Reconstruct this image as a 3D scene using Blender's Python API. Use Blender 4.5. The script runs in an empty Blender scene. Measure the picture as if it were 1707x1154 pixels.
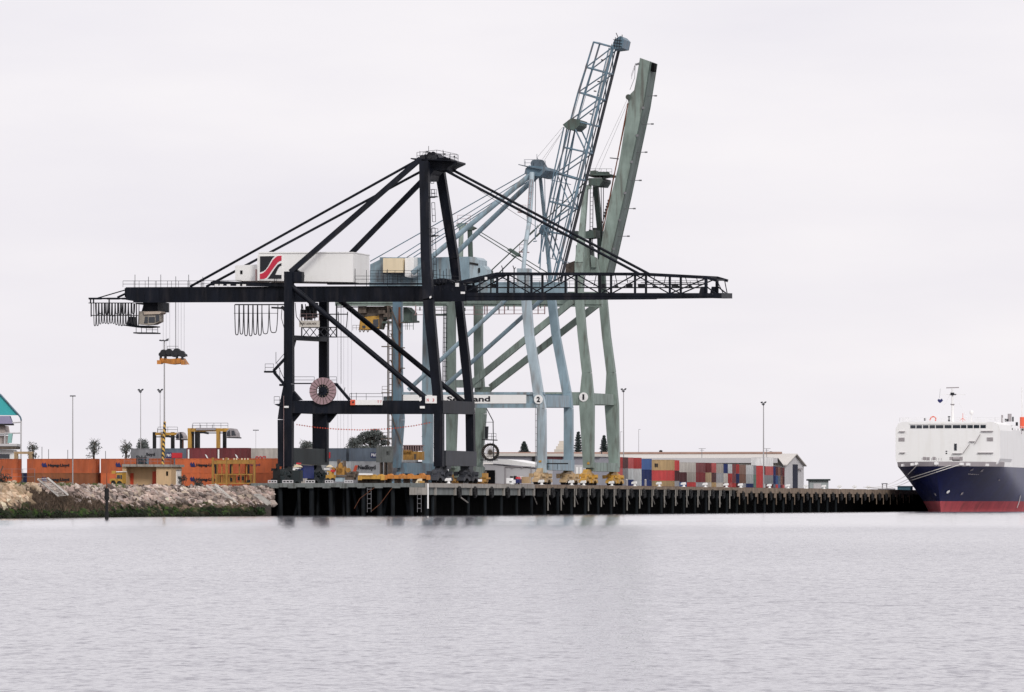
import bpy, bmesh, math, random
from mathutils import Vector, Matrix
random.seed(7)
S = bpy.context.scene
COL = S.collection
# ---------------------------------------------------------------- camera model and site frame
# survey numbers: a 200 mm lens, eye 2.08 m above the water, horizon low in the frame
F, CX, HY, EYE = 9483.0, 853.5, 839.2, 2.08
DECK = 5.4      # wharf deck above water
YARD = 4.9      # container yard ground
A = Vector((-14.15, 948.0, 0))                   # waterside corner of the wharf
R = Vector((.2247, .9744, 0))                    # along the quay, away
P = Vector((.9744, -.2247, 0))                   # across the quay, towards the water
Z = Vector((0, 0, 1))
RZ = math.atan2(P.y, P.x)
def loc(u, v, z=0): return A + P*u + R*v + Z*z
def onV(px, py, v):
    a = (px-CX)/F
    Y = (v + A.x*R.x + A.y*R.y)/(a*R.x + R.y)
    return Vector((a*Y, Y, EYE + (HY-py)*Y/F))
def onU(px, py, u):
    a = (px-CX)/F
    Y = (u + A.x*P.x + A.y*P.y)/(a*P.x + P.y)
    return Vector((a*Y, Y, EYE + (HY-py)*Y/F))
def onY(px, py, Y): return Vector(((px-CX)/F*Y, Y, EYE + (HY-py)*Y/F))
def m_per_px(v): return onV(853, 700, v).y/F
# ---------------------------------------------------------------- materials
def mat(name, col, rough=.6, metal=0., var=.12, scale=.6, dirt=None, dirt_amt=.0, streak=True, bump=0., spec=.4, coat=0):
    m = bpy.data.materials.new(name); m.use_nodes = True
    nt = m.node_tree; N = nt.nodes; L = nt.links
    b = N['Principled BSDF']
    b.inputs['Roughness'].default_value = rough; b.inputs['Metallic'].default_value = metal
    b.inputs['Specular IOR Level'].default_value = spec
    if coat: b.inputs['Coat Weight'].default_value = coat; b.inputs['Coat Roughness'].default_value = .15
    tc = N.new('ShaderNodeTexCoord')
    mp = N.new('ShaderNodeMapping'); mp.inputs['Scale'].default_value = (1, 1, .35 if streak else 1)
    L.new(tc.outputs['Object'], mp.inputs['Vector'])
    n = N.new('ShaderNodeTexNoise'); n.inputs['Scale'].default_value = scale; n.inputs['Detail'].default_value = 8
    n.inputs['Roughness'].default_value = .65
    L.new(mp.outputs['Vector'], n.inputs['Vector'])
    cr = N.new('ShaderNodeValToRGB')
    cr.color_ramp.elements[0].position = .3; cr.color_ramp.elements[1].position = .7
    lo = [max(0, c*(1-var*1.6)) for c in col]; hi = [min(1, c*(1+var)) for c in col]
    cr.color_ramp.elements[0].color = (*lo, 1); cr.color_ramp.elements[1].color = (*hi, 1)
    L.new(n.outputs['Fac'], cr.inputs['Fac'])
    out = cr.outputs['Color']
    if dirt:
        n2 = N.new('ShaderNodeTexNoise'); n2.inputs['Scale'].default_value = scale*2.3; n2.inputs['Detail'].default_value = 10
        mp2 = N.new('ShaderNodeMapping'); mp2.inputs['Scale'].default_value = (1.3, 1.3, .18 if streak else 1)
        mp2.inputs['Location'].default_value = (3.1, 7.7, 1.3)
        L.new(tc.outputs['Object'], mp2.inputs['Vector']); L.new(mp2.outputs['Vector'], n2.inputs['Vector'])
        r2 = N.new('ShaderNodeValToRGB'); r2.color_ramp.elements[0].position = .52; r2.color_ramp.elements[1].position = .68
        r2.color_ramp.elements[1].color = (dirt_amt,)*3 + (1,)
        L.new(n2.outputs['Fac'], r2.inputs['Fac'])
        mx = N.new('ShaderNodeMix'); mx.data_type = 'RGBA'
        L.new(r2.outputs['Color'], mx.inputs[0]); L.new(out, mx.inputs[6]); mx.inputs[7].default_value = (*dirt, 1)
        out = mx.outputs[2]
    L.new(out, b.inputs['Base Color'])
    if bump:
        bp = N.new('ShaderNodeBump'); bp.inputs['Strength'].default_value = bump
        n3 = N.new('ShaderNodeTexNoise'); n3.inputs['Scale'].default_value = scale*8; n3.inputs['Detail'].default_value = 6
        L.new(tc.outputs['Object'], n3.inputs['Vector']); L.new(n3.outputs['Fac'], bp.inputs['Height']); L.new(bp.outputs['Normal'], b.inputs['Normal'])
    return m
RUST = (.16, .06, .03)
M = dict(
 thinrail=mat('thin_blue_rail', (.1, .13, .16), .6, var=.2),
 gang=mat('bleached_steel', (.6, .57, .53), .8, var=.1),
 black=mat('black_crane_paint', (.0075, .0095, .016), .5, var=.4, scale=.35, dirt=(.028, .026, .03), dirt_amt=.5, spec=.14),
 blackside=mat('worn_black_paint', (.035, .04, .05), .55, var=.3, scale=.4, dirt=(.07, .05, .045), dirt_amt=.5),
 steelgrey=mat('dark_grey_paint', (.034, .037, .047), .6, var=.25, scale=.5, dirt=(.03, .03, .03), dirt_amt=.6),
 greengrey=mat('green_grey_paint', (.017, .026, .029), .6, var=.3, scale=.5, dirt=(.02, .02, .02), dirt_amt=.6),
 blue=mat('pale_blue_paint', (.25, .345, .4), .5, var=.22, scale=.35, dirt=(.17, .14, .12), dirt_amt=.6),
 bluedk=mat('blue_grey_paint', (.13, .21, .27), .5, var=.2, scale=.4, dirt=(.12, .07, .05), dirt_amt=.6),
 bluewt=mat('faded_white_blue_paint', (.40, .49, .54), .5, var=.16, scale=.4, dirt=(.22, .2, .19), dirt_amt=.6),
 green=mat('sage_green_paint', (.235, .295, .262), .6, var=.24, scale=.4, dirt=(.11, .11, .095), dirt_amt=.8),
 greenun=mat('shaded_grimy_green_paint', (.12, .155, .14), .6, var=.3, scale=.3, dirt=(.04, .05, .045), dirt_amt=.8),  # green darkened to carry the boom underside's shade, with some grease
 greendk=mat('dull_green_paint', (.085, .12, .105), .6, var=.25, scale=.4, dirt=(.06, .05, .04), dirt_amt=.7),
 yellow=mat('machine_yellow', (.55, .31, .06), .5, var=.15, scale=.8, dirt=(.25, .12, .04), dirt_amt=.5),
 tan=mat('tan_machine_paint', (.48, .34, .19), .55, var=.2, scale=.9, dirt=(.25, .16, .09), dirt_amt=.6),
 ochre=mat('ochre_paint', (.42, .22, .05), .6, var=.2, scale=.9, dirt=(.15, .08, .03), dirt_amt=.6),
 orangesteel=mat('spreader_orange', (.55, .22, .045), .5, var=.2, scale=1.2, dirt=(.2, .08, .03), dirt_amt=.6),
 white=mat('white_paint', (.88, .875, .86), .5, var=.012, scale=.4, dirt=(.7, .68, .64), dirt_amt=.2),
 cream=mat('cream_paint', (.78, .66, .46), .5, var=.03, scale=.5, dirt=(.6, .5, .36), dirt_amt=.3),
 rail=mat('galvanised_rail', (.22, .22, .23), .5, .3, var=.2),
 raildk=mat('dark_rail_paint', (.02, .022, .028), .6, var=.2),
 railpink=mat('primer_red_rail', (.3, .2, .2), .6, var=.2),
 rope=mat('wire_rope', (.12, .12, .13), .6, .2, var=.1),
 ropewt=mat('mooring_rope', (.62, .6, .56), .8, var=.1),
 cable=mat('rubber_cable', (.025, .025, .03), .5, var=.1),
 dark=mat('near_black', (.006, .006, .007), .95, var=.2, spec=.1),  # flat near-black standing in for the dark depth of openings; also colours a notice
 glass=mat('window_glass', (.012, .018, .028), .08, var=.1, spec=.8),
 red=mat('signal_red', (.6, .035, .05), .5, var=.06),
 redband=mat('emblem_red', (.55, .025, .06), .5, var=.03),
 ink=mat('lettering_black', (.012, .012, .018), .5, var=.05),
 inkblue=mat('lettering_blue', (.02, .025, .12), .5, var=.05),
 inkred=mat('lettering_red', (.55, .03, .04), .5, var=.05),
 pinkreel=mat('reel_pink_hose', (.36, .24, .26), .6, var=.12, scale=2),
 rust=mat('rusty_steel', RUST, .8, var=.3, scale=1.5),
 junk=mat('weathered_brown_steel', (.14, .11, .09), .8, var=.35, scale=2),
 concrete=mat('pale_concrete', (.34, .32, .29), .9, var=.15, scale=.6, dirt=(.14, .12, .1), dirt_amt=.8, bump=.2),
 concretegr=mat('grey_green_concrete', (.17, .185, .18), .9, var=.2, scale=.7, dirt=(.07, .07, .06), dirt_amt=.8, bump=.2),
 concretebr=mat('brown_stained_concrete', (.22, .165, .12), .9, var=.25, scale=.5, dirt=(.1, .07, .05), dirt_amt=.8, bump=.2),
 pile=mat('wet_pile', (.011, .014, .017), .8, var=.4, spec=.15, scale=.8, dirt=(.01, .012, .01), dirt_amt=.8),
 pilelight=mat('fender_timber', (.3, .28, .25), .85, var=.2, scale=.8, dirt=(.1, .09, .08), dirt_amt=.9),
 mud=mat('shade_black_mud', (.008, .008, .008), 1, var=.4, spec=.05),
 tyre=mat('black_tyre', (.012, .012, .013), .8, var=.2),
 asphalt=mat('yard_asphalt', (.09, .085, .08), .95, var=.2, scale=.1, streak=False),
 soil=mat('bank_soil', (.035, .028, .022), 1, var=.3, scale=.8, streak=False),
 teal=mat('teal_roof', (.05, .42, .44), .5, var=.05),
 lilac=mat('lilac_awning', (.3, .28, .42), .7, var=.06),
 sand=mat('sand_render', (.62, .43, .25), .85, var=.06, scale=.8, dirt=(.45, .32, .2), dirt_amt=.5),
 sandlt=mat('pale_sand_render', (.72, .57, .4), .85, var=.05, scale=.8),
 reddoor=mat('red_door', (.6, .08, .035), .6, var=.1),
 walls=mat('pale_corrugated_wall', (.55, .54, .55), .7, var=.05, scale=.2),
 roofc=mat('cream_metal_roof', (.6, .57, .53), .6, var=.04, scale=.1),
 ridge=mat('red_brown_ridge', (.3, .19, .15), .7, var=.1),
 navy=mat('hull_navy', (.004, .008, .062), .36, var=.3, scale=.12, spec=.35, dirt=(.01, .018, .085), dirt_amt=.5),
 boot=mat('boot_topping_red', (.46, .075, .09), .6, var=.15, scale=.2, dirt=(.2, .05, .05), dirt_amt=.6),
 shipw=mat('ship_white', (.88, .875, .865), .5, var=.012, scale=.25, dirt=(.7, .67, .62), dirt_amt=.22),
 bulw=mat('bulwark_grey', (.36, .33, .34), .6, var=.05, scale=.3),
 pinkfl=mat('float_orange', (.75, .12, .06), .5, var=.06),
 trunk=mat('bark', (.09, .07, .055), .95, var=.3, scale=3),
 leafdk=mat('pine_green', (.04, .056, .055), .9, var=.35, scale=.5, streak=False),
 leafbl=mat('hazed_grey_green_leaf', (.12, .135, .13), .9, var=.35, scale=.5, streak=False),  # grey-green leaf, paled so the colour itself carries the distance haze
 poleg=mat('lamp_pole_grey', (.4, .39, .4), .5, .2, var=.08),
 bigpole=mat('weathered_pole_grey', (.24, .22, .23), .6, var=.15),
)
def stripes(name, c1, c2, sc):
    m = bpy.data.materials.new(name); m.use_nodes = True
    N = m.node_tree.nodes; L = m.node_tree.links; b = N['Principled BSDF']; b.inputs['Roughness'].default_value = .6
    tc = N.new('ShaderNodeTexCoord'); w = N.new('ShaderNodeTexWave'); w.bands_direction = 'DIAGONAL'
    w.inputs['Scale'].default_value = sc; w.inputs['Distortion'].default_value = 0
    cr = N.new('ShaderNodeValToRGB'); cr.color_ramp.interpolation = 'CONSTANT'
    cr.color_ramp.elements[0].color = (*c1, 1); cr.color_ramp.elements[1].position = .5; cr.color_ramp.elements[1].color = (*c2, 1)
    L.new(tc.outputs['Object'], w.inputs['Vector']); L.new(w.outputs['Fac'], cr.inputs['Fac']); L.new(cr.outputs['Color'], b.inputs['Base Color'])
    return m
M['hazard'] = stripes('hazard_stripes', (.02, .02, .02), (.7, .42, .08), .75)
# ---------------------------------------------------------------- mesh builder
class MB:
    def __init__(s): s.v = []; s.f = []; s.sm = []
    def add(s, vs, fs, smooth=False):
        o = len(s.v); s.v += [Vector(x) for x in vs]
        s.f += [[i+o for i in f] for f in fs]; s.sm += [smooth]*len(fs); return s
    def hexa(s, q):   # 8 corners: bottom ring 0-3, top ring 4-7
        return s.add(q, [(3, 2, 1, 0), (4, 5, 6, 7), (0, 1, 5, 4), (1, 2, 6, 5), (2, 3, 7, 6), (3, 0, 4, 7)])
    def box(s, c, ax, ay, az, hx, hy, hz):
        ax, ay, az = Vector(ax)*hx, Vector(ay)*hy, Vector(az)*hz
        c = Vector(c)
        return s.hexa([c-ax-ay-az, c+ax-ay-az, c+ax+ay-az, c-ax+ay-az, c-ax-ay+az, c+ax-ay+az, c+ax+ay+az, c-ax+ay+az])
    def abox(s, x0, x1, y0, y1, z0, z1):
        return s.hexa([(x0, y0, z0), (x1, y0, z0), (x1, y1, z0), (x0, y1, z0), (x0, y0, z1), (x1, y0, z1), (x1, y1, z1), (x0, y1, z1)])
    def sbox(s, u0, u1, v0, v1, z0, z1):     # box in site frame
        return s.hexa([loc(u0, v0, z0), loc(u1, v0, z0), loc(u1, v1, z0), loc(u0, v1, z0), loc(u0, v0, z1), loc(u1, v0, z1), loc(u1, v1, z1), loc(u0, v1, z1)])
    def beam(s, a, b, w0, w1=None, d=1., d1=None, dep=None):   # a,b world; w in metres in plane, d along dep (centred)
        w1 = w0 if w1 is None else w1; d1 = d if d1 is None else d1
        dep = Vector(R if dep is None else dep).normalized()
        a, b = Vector(a), Vector(b); t = (b-a)
        if t.length < 1e-6: return s
        t.normalize()
        sd = t.cross(dep)
        if sd.length < 1e-3: sd = t.cross(Z if abs(t.z) < .9 else P)
        sd.normalize(); dp = sd.cross(t).normalized()
        q = []
        for c, w, dd in ((a, w0, d), (b, w1, d1)):
            q += [c-sd*w/2-dp*dd/2, c+sd*w/2-dp*dd/2, c+sd*w/2+dp*dd/2, c-sd*w/2+dp*dd/2]
        return s.hexa(q)
    def tube(s, a, b, r, r2=None, n=8, cap=True):
        r2 = r if r2 is None else r2
        a, b = Vector(a), Vector(b); t = (b-a)
        if t.length < 1e-6: return s
        t.normalize()
        x = t.cross(Z if abs(t.z) < .9 else P).normalized(); y = t.cross(x).normalized()
        vs = []
        for c, rr in ((a, r), (b, r2)):
            for i in range(n):
                an = 2*math.pi*i/n; vs.append(c + x*math.cos(an)*rr + y*math.sin(an)*rr)
        fs = [(i, (i+1) % n, n+(i+1) % n, n+i) for i in range(n)]
        s.add(vs, fs, n > 5)
        if cap: s.add(vs, [tuple(range(n))[::-1], tuple(range(n, 2*n))])
        return s
    def path(s, pts, r, n=5):
        for a, b in zip(pts[:-1], pts[1:]): s.tube(a, b, r, n=n, cap=False)
        return s
    def prism(s, pts, ext):      # planar polygon extruded by vector
        pts = [Vector(p) for p in pts]; n = len(pts); e = Vector(ext)
        vs = pts + [p+e for p in pts]
        return s.add(vs, [tuple(range(n)), tuple(range(2*n-1, n-1, -1))] + [((i+1) % n, i, n+i, n+(i+1) % n) for i in range(n)])
    def pv(s, px, V0, dV):       # polygon given on the plane V0 (depth dV along the quay)
        return s.prism([onV(x, y, V0) for x, y in px], R*dV)
    def ico(s, c, r, squash=(1, 1, 1), jit=.25, rnd=random):
        t = (1+5**.5)/2
        vs = [(-1, t, 0), (1, t, 0), (-1, -t, 0), (1, -t, 0), (0, -1, t), (0, 1, t), (0, -1, -t), (0, 1, -t), (t, 0, -1), (t, 0, 1), (-t, 0, -1), (-t, 0, 1)]
        fs = [(0, 11, 5), (0, 5, 1), (0, 1, 7), (0, 7, 10), (0, 10, 11), (1, 5, 9), (5, 11, 4), (11, 10, 2), (10, 7, 6), (7, 1, 8), (3, 9, 4), (3, 4, 2), (3, 2, 6), (3, 6, 8), (3, 8, 9), (4, 9, 5), (2, 4, 11), (6, 2, 10), (8, 6, 7), (9, 8, 1)]
        an = rnd.random()*6.28; ca, sa = math.cos(an), math.sin(an)
        q = []
        for v in vs:
            k = r/1.9*(1+rnd.uniform(-jit, jit))
            x, y, z = v[0]*k*squash[0], v[1]*k*squash[1], v[2]*k*squash[2]
            q.append(Vector(c)+Vector((x*ca-y*sa, x*sa+y*ca, z)))
        return s.add(q, fs)
    def rail(s, a, b, h=1.1, step=1.8, r=.035):
        a, b = Vector(a), Vector(b); n = max(1, int((b-a).length/step))
        for k in (1., .5): s.tube(a+Z*h*k, b+Z*h*k, r, n=4, cap=False)
        for i in range(n+1):
            p = a.lerp(b, i/n); s.tube(p, p+Z*h, r, n=4, cap=False)
        return s
    def build(s, name, m, parent=None, label=None, cat=None, group=None, kind=None):
        me = bpy.data.meshes.new(name)
        o0 = Vector((0, 0, 0))
        q = parent
        while q is not None: o0 = o0 + q.location; q = q.parent
        base = o0
        if parent is None and s.v:
            xs = [v.x for v in s.v]; ys = [v.y for v in s.v]; zs = [v.z for v in s.v]
            base = Vector(((min(xs)+max(xs))/2, (min(ys)+max(ys))/2, min(zs)))
        me.from_pydata([tuple(v-base) for v in s.v], [], s.f)
        me.polygons.foreach_set('use_smooth', s.sm)
        me.materials.append(m); me.update()
        o = bpy.data.objects.new(name, me); COL.objects.link(o)
        if parent is not None: o.parent = parent
        else: o.location = base
        tag(o, label, cat, group, kind)
        return o
def tag(o, label=None, cat=None, group=None, kind=None):
    if label: o['label'] = label
    if cat: o['category'] = cat
    if group: o['group'] = group
    if kind: o['kind'] = kind
    return o
def thing(name, base, label, cat, group=None, rz=0):
    o = bpy.data.objects.new(name, None); COL.objects.link(o)
    o.location = base; o.rotation_euler.z = rz; o.empty_display_size = .5
    return tag(o, label, cat, group)
def copy_tree(o, loc_=None, parent=None):
    kids = list(o.children)
    c = o.copy(); COL.objects.link(c)
    if parent is not None: c.parent = parent
    if loc_ is not None: c.location = loc_
    for k in kids: copy_tree(k, None, c)
    return c
def text(body, name, m, parent, org, width, height, nrm=None, ax=None, bold=.0, label=None, depth=.03, shear=0):
    """lettering as a mesh: org = world left baseline, ax = reading direction"""
    cu = bpy.data.curves.new(name, 'FONT'); cu.body = body; cu.size = 1; cu.offset = bold; cu.extrude = .02; cu.shear = shear
    cu.resolution_u = 3
    ob = bpy.data.objects.new(name, cu); COL.objects.link(ob)
    bpy.context.view_layer.update()
    dg = bpy.context.evaluated_depsgraph_get()
    me = bpy.data.meshes.new_from_object(ob.evaluated_get(dg))
    bpy.data.objects.remove(ob); bpy.data.curves.remove(cu)
    xs = [v.co.x for v in me.vertices]; ys = [v.co.y for v in me.vertices]; zs = [v.co.z for v in me.vertices]
    ax = Vector(P if ax is None else ax).normalized(); n = ax.cross(Z).normalized()
    mb = MB()
    vs = []
    for v in me.vertices:
        x = (v.co.x-min(xs))/(max(xs)-min(xs))*width
        y = (v.co.y-min(ys))/(max(ys)-min(ys))*height
        z = (v.co.z-min(zs))/(max(zs)-min(zs)+1e-9)*depth
        vs.append(Vector(org)+ax*x+Z*y+n*z)
    mb.add(vs, [tuple(p.vertices) for p in me.polygons])
    bpy.data.meshes.remove(me)
    return mb.build(name, m, parent, label)
# ================================================================ world, sun, camera
W = bpy.data.worlds.new('World'); S.world = W; W.use_nodes = True
N = W.node_tree.nodes; L = W.node_tree.links
bg = N['Background']
sky = N.new('ShaderNodeTexSky'); sky.sky_type = 'NISHITA'; sky.sun_disc = False
SUN_EL, SUN_AZ = math.radians(34), math.radians(156)      # azimuth measured from +Y clockwise: behind the camera's right
sky.sun_elevation = SUN_EL; sky.sun_rotation = SUN_AZ
mul = N.new('ShaderNodeMix'); mul.data_type = 'RGBA'; mul.blend_type = 'MULTIPLY'; mul.inputs[0].default_value = 1
L.new(sky.outputs['Color'], mul.inputs[6]); mul.inputs[7].default_value = (.1, .1, .1, 1)
tc = N.new('ShaderNodeTexCoord'); mp = N.new('ShaderNodeMapping'); mp.inputs['Location'].default_value = (.7, .2, .35); mp.inputs['Scale'].default_value = (8, 8, 34)
L.new(tc.outputs['Generated'], mp.inputs['Vector'])
nz = N.new('ShaderNodeTexNoise'); nz.inputs['Scale'].default_value = 1.; nz.inputs['Detail'].default_value = 5; nz.inputs['Roughness'].default_value = .5
L.new(mp.outputs['Vector'], nz.inputs['Vector'])
cr = N.new('ShaderNodeValToRGB')
cr.color_ramp.elements[0].position = .28; cr.color_ramp.elements[0].color = (.775, .748, .808, 1)
cr.color_ramp.elements[1].position = .66; cr.color_ramp.elements[1].color = (.89, .856, .882, 1)
spz = N.new('ShaderNodeSeparateXYZ'); L.new(tc.outputs['Generated'], spz.inputs[0])
el = N.new('ShaderNodeMapRange'); el.inputs[1].default_value = 0; el.inputs[2].default_value = .09; el.inputs[3].default_value = -.10; el.inputs[4].default_value = .06
L.new(spz.outputs['Z'], el.inputs[0])
adn = N.new('ShaderNodeMath'); L.new(nz.outputs['Fac'], adn.inputs[0]); L.new(el.outputs[0], adn.inputs[1])
L.new(adn.outputs[0], cr.inputs['Fac'])
mx = N.new('ShaderNodeMix'); mx.data_type = 'RGBA'; mx.inputs[0].default_value = .96
L.new(mul.outputs[2], mx.inputs[6]); L.new(cr.outputs['Color'], mx.inputs[7])
L.new(mx.outputs[2], bg.inputs['Color']); bg.inputs['Strength'].default_value = 1.0
sl = bpy.data.lights.new('sun', 'SUN'); sl.energy = 1.5; sl.angle = math.radians(14); sl.color = (1, .97, .92)
so = bpy.data.objects.new('sun', sl); COL.objects.link(so)
d = Vector((math.sin(SUN_AZ)*math.cos(SUN_EL), math.cos(SUN_AZ)*math.cos(SUN_EL), math.sin(SUN_EL)))
so.rotation_euler = (-d).to_track_quat('-Z', 'Y').to_euler()
S.view_settings.view_transform = 'Standard'; S.view_settings.look = 'None'; S.view_settings.exposure = .1; S.view_settings.gamma = 1
S.view_settings.use_curve_mapping = False
cam = bpy.data.cameras.new('camera'); co = bpy.data.objects.new('camera', cam); COL.objects.link(co)
co.location = (0, 0, EYE); co.rotation_euler = (math.radians(90), 0, 0)
cam.lens = 200; cam.sensor_width = 36; cam.sensor_fit = 'HORIZONTAL'; cam.shift_y = (HY-577)/1707
cam.clip_start = 1; cam.clip_end = 60000
S.camera = co
S.render.resolution_x = 1024; S.render.resolution_y = 692
# ================================================================ water
wm = bpy.data.materials.new('harbour_water'); wm.use_nodes = True
N = wm.node_tree.nodes; L = wm.node_tree.links; b = N['Principled BSDF']
b.inputs['Base Color'].default_value = (.235, .232, .262, 1); b.inputs['Roughness'].default_value = .03; b.inputs['IOR'].default_value = 1.34
geo = N.new('ShaderNodeNewGeometry')
def wnoise(sx, sy, det, rough=.55, ang=0.):
    mp = N.new('ShaderNodeMapping'); mp.inputs['Scale'].default_value = (sx, sy, 1); mp.inputs['Rotation'].default_value = (0, 0, ang)
    L.new(geo.outputs['Position'], mp.inputs['Vector'])
    n = N.new('ShaderNodeTexNoise'); n.inputs['Scale'].default_value = 1; n.inputs['Detail'].default_value = det; n.inputs['Roughness'].default_value = rough
    L.new(mp.outputs['Vector'], n.inputs['Vector']); return n.outputs['Fac']
def mth(op, a, c=None, **k):
    m = N.new('ShaderNodeMath'); m.operation = op
    for i, x in enumerate((a, c)):
        if x is None: continue
        if isinstance(x, (int, float)): m.inputs[i].default_value = x
        else: L.new(x, m.inputs[i])
    return m.outputs[0]
SLOPE = .46
def wcol(sx, sy, det, rough, ang, off):
    mp = N.new('ShaderNodeMapping'); mp.inputs['Scale'].default_value = (sx, sy, 1); mp.inputs['Rotation'].default_value = (0, 0, ang); mp.inputs['Location'].default_value = (off, off*.7, 0)
    L.new(geo.outputs['Position'], mp.inputs['Vector'])
    n = N.new('ShaderNodeTexNoise'); n.inputs['Scale'].default_value = 1; n.inputs['Detail'].default_value = det; n.inputs['Roughness'].default_value = rough
    L.new(mp.outputs['Vector'], n.inputs['Vector']); sp = N.new('ShaderNodeSeparateColor'); L.new(n.outputs['Color'], sp.inputs[0])
    return [mth('SUBTRACT', sp.outputs[i], .5) for i in range(3)]
# wave facets: every visible facet leans towards the open harbour, with Rayleigh spread slopes
c1 = wcol(1.5, .62, 6, .66, .10, 3.); c2 = wcol(6.5, 2.6, 4, .65, -.14, 41.)
def mixc(i): return mth('ADD', mth('MULTIPLY', c1[i], 1.0), mth('MULTIPLY', c2[i], .8))
gx, gy, gz = mixc(0), mixc(1), mixc(2)
mag0 = mth('SQRT', mth('ADD', mth('MULTIPLY', gy, gy), mth('MULTIPLY', gz, gz)))
mag = mth('ADD', mth('ADD', mth('MULTIPLY', mag0, .5), .045), mth('MULTIPLY', mth('MULTIPLY', mag0, mag0), 4.8))
sep = N.new('ShaderNodeSeparateXYZ'); L.new(geo.outputs['Position'], sep.inputs[0])
mr = N.new('ShaderNodeMapRange'); mr.inputs[1].default_value = 440; mr.inputs[2].default_value = 560; mr.inputs[3].default_value = 1; mr.inputs[4].default_value = .42
L.new(sep.outputs['Y'], mr.inputs[0])
patch = wnoise(.010, .006, 4, .6)
pr = N.new('ShaderNodeMapRange'); pr.inputs[1].default_value = .35; pr.inputs[2].default_value = .65; pr.inputs[3].default_value = .72; pr.inputs[4].default_value = 1.25
L.new(patch, pr.inputs[0])
amp = mth('MULTIPLY', mr.outputs[0], pr.outputs[0])
cx = N.new('ShaderNodeCombineXYZ'); L.new(mth('MULTIPLY', mth('MULTIPLY', gx, amp), .25), cx.inputs[0])
L.new(mth('MULTIPLY', mth('MULTIPLY', mag, amp), -SLOPE), cx.inputs[1]); cx.inputs[2].default_value = 1
nv = N.new('ShaderNodeVectorMath'); nv.operation = 'NORMALIZE'; L.new(cx.outputs[0], nv.inputs[0]); L.new(nv.outputs[0], b.inputs['Normal'])
mb = MB(); mb.add([(-9000, -300, 0), (9000, -300, 0), (9000, 24000, 0), (-9000, 24000, 0)], [(0, 1, 2, 3)])
mb.build('water', wm, kind='structure')
# ================================================================ ground, bank
crest_px = [(-700, 800, 590), (-300, 800, 705), (0, 803, 800), (60, 804, 820), (120, 806, 850), (200, 807, 885), (300, 807.5, 915), (400, 807, 945), (449, 806.8, 957)]
def crestY(px): 
    for (a, _, y0), (b_, _, y1) in zip(crest_px[:-1], crest_px[1:]):
        if px <= b_: return y0+(y1-y0)*(px-a)/(b_-a)
    return crest_px[-1][2]
def bank(px, s, dz=0):      # s 0 = toe, 1 = crest
    Yc = crestY(px); Yt = Yc - 24 + 3*math.sin(px*.03)
    Y = Yt + (Yc-Yt)*s
    z = -.3 + (5.1)*(s**.85) + dz
    return Vector(((px-CX)/F*Y, Y, z))
mb = MB(); cols = list(range(-700, 458, 12)); rows = [0, .15, .3, .45, .6, .75, .9, 1.0]
vs = [bank(c, s, random.uniform(-.15, .15)) for c in cols for s in rows]; k = len(rows)
mb.add(vs, [(i*k+j, (i+1)*k+j, (i+1)*k+j+1, i*k+j+1) for i in range(len(cols)-1) for j in range(k-1)])
mb.build('embankment', M['soil'], kind='structure')
cr_pts = [bank(c, 1.0) for c in (-700, -300, 0, 60, 120, 200, 300, 400, 449)]
poly = [Vector((p.x, p.y, YARD)) for p in cr_pts] + [loc(-28, .5, YARD), loc(-28, 1500, YARD), Vector((900, 6000, YARD)), Vector((-3000, 6000, YARD)), Vector((-3000, 500, YARD))]
mb = MB(); mb.add(poly, [tuple(range(len(poly)))]); mb.build('yard_ground', M['asphalt'], kind='structure')
# rock revetment: thousands of stones, one stuff object with its own stone colours
rm = bpy.data.materials.new('armour_stone'); rm.use_nodes = True
N = rm.node_tree.nodes; L = rm.node_tree.links; b = N['Principled BSDF']; b.inputs['Roughness'].default_value = .95; b.inputs['Specular IOR Level'].default_value = .2
at = N.new('ShaderNodeAttribute'); at.attribute_name = 'stone'
n = N.new('ShaderNodeTexNoise'); n.inputs['Scale'].default_value = 2.5; n.inputs['Detail'].default_value = 6
tcx = N.new('ShaderNodeTexCoord'); L.new(tcx.outputs['Object'], n.inputs['Vector'])
mxx = N.new('ShaderNodeMix'); mxx.data_type = 'RGBA'; mxx.blend_type = 'MULTIPLY'; mxx.inputs[0].default_value = .7
crr = N.new('ShaderNodeValToRGB'); crr.color_ramp.elements[0].position = .3; crr.color_ramp.elements[0].color = (.55, .5, .46, 1); crr.color_ramp.elements[1].position = .65
L.new(n.outputs['Fac'], crr.inputs['Fac']); L.new(at.outputs['Color'], mxx.inputs[6]); L.new(crr.outputs['Color'], mxx.inputs[7]); L.new(mxx.outputs[2], b.inputs['Base Color'])
def stones(name, spots, label):
    mb = MB(); colr = []
    for (p, r, c) in spots:
        n0 = len(mb.f); mb.ico(p, r, (random.uniform(.8, 1.3), random.uniform(.7, 1.1), random.uniform(.55, .95)), .28); colr += [c]*(len(mb.f)-n0)
    o = mb.build(name, rm, None, label, 'rocks', None, 'stuff')
    a = o.data.color_attributes.new('stone', 'BYTE_COLOR', 'CORNER')
    buf = []
    for pidx, pl in enumerate(o.data.polygons):
        for _ in pl.loop_indices: buf += [*colr[pidx], 1]
    a.data.foreach_set('color', buf)
    return o
def scrub_zone(px, s):      # the brown brush that covers part of the bank
    return 45 < px < 185 and s < .80-.0035*(px-45) and s > .16
spots = []
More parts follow.
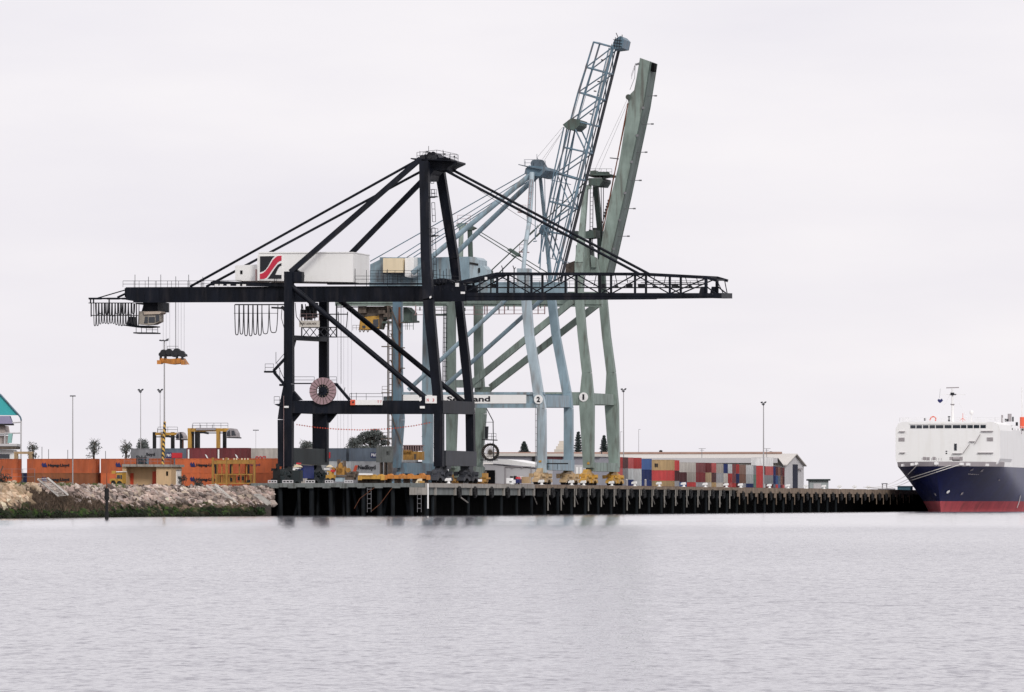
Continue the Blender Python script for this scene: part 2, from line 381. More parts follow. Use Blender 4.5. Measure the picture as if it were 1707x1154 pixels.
for i in range(8500):
    px = random.uniform(-120, 455); s = random.uniform(0.02, 1.01)
    if px > 424 and s < .35: continue
    if scrub_zone(px, s) and random.random() < .93: continue
    p = bank(px, s); r = random.choice([.16, .2, .25, .3, .36, .44, .54, .7])
    if px < 60 and .25 < s < .8: r *= 1.45
    if s > .93: r *= .6
    wet = p.z + random.uniform(-.35, .35)
    t = random.random()
    if wet < .35: c = (.018, .022, .012)
    elif wet < 1.15: c = random.choice([(.03, .055, .015), (.045, .075, .02), (.03, .035, .02), (.06, .055, .03), (.02, .03, .012)])
    elif wet < 1.7: c = random.choice([(.10, .08, .055), (.16, .12, .09), (.07, .075, .035), (.22, .16, .12)])
    else:
        c = random.choice([(.48, .38, .33), (.58, .47, .41), (.13, .1, .09), (.2, .16, .14), (.42, .33, .29), (.62, .53, .48), (.34, .28, .25), (.62, .52, .42), (.48, .41, .38), (.26, .22, .2), (.52, .4, .36)])
        if px < 60: c = random.choice([(.62, .47, .33), (.55, .40, .28), (.68, .54, .4), (.4, .3, .2)])
    from mathutils import noise as NZ
    tone = .85+.75*NZ.noise(Vector((px*.045, s*4.2, 0)))+.35*NZ.noise(Vector((px*.2, s*15, 3))); c = tuple(min(.7, x*max(.35, tone)) for x in c)
    spots.append((p+Z*random.uniform(-.05, .2), r, c))
stones('rock_revetment', spots, 'pale pink and tan boulders piled down the bank to the green waterline')
# green weed fringe and brown scrub
def tufts(name, m, n, fn, hgt, label, cat):
    mb = MB()
    while n > 0:
        p = fn()
        if p is None: continue
        n -= 1
        for k in range(3):
            a = random.random()*6.28; w = random.uniform(.06, .16); h = hgt*random.uniform(.5, 1.3)
            dx = Vector((math.cos(a), math.sin(a), 0)); q = p + Vector((random.uniform(-.3, .3), random.uniform(-.3, .3), 0))
            mb.add([q-dx*w, q+dx*w, q+Vector((random.uniform(-.35, .35), random.uniform(-.3, .3), h))], [(0, 1, 2)])
    return mb.build(name, m, None, label, cat, None, 'stuff')
M['weed'] = mat('green_weed', (.03, .07, .018), .9, var=.6, scale=.6, dirt=(.02, .025, .015), dirt_amt=.8, streak=False)
M['scrub'] = mat('dry_brown_scrub', (.12, .085, .06), .95, var=.5, scale=.6, dirt=(.03, .028, .022), dirt_amt=.9, streak=False)
M['scrubgrn'] = mat('coarse_green_grass', (.11, .15, .05), .95, var=.4, scale=.8, streak=False)
def f_weed():
    px = random.uniform(-60, 441); s = random.uniform(.06, .24); return bank(px, s) if random.random() < .8 else bank(px, .05+s*.5)
tufts('waterline_weed', M['weed'], 3400, f_weed, .36, 'bright green weed fringe along the foot of the rock bank', 'weed')
def f_scr():
    px = random.uniform(20, 215); s = random.uniform(.14, .82); return bank(px, s) if scrub_zone(px+random.uniform(-14, 14), s+random.uniform(-.07, .07)) else None
tufts('bank_scrub', M['scrub'], 6500, f_scr, .6, 'dark brown dry scrub covering the slope left of the marker pile', 'scrub')
def f_gr():
    px = random.choice([random.uniform(96, 122), random.uniform(150, 166), random.uniform(186, 205), random.uniform(5, 40)]); return bank(px, random.uniform(.86, .99))
tufts('crest_grass', M['scrubgrn'], 500, f_gr, .45, 'tufts of green grass among the boulders at the top of the bank', 'grass')
# ================================================================ wharf
def vq(px, u=0): return (onU(px, 830, u)-A).dot(R)
wh = thing('wharf', loc(0, 0, 0), 'long concrete wharf on dark piles with hanging tyres, from the rock bank to the ship', 'wharf')
V1, V2, VE = vq(891.7), vq(1230), 1500.
mb = MB(); mb.sbox(-30.8, -.35, .3, VE, 4.76, DECK); mb.build('deck_slab', M['asphalt'], wh)
mb = MB(); mb.sbox(-30.4, -.4, 0, .28, 4.78, DECK+.06)
for k in range(9): mb.sbox(-27+k*3., -25.6+k*3., -.12, -.01, 4.62, 4.95)
mb.build('end_edge_beam', M['concretegr'], wh)
mb = MB(); mb.sbox(-.34, 0, 0, V1, 4.74, DECK+.05); mb.build('edge_beam', M['concrete'], wh)
mb = MB(); mb.sbox(-.34, 0, V1+.01, V2, 4.84, DECK+.05); mb.build('edge_beam', M['concretebr'], wh)
mb = MB(); mb.sbox(-.34, 0, V2+.01, VE, 4.3, DECK+.05); mb.build('edge_beam', M['concretebr'], wh)
# undercroft slope and back wall, near-black to stand for the deck's shade
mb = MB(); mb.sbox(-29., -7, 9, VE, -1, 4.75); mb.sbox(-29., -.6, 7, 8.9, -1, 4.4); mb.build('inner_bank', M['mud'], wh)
mb = MB()
mb.hexa([loc(-36, -3, -1), loc(-29, -1, -1), loc(-29, 9, -1), loc(-36, 9, -1), loc(-36, 2, 4.7), loc(-31, 2, 4.7), loc(-31, 9, 4.7), loc(-36, 9, 4.7)])
mb.build('abutment', M['concretegr'], wh)
# corner block
mb = MB(); mb.sbox(-3., -.02, -.15, 1.2, 3.5, 4.73); mb.build('corner_block', M['concrete'], wh)
posts1 = [727.5, 760.3, 786.6, 814.4, 841.4, 866.9, 891.7]
posts2 = [913.5, 935.5, 958, 981, 1002.5, 1024, 1045.5, 1066.5, 1087, 1107.6, 1126.5, 1145, 1163.5, 1182, 1200, 1216.6]
posts3 = [1233, 1246.7, 1263.3, 1279.1, 1294.4, 1310.2, 1324.9, 1340.5, 1355, 1369, 1383.6, 1397.7, 1411, 1424, 1437, 1449.5, 1461.5, 1473, 1484.5, 1495.5, 1506, 1516]
mb = MB()
for a_, b_ in zip(posts1[:-1], posts1[1:]): mb.sbox(-.9, -.4, vq(a_)+.1, vq(b_)-.1, 3.5, 4.73)
mb.sbox(-.9, -.4, 1.3, vq(posts1[0])-.1, 3.5, 4.73)
mb.build('apron_panel', M['concretegr'], wh)
for px in posts1:
    v = vq(px); m2 = MB(); m2.sbox(-.38, -.04, v-.25, v+.35, 3.45, 4.73); m2.build('fender_post', M['concrete'], wh)
for px in posts2:
    v = vq(px); m2 = MB(); m2.sbox(-.1, .05, v-.1, v+.25, 1.1+random.uniform(-.5, .5), 4.83); m2.build('fender_post', M['pilelight'], wh)
    m3 = MB(); m3.sbox(-.12, 0, v+1.6, v+1.9, 3.6, 4.83); m3.build('short_post', M['pilelight'], wh); m3 = MB(); m3.beam(loc(-1.2, v-7.0, 3.7), loc(-1.3, v-3.4, 1.9), .12, d=.12, dep=P); m3.build('diagonal_brace', M['pilelight'], wh)
for px in posts3:
    v = vq(px); m2 = MB(); m2.sbox(-.12, .03, v-.1, v+.2, 2.2+random.uniform(-.5, .3), 4.28); m2.sbox(-.12, -.02, v-2.6, v-.2, 3.5+random.uniform(-.2, .2), 4.28); m2.build('fender_post', M['concretebr'], wh)
# recessed cross-head panels behind section two
mb = MB()
for a_, b_ in zip(posts2[:-1], posts2[1:]): mb.sbox(-2.4, -2.1, vq(a_)+.2, vq(b_)-.2, 3.3, 4.7)
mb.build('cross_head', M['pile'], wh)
n = 0
for i, px in enumerate(posts1[1:-1]+posts2+posts3):
    v = vq(px) + (1.9 if px < 900 else 3.4)
    m2 = MB()
    c = loc(.12, v, 4.0 if px < 1230 else 3.7); r0 = .78
    ring = []
    for a in range(12):
        an = a*math.pi/6
        ring.append(c + R*math.cos(an)*r0 + Z*math.sin(an)*r0)
    for a in range(12): m2.tube(ring[a], ring[(a+1) % 12], .28, n=6, cap=False)
    m2.build('tyre_fender', M['tyre'], wh)
# piles
k = 0
for i in range(11):
    m2 = MB(); u = -28.2 + i*2.8 + random.uniform(-.4, .4)
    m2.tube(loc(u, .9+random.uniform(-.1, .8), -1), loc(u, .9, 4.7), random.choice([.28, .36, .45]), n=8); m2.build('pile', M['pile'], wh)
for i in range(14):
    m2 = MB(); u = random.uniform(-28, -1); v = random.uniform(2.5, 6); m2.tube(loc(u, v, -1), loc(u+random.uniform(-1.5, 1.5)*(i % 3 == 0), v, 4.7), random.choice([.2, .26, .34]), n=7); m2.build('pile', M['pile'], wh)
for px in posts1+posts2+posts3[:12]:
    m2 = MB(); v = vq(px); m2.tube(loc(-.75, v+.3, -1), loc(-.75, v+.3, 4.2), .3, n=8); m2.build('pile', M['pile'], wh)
for px0 in (615.5, 699):
    m2 = MB(); c0 = onV(px0, 820, -.12); u = (c0-A).dot(P)
    for zz in (4.4, 3.6, 2.8, 2.0, 1.2): m2.sbox(u-.32, u+.32, -.15, -.05, zz, zz+.09)
    m2.sbox(u-.36, u-.3, -.15, -.05, .6, 4.7); m2.sbox(u+.3, u+.36, -.15, -.05, .6, 4.7)
    m2.build('ladder', M['rail'], wh)
m2 = MB(); m2.tube(loc(.12, .1, 1.2), loc(.12, .1, DECK), .13, n=8); m2.build('corner_pipe', M['white'], wh)
m2 = MB(); m2.path([loc(-9, -.2, 4.7), loc(-11.5, -.2, 2.9), loc(-12.5, -.2, 1.2)], .05); m2.path([loc(-6, -.2, 4.6), loc(-8, -.2, 2), loc(-9.5, -.2, .8)], .05)
m2.build('hanging_rope', M['rust'], wh)
m2 = MB(); m2.path([loc(.3, vq(765), 3.1), loc(.3, vq(777), 2.2)], .12); m2.build('hanging_pipe', M['concrete'], wh)
# crane rails
for u in (-3, -30):
    m2 = MB(); m2.sbox(u-.07, u+.07, 4, 900, (DECK if u == -3 else YARD)+.003, (DECK if u == -3 else YARD)+.15); m2.build('crane_rail', M['rust'], None, 'steel crane rail along the waterside edge of the wharf deck' if u == -3 else 'steel crane rail along the landward side of the wharf', 'crane rail', 'crane rails')
# bollards
bl = [748, 853, 903, 953, 973, 1020, 1058, 1099, 1140, 1176, 1211, 1235, 1283, 1314, 1344, 1374, 1400, 1425, 1448]
where = {748: 'in front of the black crane wheels', 853: 'beside the small white block near the shed', 903: 'under the pale blue crane near leg', 953: 'under the pale blue crane far leg', 973: 'just left of the green crane leg', 1020: 'in front of the yellow wheels of the green crane', 1058: 'below the blue container', 1099: 'below the stack topped by the tan container', 1140: 'below the beige containers', 1176: 'below the maroon containers', 1211: 'below the narrow blue container', 1235: 'below the brown containers', 1283: 'below the white topped container stack', 1314: 'below the left wall of the gabled shed', 1344: 'below the right wall of the gabled shed', 1374: 'in front of the small green roofed hut', 1400: 'just right of the green roofed hut', 1425: 'second from the end on the bare wharf edge', 1448: 'last one before the ship mooring ropes'}
proto = None
for px in bl:
    v = vq(px, -.6); base = loc(-.6, v, DECK)
    if proto is None:
        o = thing('bollard', base, '', 'bollard', 'white bollards along the wharf edge')
        m2 = MB(); m2.tube(base, base+Z*.55, .27, .22, n=10); m2.build('post', M['white'], o)
        m2 = MB(); m2.prism([base+P*x+Z*y-R*.3 for x, y in ((-.62, .45), (-.6, .75), (-.35, .95), (.3, .98), (.42, .85), (.4, .5), (-.1, .5))], R*.6); m2.build('head', M['white'], o)
        m2 = MB(); m2.box(base+Z*.05, P, R, Z, .42, .42, .05); m2.build('base_plate', M['white'], o)
        proto = o
    else: o = copy_tree(proto, base)
    o['label'] = 'white mooring bollard ' + where[px]
# low barriers at the wharf end
bar0 = None
for k, (a_, b_, w_) in enumerate([(447, 462, 'at the far left by the rock bank'), (471, 489, 'under the black crane near left leg'), (509, 525, 'between the left legs of the black crane'), (542, 556, 'below the yellow machine'), (574, 589, 'left of the orange spreader')]):
    p0, p1 = onV(a_, 804, .6), onV(b_, 804, .6); u0, u1 = (p0-A).dot(P), (p1-A).dot(P); base = loc(u0, .5, DECK)
    o = thing('low_barrier', base, 'low concrete kerb barrier on the wharf end, ' + w_, 'barrier', 'low barriers on the wharf end')
    m2 = MB(); m2.sbox(u0, u1, .45, .6, DECK+.42, DECK+.56); m2.build('top_rail', M['walls'], o)
    m2 = MB(); m2.sbox(u0, u1, .45, .6, DECK+.08, DECK+.2); m2.build('bottom_rail', M['walls'], o)
    m2 = MB()
    for q in range(4): uu = u0+(u1-u0-.15)*q/3; m2.sbox(uu, uu+.15, .46, .59, DECK+.2, DECK+.42)
    m2.build('stub_posts', M['walls'], o)
# marker pile in the water
b0 = onY(178, 839.2, 748); b0.z = 0
o = thing('marker_pile', b0, 'black channel marker pile with a thin rusty spike, standing in the water off the bank', 'marker pile')
pz = lambda y: EYE+(HY-y)*748/F
m2 = MB(); m2.tube(b0-Z*2, b0+Z*(pz(833)), .2, n=10); m2.tube(b0-Z*2, b0+Z*.9, .25, n=10); m2.build('post', M['tyre'], o)
m2 = MB(); m2.tube(b0+Z*pz(834), b0+Z*pz(814), .3, n=8); m2.tube(b0+Z*pz(831), b0+Z*pz(828), .37, n=8); m2.tube(b0+Z*pz(820), b0+Z*pz(817), .36, n=8); m2.build('collar', M['tyre'], o)
m2 = MB(); m2.tube(b0+Z*pz(814), b0+Z*pz(789), .09, .03, n=6); m2.build('spike', M['rust'], o)
# ================================================================ shared crane helpers
def Bm(mb, a, b, w, d, w1=None):    # a,b = (px,py,V); widths in photo px; depth in metres
    A_, B_ = onV(*a), onV(*b); k = m_per_px(a[2])
    return mb.beam(A_, B_, w*k, (w if w1 is None else w1)*k, d)
def Tb(mb, a, b, w, n=10):
    A_, B_ = onV(*a), onV(*b); k = m_per_px(a[2])/2
    return mb.tube(A_, B_, w*k, n=n)
def poly(mb, pts, d):     # pts (px,py,V,w)
    for p, q in zip(pts[:-1], pts[1:]): Bm(mb, p[:3], q[:3], p[3], d, q[3])
    for p in pts[1:-1]: pass
    return mb
def rl(mb, a, b, h=1.1, step=2.): return mb.rail(onV(*a), onV(*b), h, step)
def bogies(root, u, v0, v1, zr, m, mw, H):
    """two travelling bogie sets (one under each leg) on the rail u, legs at v0, v1"""
    for vc in (v0, v1):
        b = MB()
        b.prism([loc(u-.7, vc+x, zr+z) for x, z in ((-1.3, H), (-2.2, H*.8), (-4.1, H*.72), (-4.3, H*.52), (-2.6, H*.5), (0, H*.72), (2.6, H*.5), (4.3, H*.52), (4.1, H*.72), (2.2, H*.8), (1.3, H))], P*.9)
        o = b.build('bogie', m, root)
        for s in (-3.3, 3.3):
            b = MB(); b.prism([loc(u-.6, vc+s+x, zr+z) for x, z in ((-.35, H*.66), (-1.2, H*.4), (-2.5, .95), (-2.7, .45), (-1.6, .35), (-.7, .8), (0, H*.3), (.7, .8), (1.6, .35), (2.7, .45), (2.5, .95), (1.2, H*.4), (.35, H*.66))], P*1.2)
            b.tube(loc(u-1.2, vc+s, zr+H*.6), loc(u+1.1, vc+s, zr+H*.6), .22, n=10)
            b.build('equaliser', m, o)
        for s in (-5.2, -1.8, 1.8, 5.2):
            w = MB(); w.tube(loc(u-.42, vc+s, zr+.42), loc(u+.42, vc+s, zr+.42), .4, n=12); w.build('wheel', mw, o)
        for s in (-4.4, 1.0): w = MB(); w.box(loc(u-1.1, vc+s, zr+H*.55), P, R, Z, .35, .4, .3+.2*random.random()); w.tube(loc(u+1., vc+s, zr+H*.5), loc(u+1.6, vc+s, zr+H*.5), .3, n=8); w.build('drive_motor', m, o)
        w = MB(); w.box(loc(u-1.35, vc+random.uniform(-1, 1), zr+H*.5), P, R, Z, .12, .12, .75); w.build('buffer_board', M['white'], o)
def festoon(mb, x0, x1, ytop, ybot, V, n, rnd=2.0, r=.06, widen=False):
    k = 0
    xs = [x0+(x1-x0)*i/n for i in range(n+1)]
    for a_, b_ in zip(xs[:-1], xs[1:]):
        yb = ybot+random.uniform(-rnd, rnd); pts = []
        for i in range(11):
            t = i/10*2-1
            x = (a_+b_)/2 + (b_-a_)/2*math.copysign(abs(t)**.45, t)*.92
            pts.append(onV(x, yb-(yb-ytop)*abs(t)**2.6, V))
        mb.path(pts, r, 4)
def ladder(mb, a, b, w=.5, dep=None, r=.05, cage=True):
    a, b = Vector(a), Vector(b); n = max(2, int((b-a).length/1.1)); ax = P
    for s in (0, w): mb.tube(a+ax*s, b+ax*s, r, n=4, cap=False)
    for i in range(n+1): q = a.lerp(b, i/n); mb.tube(q, q+ax*w, r*.8, n=4, cap=False)
    if cage:
        for i in range(0, n+1, 2): q = a.lerp(b, i/n); mb.path([q, q-R*.5+ax*w*.5, q+ax*w], r*.7, 4)
# ================================================================ crane 3, black
c3 = thing('ship_to_shore_crane', loc(-16, 32, DECK), 'huge black container crane with lowered boom and red and black emblem on its white house', 'crane', 'container cranes on the wharf')
N3, F3 = 21., 43.5
GN, GF = 28., 36.5
K = M['black']
# legs
m = MB(); poly(m, [(482, 453, N3, 14), (482, 640, N3, 15), (479, 672, N3, 22), (476.5, 700, N3, 25), (476.5, 778, N3, 24)], 1.5)
m.pv([(475, 453), (503, 453), (503, 470), (475, 470)], N3-.1, 1.6); m.build('leg', K, c3)
m = MB(); poly(m, [(540, 480, F3, 14), (540, 655, F3, 14.5), (534.5, 690, F3, 25), (534.5, 770, F3, 25)], 1.5); m.build('leg', K, c3)
m = MB(); poly(m, [(707.5, 270, 27.1, 15), (710.5, 430, 23.5, 15.5), (714.5, 500, N3, 16.5), (726, 620, N3, 15), (729, 650, N3, 15), (732, 690, N3, 15), (732, 778, N3, 15)], 1.5); m.build('leg', K, c3)
m = MB(); poly(m, [(732, 275, 37.4, 15), (757, 430, 41, 14), (765, 500, F3, 12), (776, 600, F3, 14), (780, 640, F3, 12.5), (784, 690, F3, 13.5), (785, 772, F3, 13.5)], 1.5); m.build('leg', K, c3)
# gussets at the portal knee
m = MB()
m.pv([(475, 652), (489, 652), (502, 667), (489, 668)], N3+.1, 1.2); m.pv([(466, 668), (475, 652), (489, 652), (489, 668)], N3+.1, 1.2)
m.pv([(488, 686), (502, 686), (488, 703)], N3+.1, 1.2)
m.pv([(547, 686), (563, 686), (547, 705)], F3+.1, 1.2); m.build('gusset_plate', K, c3)
# portal beams
m = MB(); Bm(m, (489, 678.5, N3), (740, 678.5, N3), 21, 1.3); m.build('portal_beam', K, c3)
m = MB(); Bm(m, (546, 680.5, F3), (790, 680.5, F3), 20, 1.3); m.build('portal_beam', K, c3)
m = MB(); m.beam(onV(482, 678, N3+.8), onV(538, 680.5, F3-.8), 2.2, d=1.2, dep=P); m.build('cross_beam', K, c3)
m = MB(); m.beam(onV(731, 678, N3+.8), onV(783, 680.5, F3-.8), 2.2, d=1.2, dep=P); m.build('cross_beam', K, c3)
m = MB(); m.beam(onV(484, 563, N3+.8), onV(541, 566, F3-.8), .8, d=1.2, dep=P)
m.beam(onV(486, 580, N3+.8), loc(-30, N3+5, onV(486, 563, N3).z), .6, d=.8, dep=P); m.build('tie_beam', K, c3)
# sill beams
m = MB(); m.sbox(-31.2, -28.9, N3+1., F3+1.8, 8.8, 11.6); m.build('sill_beam', M['greengrey'], c3)
m = MB(); m.sbox(-3.9, -2.1, N3+1, F3+1.2, 8.5, 11.1); m.sbox(-3.8, -2.2, N3+2, N3+5, 7.9, 8.5); m.sbox(-3.8, -2.2, F3-4, F3-1, 7.9, 8.5); m.build('sill_beam', M['steelgrey'], c3)
bogies(c3, -30, N3+1.5, F3-1.5, YARD+.15, M['greengrey'], M['tyre'], 3.7)
bogies(c3, -3, N3+1.5, F3-1.5, DECK+.15, M['steelgrey'], M['tyre'], 3.)
m = MB(); m.sbox(-30.6, -29.4, 30, 37, 6.4, 8.7); m.build('switch_cabinet', mat('cobalt_cover', (.02, .04, .22), .6), c3)
# girders
for V in (GN, GF):
    m = MB(); k = m_per_px(V)
    a, b = onV(210, 491.2, V), onV(752, 490, V)
    m.pv([(209.6, 479), (752, 476.5), (752, 502), (540, 503.5), (230, 503.3), (209.6, 500)], V-.6, 1.2)
    # stiffener bands and bottom flange
    for x in range(240, 740, 25): m.pv([(x, 479.5), (x+1, 479.5), (x+1, 503), (x, 503)], V-.68, .07)
    m.pv([(222, 501.8), (752, 501), (752, 503), (222, 504.6)], V-.9, .25)
    m.build('girder', K, c3)
m = MB()
for x in (212, 350, 480, 600, 748): m.beam(onV(x, 488, GN+.6), onV(x+19, 488, GF-.6), 1.6, d=.9, dep=P)
m.build('girder_cross_frame', K, c3)
# underslung platform and left-hand extension
m = MB()
for V in (GN-.3, GF):
    Bm(m, (148, 497.7, V), (212, 498, V), 2.6, .4); Bm(m, (163, 497, V), (211, 483, V), 1.6, .3); Bm(m, (148, 505.3, V-.3), (222, 505.3, V-.3), 1.4, .3)
    Bm(m, (196, 496, V), (211, 489, V), 3, .4)
    for x in (151, 156, 182): Bm(m, (x, 497, V), (x, 506, V), 1.6, .3)
for x in (150, 180, 205): m.beam(onV(x, 498, GN), onV(x+18, 498, GF), .35, d=.35, dep=P)
m.build('girder_extension', K, c3)
# boom trusses
topk = [(745, 475), (770, 470), (829, 456.5), (1062, 457), (1178, 463), (1195, 468)]
ver = [771, 800, 828.8, 857, 886, 942.8, 1000.4, 1058.6, 1116.6, 1177]
def ytop(x):
    for (a, ya), (b, yb) in zip(topk[:-1], topk[1:]):
        if x <= b: return ya+(yb-ya)*(x-a)/(b-a)
    return topk[-1][1]
for V, off in ((GN, 0), (GF, 18.3)):
    m = MB()
    xs = lambda x: x+off
    yo = .35 if off else 0
    for (a, ya), (b, yb) in zip(topk[:-1], topk[1:]): Bm(m, (xs(a), ya+yo, V), (xs(b), yb+yo, V), 4.6, .55)
    m.pv([(xs(748), 488), (xs(1186), 488.8), (xs(1192), 496.8), (xs(1075), 498.2), (xs(1075), 499), (xs(760), 501.5), (xs(748), 501.5)], V-.5, 1.)
    m.pv([(xs(760), 493), (xs(1190), 493), (xs(1190), 494), (xs(760), 494)], V-.6, .09)
    for x in ver: Bm(m, (xs(x), ytop(x), V), (xs(x), 489, V), 3.4 if x in (771, 828.8, 886, 942.8, 1000.4, 1058.6, 1116.6, 1177) else 1.6, .4)
    main = [771, 828.8, 886, 942.8, 1000.4, 1058.6, 1116.6, 1177]
    for i, (a, b) in enumerate(zip(main[:-1], main[1:])):
        if i % 2 == 0: Bm(m, (xs(a+2), 489, V), (xs(b-2), ytop(b)+2, V), 1.9, .3)
        else: Bm(m, (xs(a+2), ytop(a)+2, V), (xs(b-2), 489, V), 1.9, .3)
        if i > 1: Bm(m, (xs((a+b)/2), 477, V), (xs((a+b)/2-4+8*(i % 2)), ytop((a+b)/2)+2, V), 1., .2)
    Bm(m, (xs(1178), 478, V), (xs(1192), 489, V), 2, .3); Bm(m, (xs(1177), 466, V), (xs(1177), 490, V), 4.5, .6); Bm(m, (xs(1195) if not off else 1194+14, 468, V), (xs(1194) if off else 1206, 490, V), 1.3, .2)
    m.pv([(xs(1168), 478), (xs(1176), 478), (xs(1178), 490), (xs(1165), 490)], V-.3, .6)
    m.build('boom_truss', K, c3)
m = MB()
for x in main+[1190]:
    m.beam(onV(x, 494, GN+.4), onV(x+18.3, 494.2, GF-.4), .6, d=.5, dep=P)
    m.beam(onV(x, ytop(x), GN+.3), onV(x+18.3, ytop(x)+.3, GF-.3), .35, d=.35, dep=P)
for a, b in zip(main[:-1], main[1:]): m.beam(onV(a, ytop(a), GN+.3), onV(b+18.3, ytop(b), GF-.3), .25, d=.25, dep=P)
m.beam(onV(1196, 493, GN-.5), onV(1214, 493.5, GF+.5), .9, d=1.4, dep=P)
m.build('boom_cross_bracing', K, c3)
m = MB()
m.beam(onV(790, 479.5, 31), onV(1180, 479.8, 31), .18, d=1.0)
rl(m, (800, 479, 30.5), (1176, 479, 30.5), 1.1, 2.5)
for x, w in ((1044, 10), (1064, 12), (1120, 10), (820, 8), (1000, 9)): Bm(m, (x, 476, 31), (x+w, 476, 31), 5, .8)
for x in (1027, 1050, 1073, 1090, 1110, 1130, 1150): m.tube(onV(x, 478.3, 30.2), onV(x+2, 478.3, 31.8), .25, n=6)
for y in (471.5, 474.5): m.tube(onV(1068, y, 32), onV(1180, y, 32), .06, n=4)
m.build('boom_walkway', M['raildk'], c3)
# tangle at the boom hinge
m = MB()
m.pv([(716, 478), (750, 474), (775, 476), (775, 502), (716, 503)], GN-1, 1.2)
m.pv([(735, 478), (770, 474), (795, 476), (795, 500), (735, 502)], GF-.5, 1.2)
m.pv([(716, 466), (740, 464), (768, 473), (768, 478), (716, 478)], GN+2, 4)
for i in range(16):
    x = random.uniform(722, 770); y = random.uniform(468, 484); m.tube(onV(x, y, 27), onV(x+random.uniform(-12, 12), y+random.uniform(-6, 6), 34), random.uniform(.1, .35), n=6)
m.build('boom_hinge', K, c3)
m = MB(); rl(m, (716, 468, 26), (765, 472, 26), 1.1, 1.2)
for x in (722, 728, 733, 739, 744, 750): Tb(m, (x, 470, 27), (x, random.uniform(448, 456), 27), 1.1, 5)
m.build('hinge_platform_rail', M['raildk'], c3)
# railings along the girder
m = MB(); rl(m, (205, 479, GN-.8), (335, 479, GN-.8)); rl(m, (336, 478.5, GN-.8), (402, 478, GN-.8)); rl(m, (592, 471, GN-.9), (706, 471, GN-.9)); rl(m, (205, 479, GF+.8), (340, 479, GF+.8), step=2.6)
for x, y0 in ((225, 458), (247.5, 461.5), (268, 458), (293, 461), (314.5, 458), (338, 461.5), (592, 448), (611, 450.5), (646, 449), (696, 449)): Tb(m, (x, 480, GN-.8), (x, y0, GN-.8), 1, 5)
m.build('girder_railing', M['raildk'], c3)
for x0 in (838, 857):
    m = MB(); Tb(m, (x0, 457, GN), (x0, 449, GN), 2, 5); Tb(m, (x0, 449.5, GN), (x0-2, 443, GN), 1.6, 5); Tb(m, (x0, 449.5, GN), (x0+2.5, 446, GN), 1.6, 5); m.build('floodlight_stand', M['raildk'], c3)
m = MB(); m.pv([(351, 470), (356, 468), (400, 470), (475, 472), (475, 478), (351, 476)], GN-1.2, 1); m.pv([(545, 472), (706, 472), (706, 474.5), (545, 474.5)], GN-1.3, 1.2); m.build('girder_walkway', K, c3)
# stays and braces
def stay(name, a, b, w, mt=K, box=True):
    m = MB(); Tb(m, a, b, w); return m.build(name, mt, c3)
stay('backstay', (698, 266, 28), (317, 478, GN), 4.3); stay('backstay', (700, 287, 34), (344, 478, GF), 4.3)
stay('forestay', (740, 283, 30), (1066, 457, GN), 4.6); stay('forestay', (746, 279, 34.5), (1084, 458, GF), 4.6)
m = MB(); Tb(m, (742, 280, 31), (860, 357, 31), .8, 4); Tb(m, (860, 357, 31), (930, 400, 31), .7, 4); m.build('hoist_rope', M['rope'], c3)
m = MB(); Bm(m, (484, 454, N3+1), (701, 265, 27), 8.2, .8); m.build('mast_brace', K, c3)
m = MB(); Bm(m, (543, 466, F3-1), (731, 274, 37.4), 8, .8); m.build('mast_brace', K, c3)
stay('diagonal_brace', (486, 477, N3), (710, 664, N3), 9.2); stay('diagonal_brace', (546, 484, F3), (782, 678, F3), 9)
m = MB(); m.pv([(699, 660), (708, 662), (708, 672), (699, 672)], N3-.5, 1.4); m.build('brace_bracket', K, c3)
# apex
m = MB()
m.pv([(697, 268), (699, 262), (711, 258), (714, 254.5), (722, 254.5), (728, 263), (745, 263), (752, 268), (762, 268.5), (762, 271.5), (748, 278), (742, 284), (724, 284), (718, 291), (716, 300), (700, 300), (700, 272)], 29.2, 6.3)
for x, y, r_ in ((704, 262, .3), (709, 260, .3), (716, 256.5, .35), (722, 256.5, .4), (728, 261, .3), (741, 263, .25), (749, 266, .25)): m.tube(onV(x, y, 29), onV(x+2, y+1, 34), r_, n=10)
m.build('apex_head', K, c3)
m = MB(); Bm(m, (695, 267, 32), (764, 270.5, 32), 1.8, 9); m.build('apex_platform', K, c3)
m = MB()
rl(m, (695, 266, 27.7), (728, 262, 27.7), 1.2, 1.2); rl(m, (728, 262, 27.7), (762, 269, 27.7), 1.2, 1.2); rl(m, (705, 266, 36.3), (764, 270, 36.3), 1.2, 1.5)
for x, y0, y1 in ((700, 264, 252), (714.5, 256, 243.5), (738.5, 262, 250), (758, 267, 259), (695, 266, 255), (709, 260, 252)): Tb(m, (x, y0, 30), (x, y1, 30), .9, 5)
for x, y in ((741.5, 257), (757.5, 261.5), (712, 253)): Bm(m, (x-1.2, y, 30), (x+1.2, y, 30), 2.4, .3)
for x in (704, 717, 724): m.tube(onV(x, 263, 28.6), onV(x, 263, 29.2), .5, n=12)
m.build('apex_railing', M['raildk'], c3)
# ladder with platforms on the near seaside mast
m = MB()
for (xa, ya, xb, yb) in ((718, 292, 718, 306), (719, 316, 720, 330), (719.5, 338, 721, 370), (720, 380, 722, 428), (722, 430, 723, 462)): ladder(m, onV(xa, ya, 26), onV(xb, yb, 25), .55)
for x, y in ((716, 328), (718, 393)): Bm(m, (x, y+1, 26), (x+13, y, 26), 2.4, 1.6, 1.); rl(m, (x+1, y, 25.2), (x+12, y, 25.2), 1.2, .8)
m.build('mast_ladder', M['raildk'], c3)
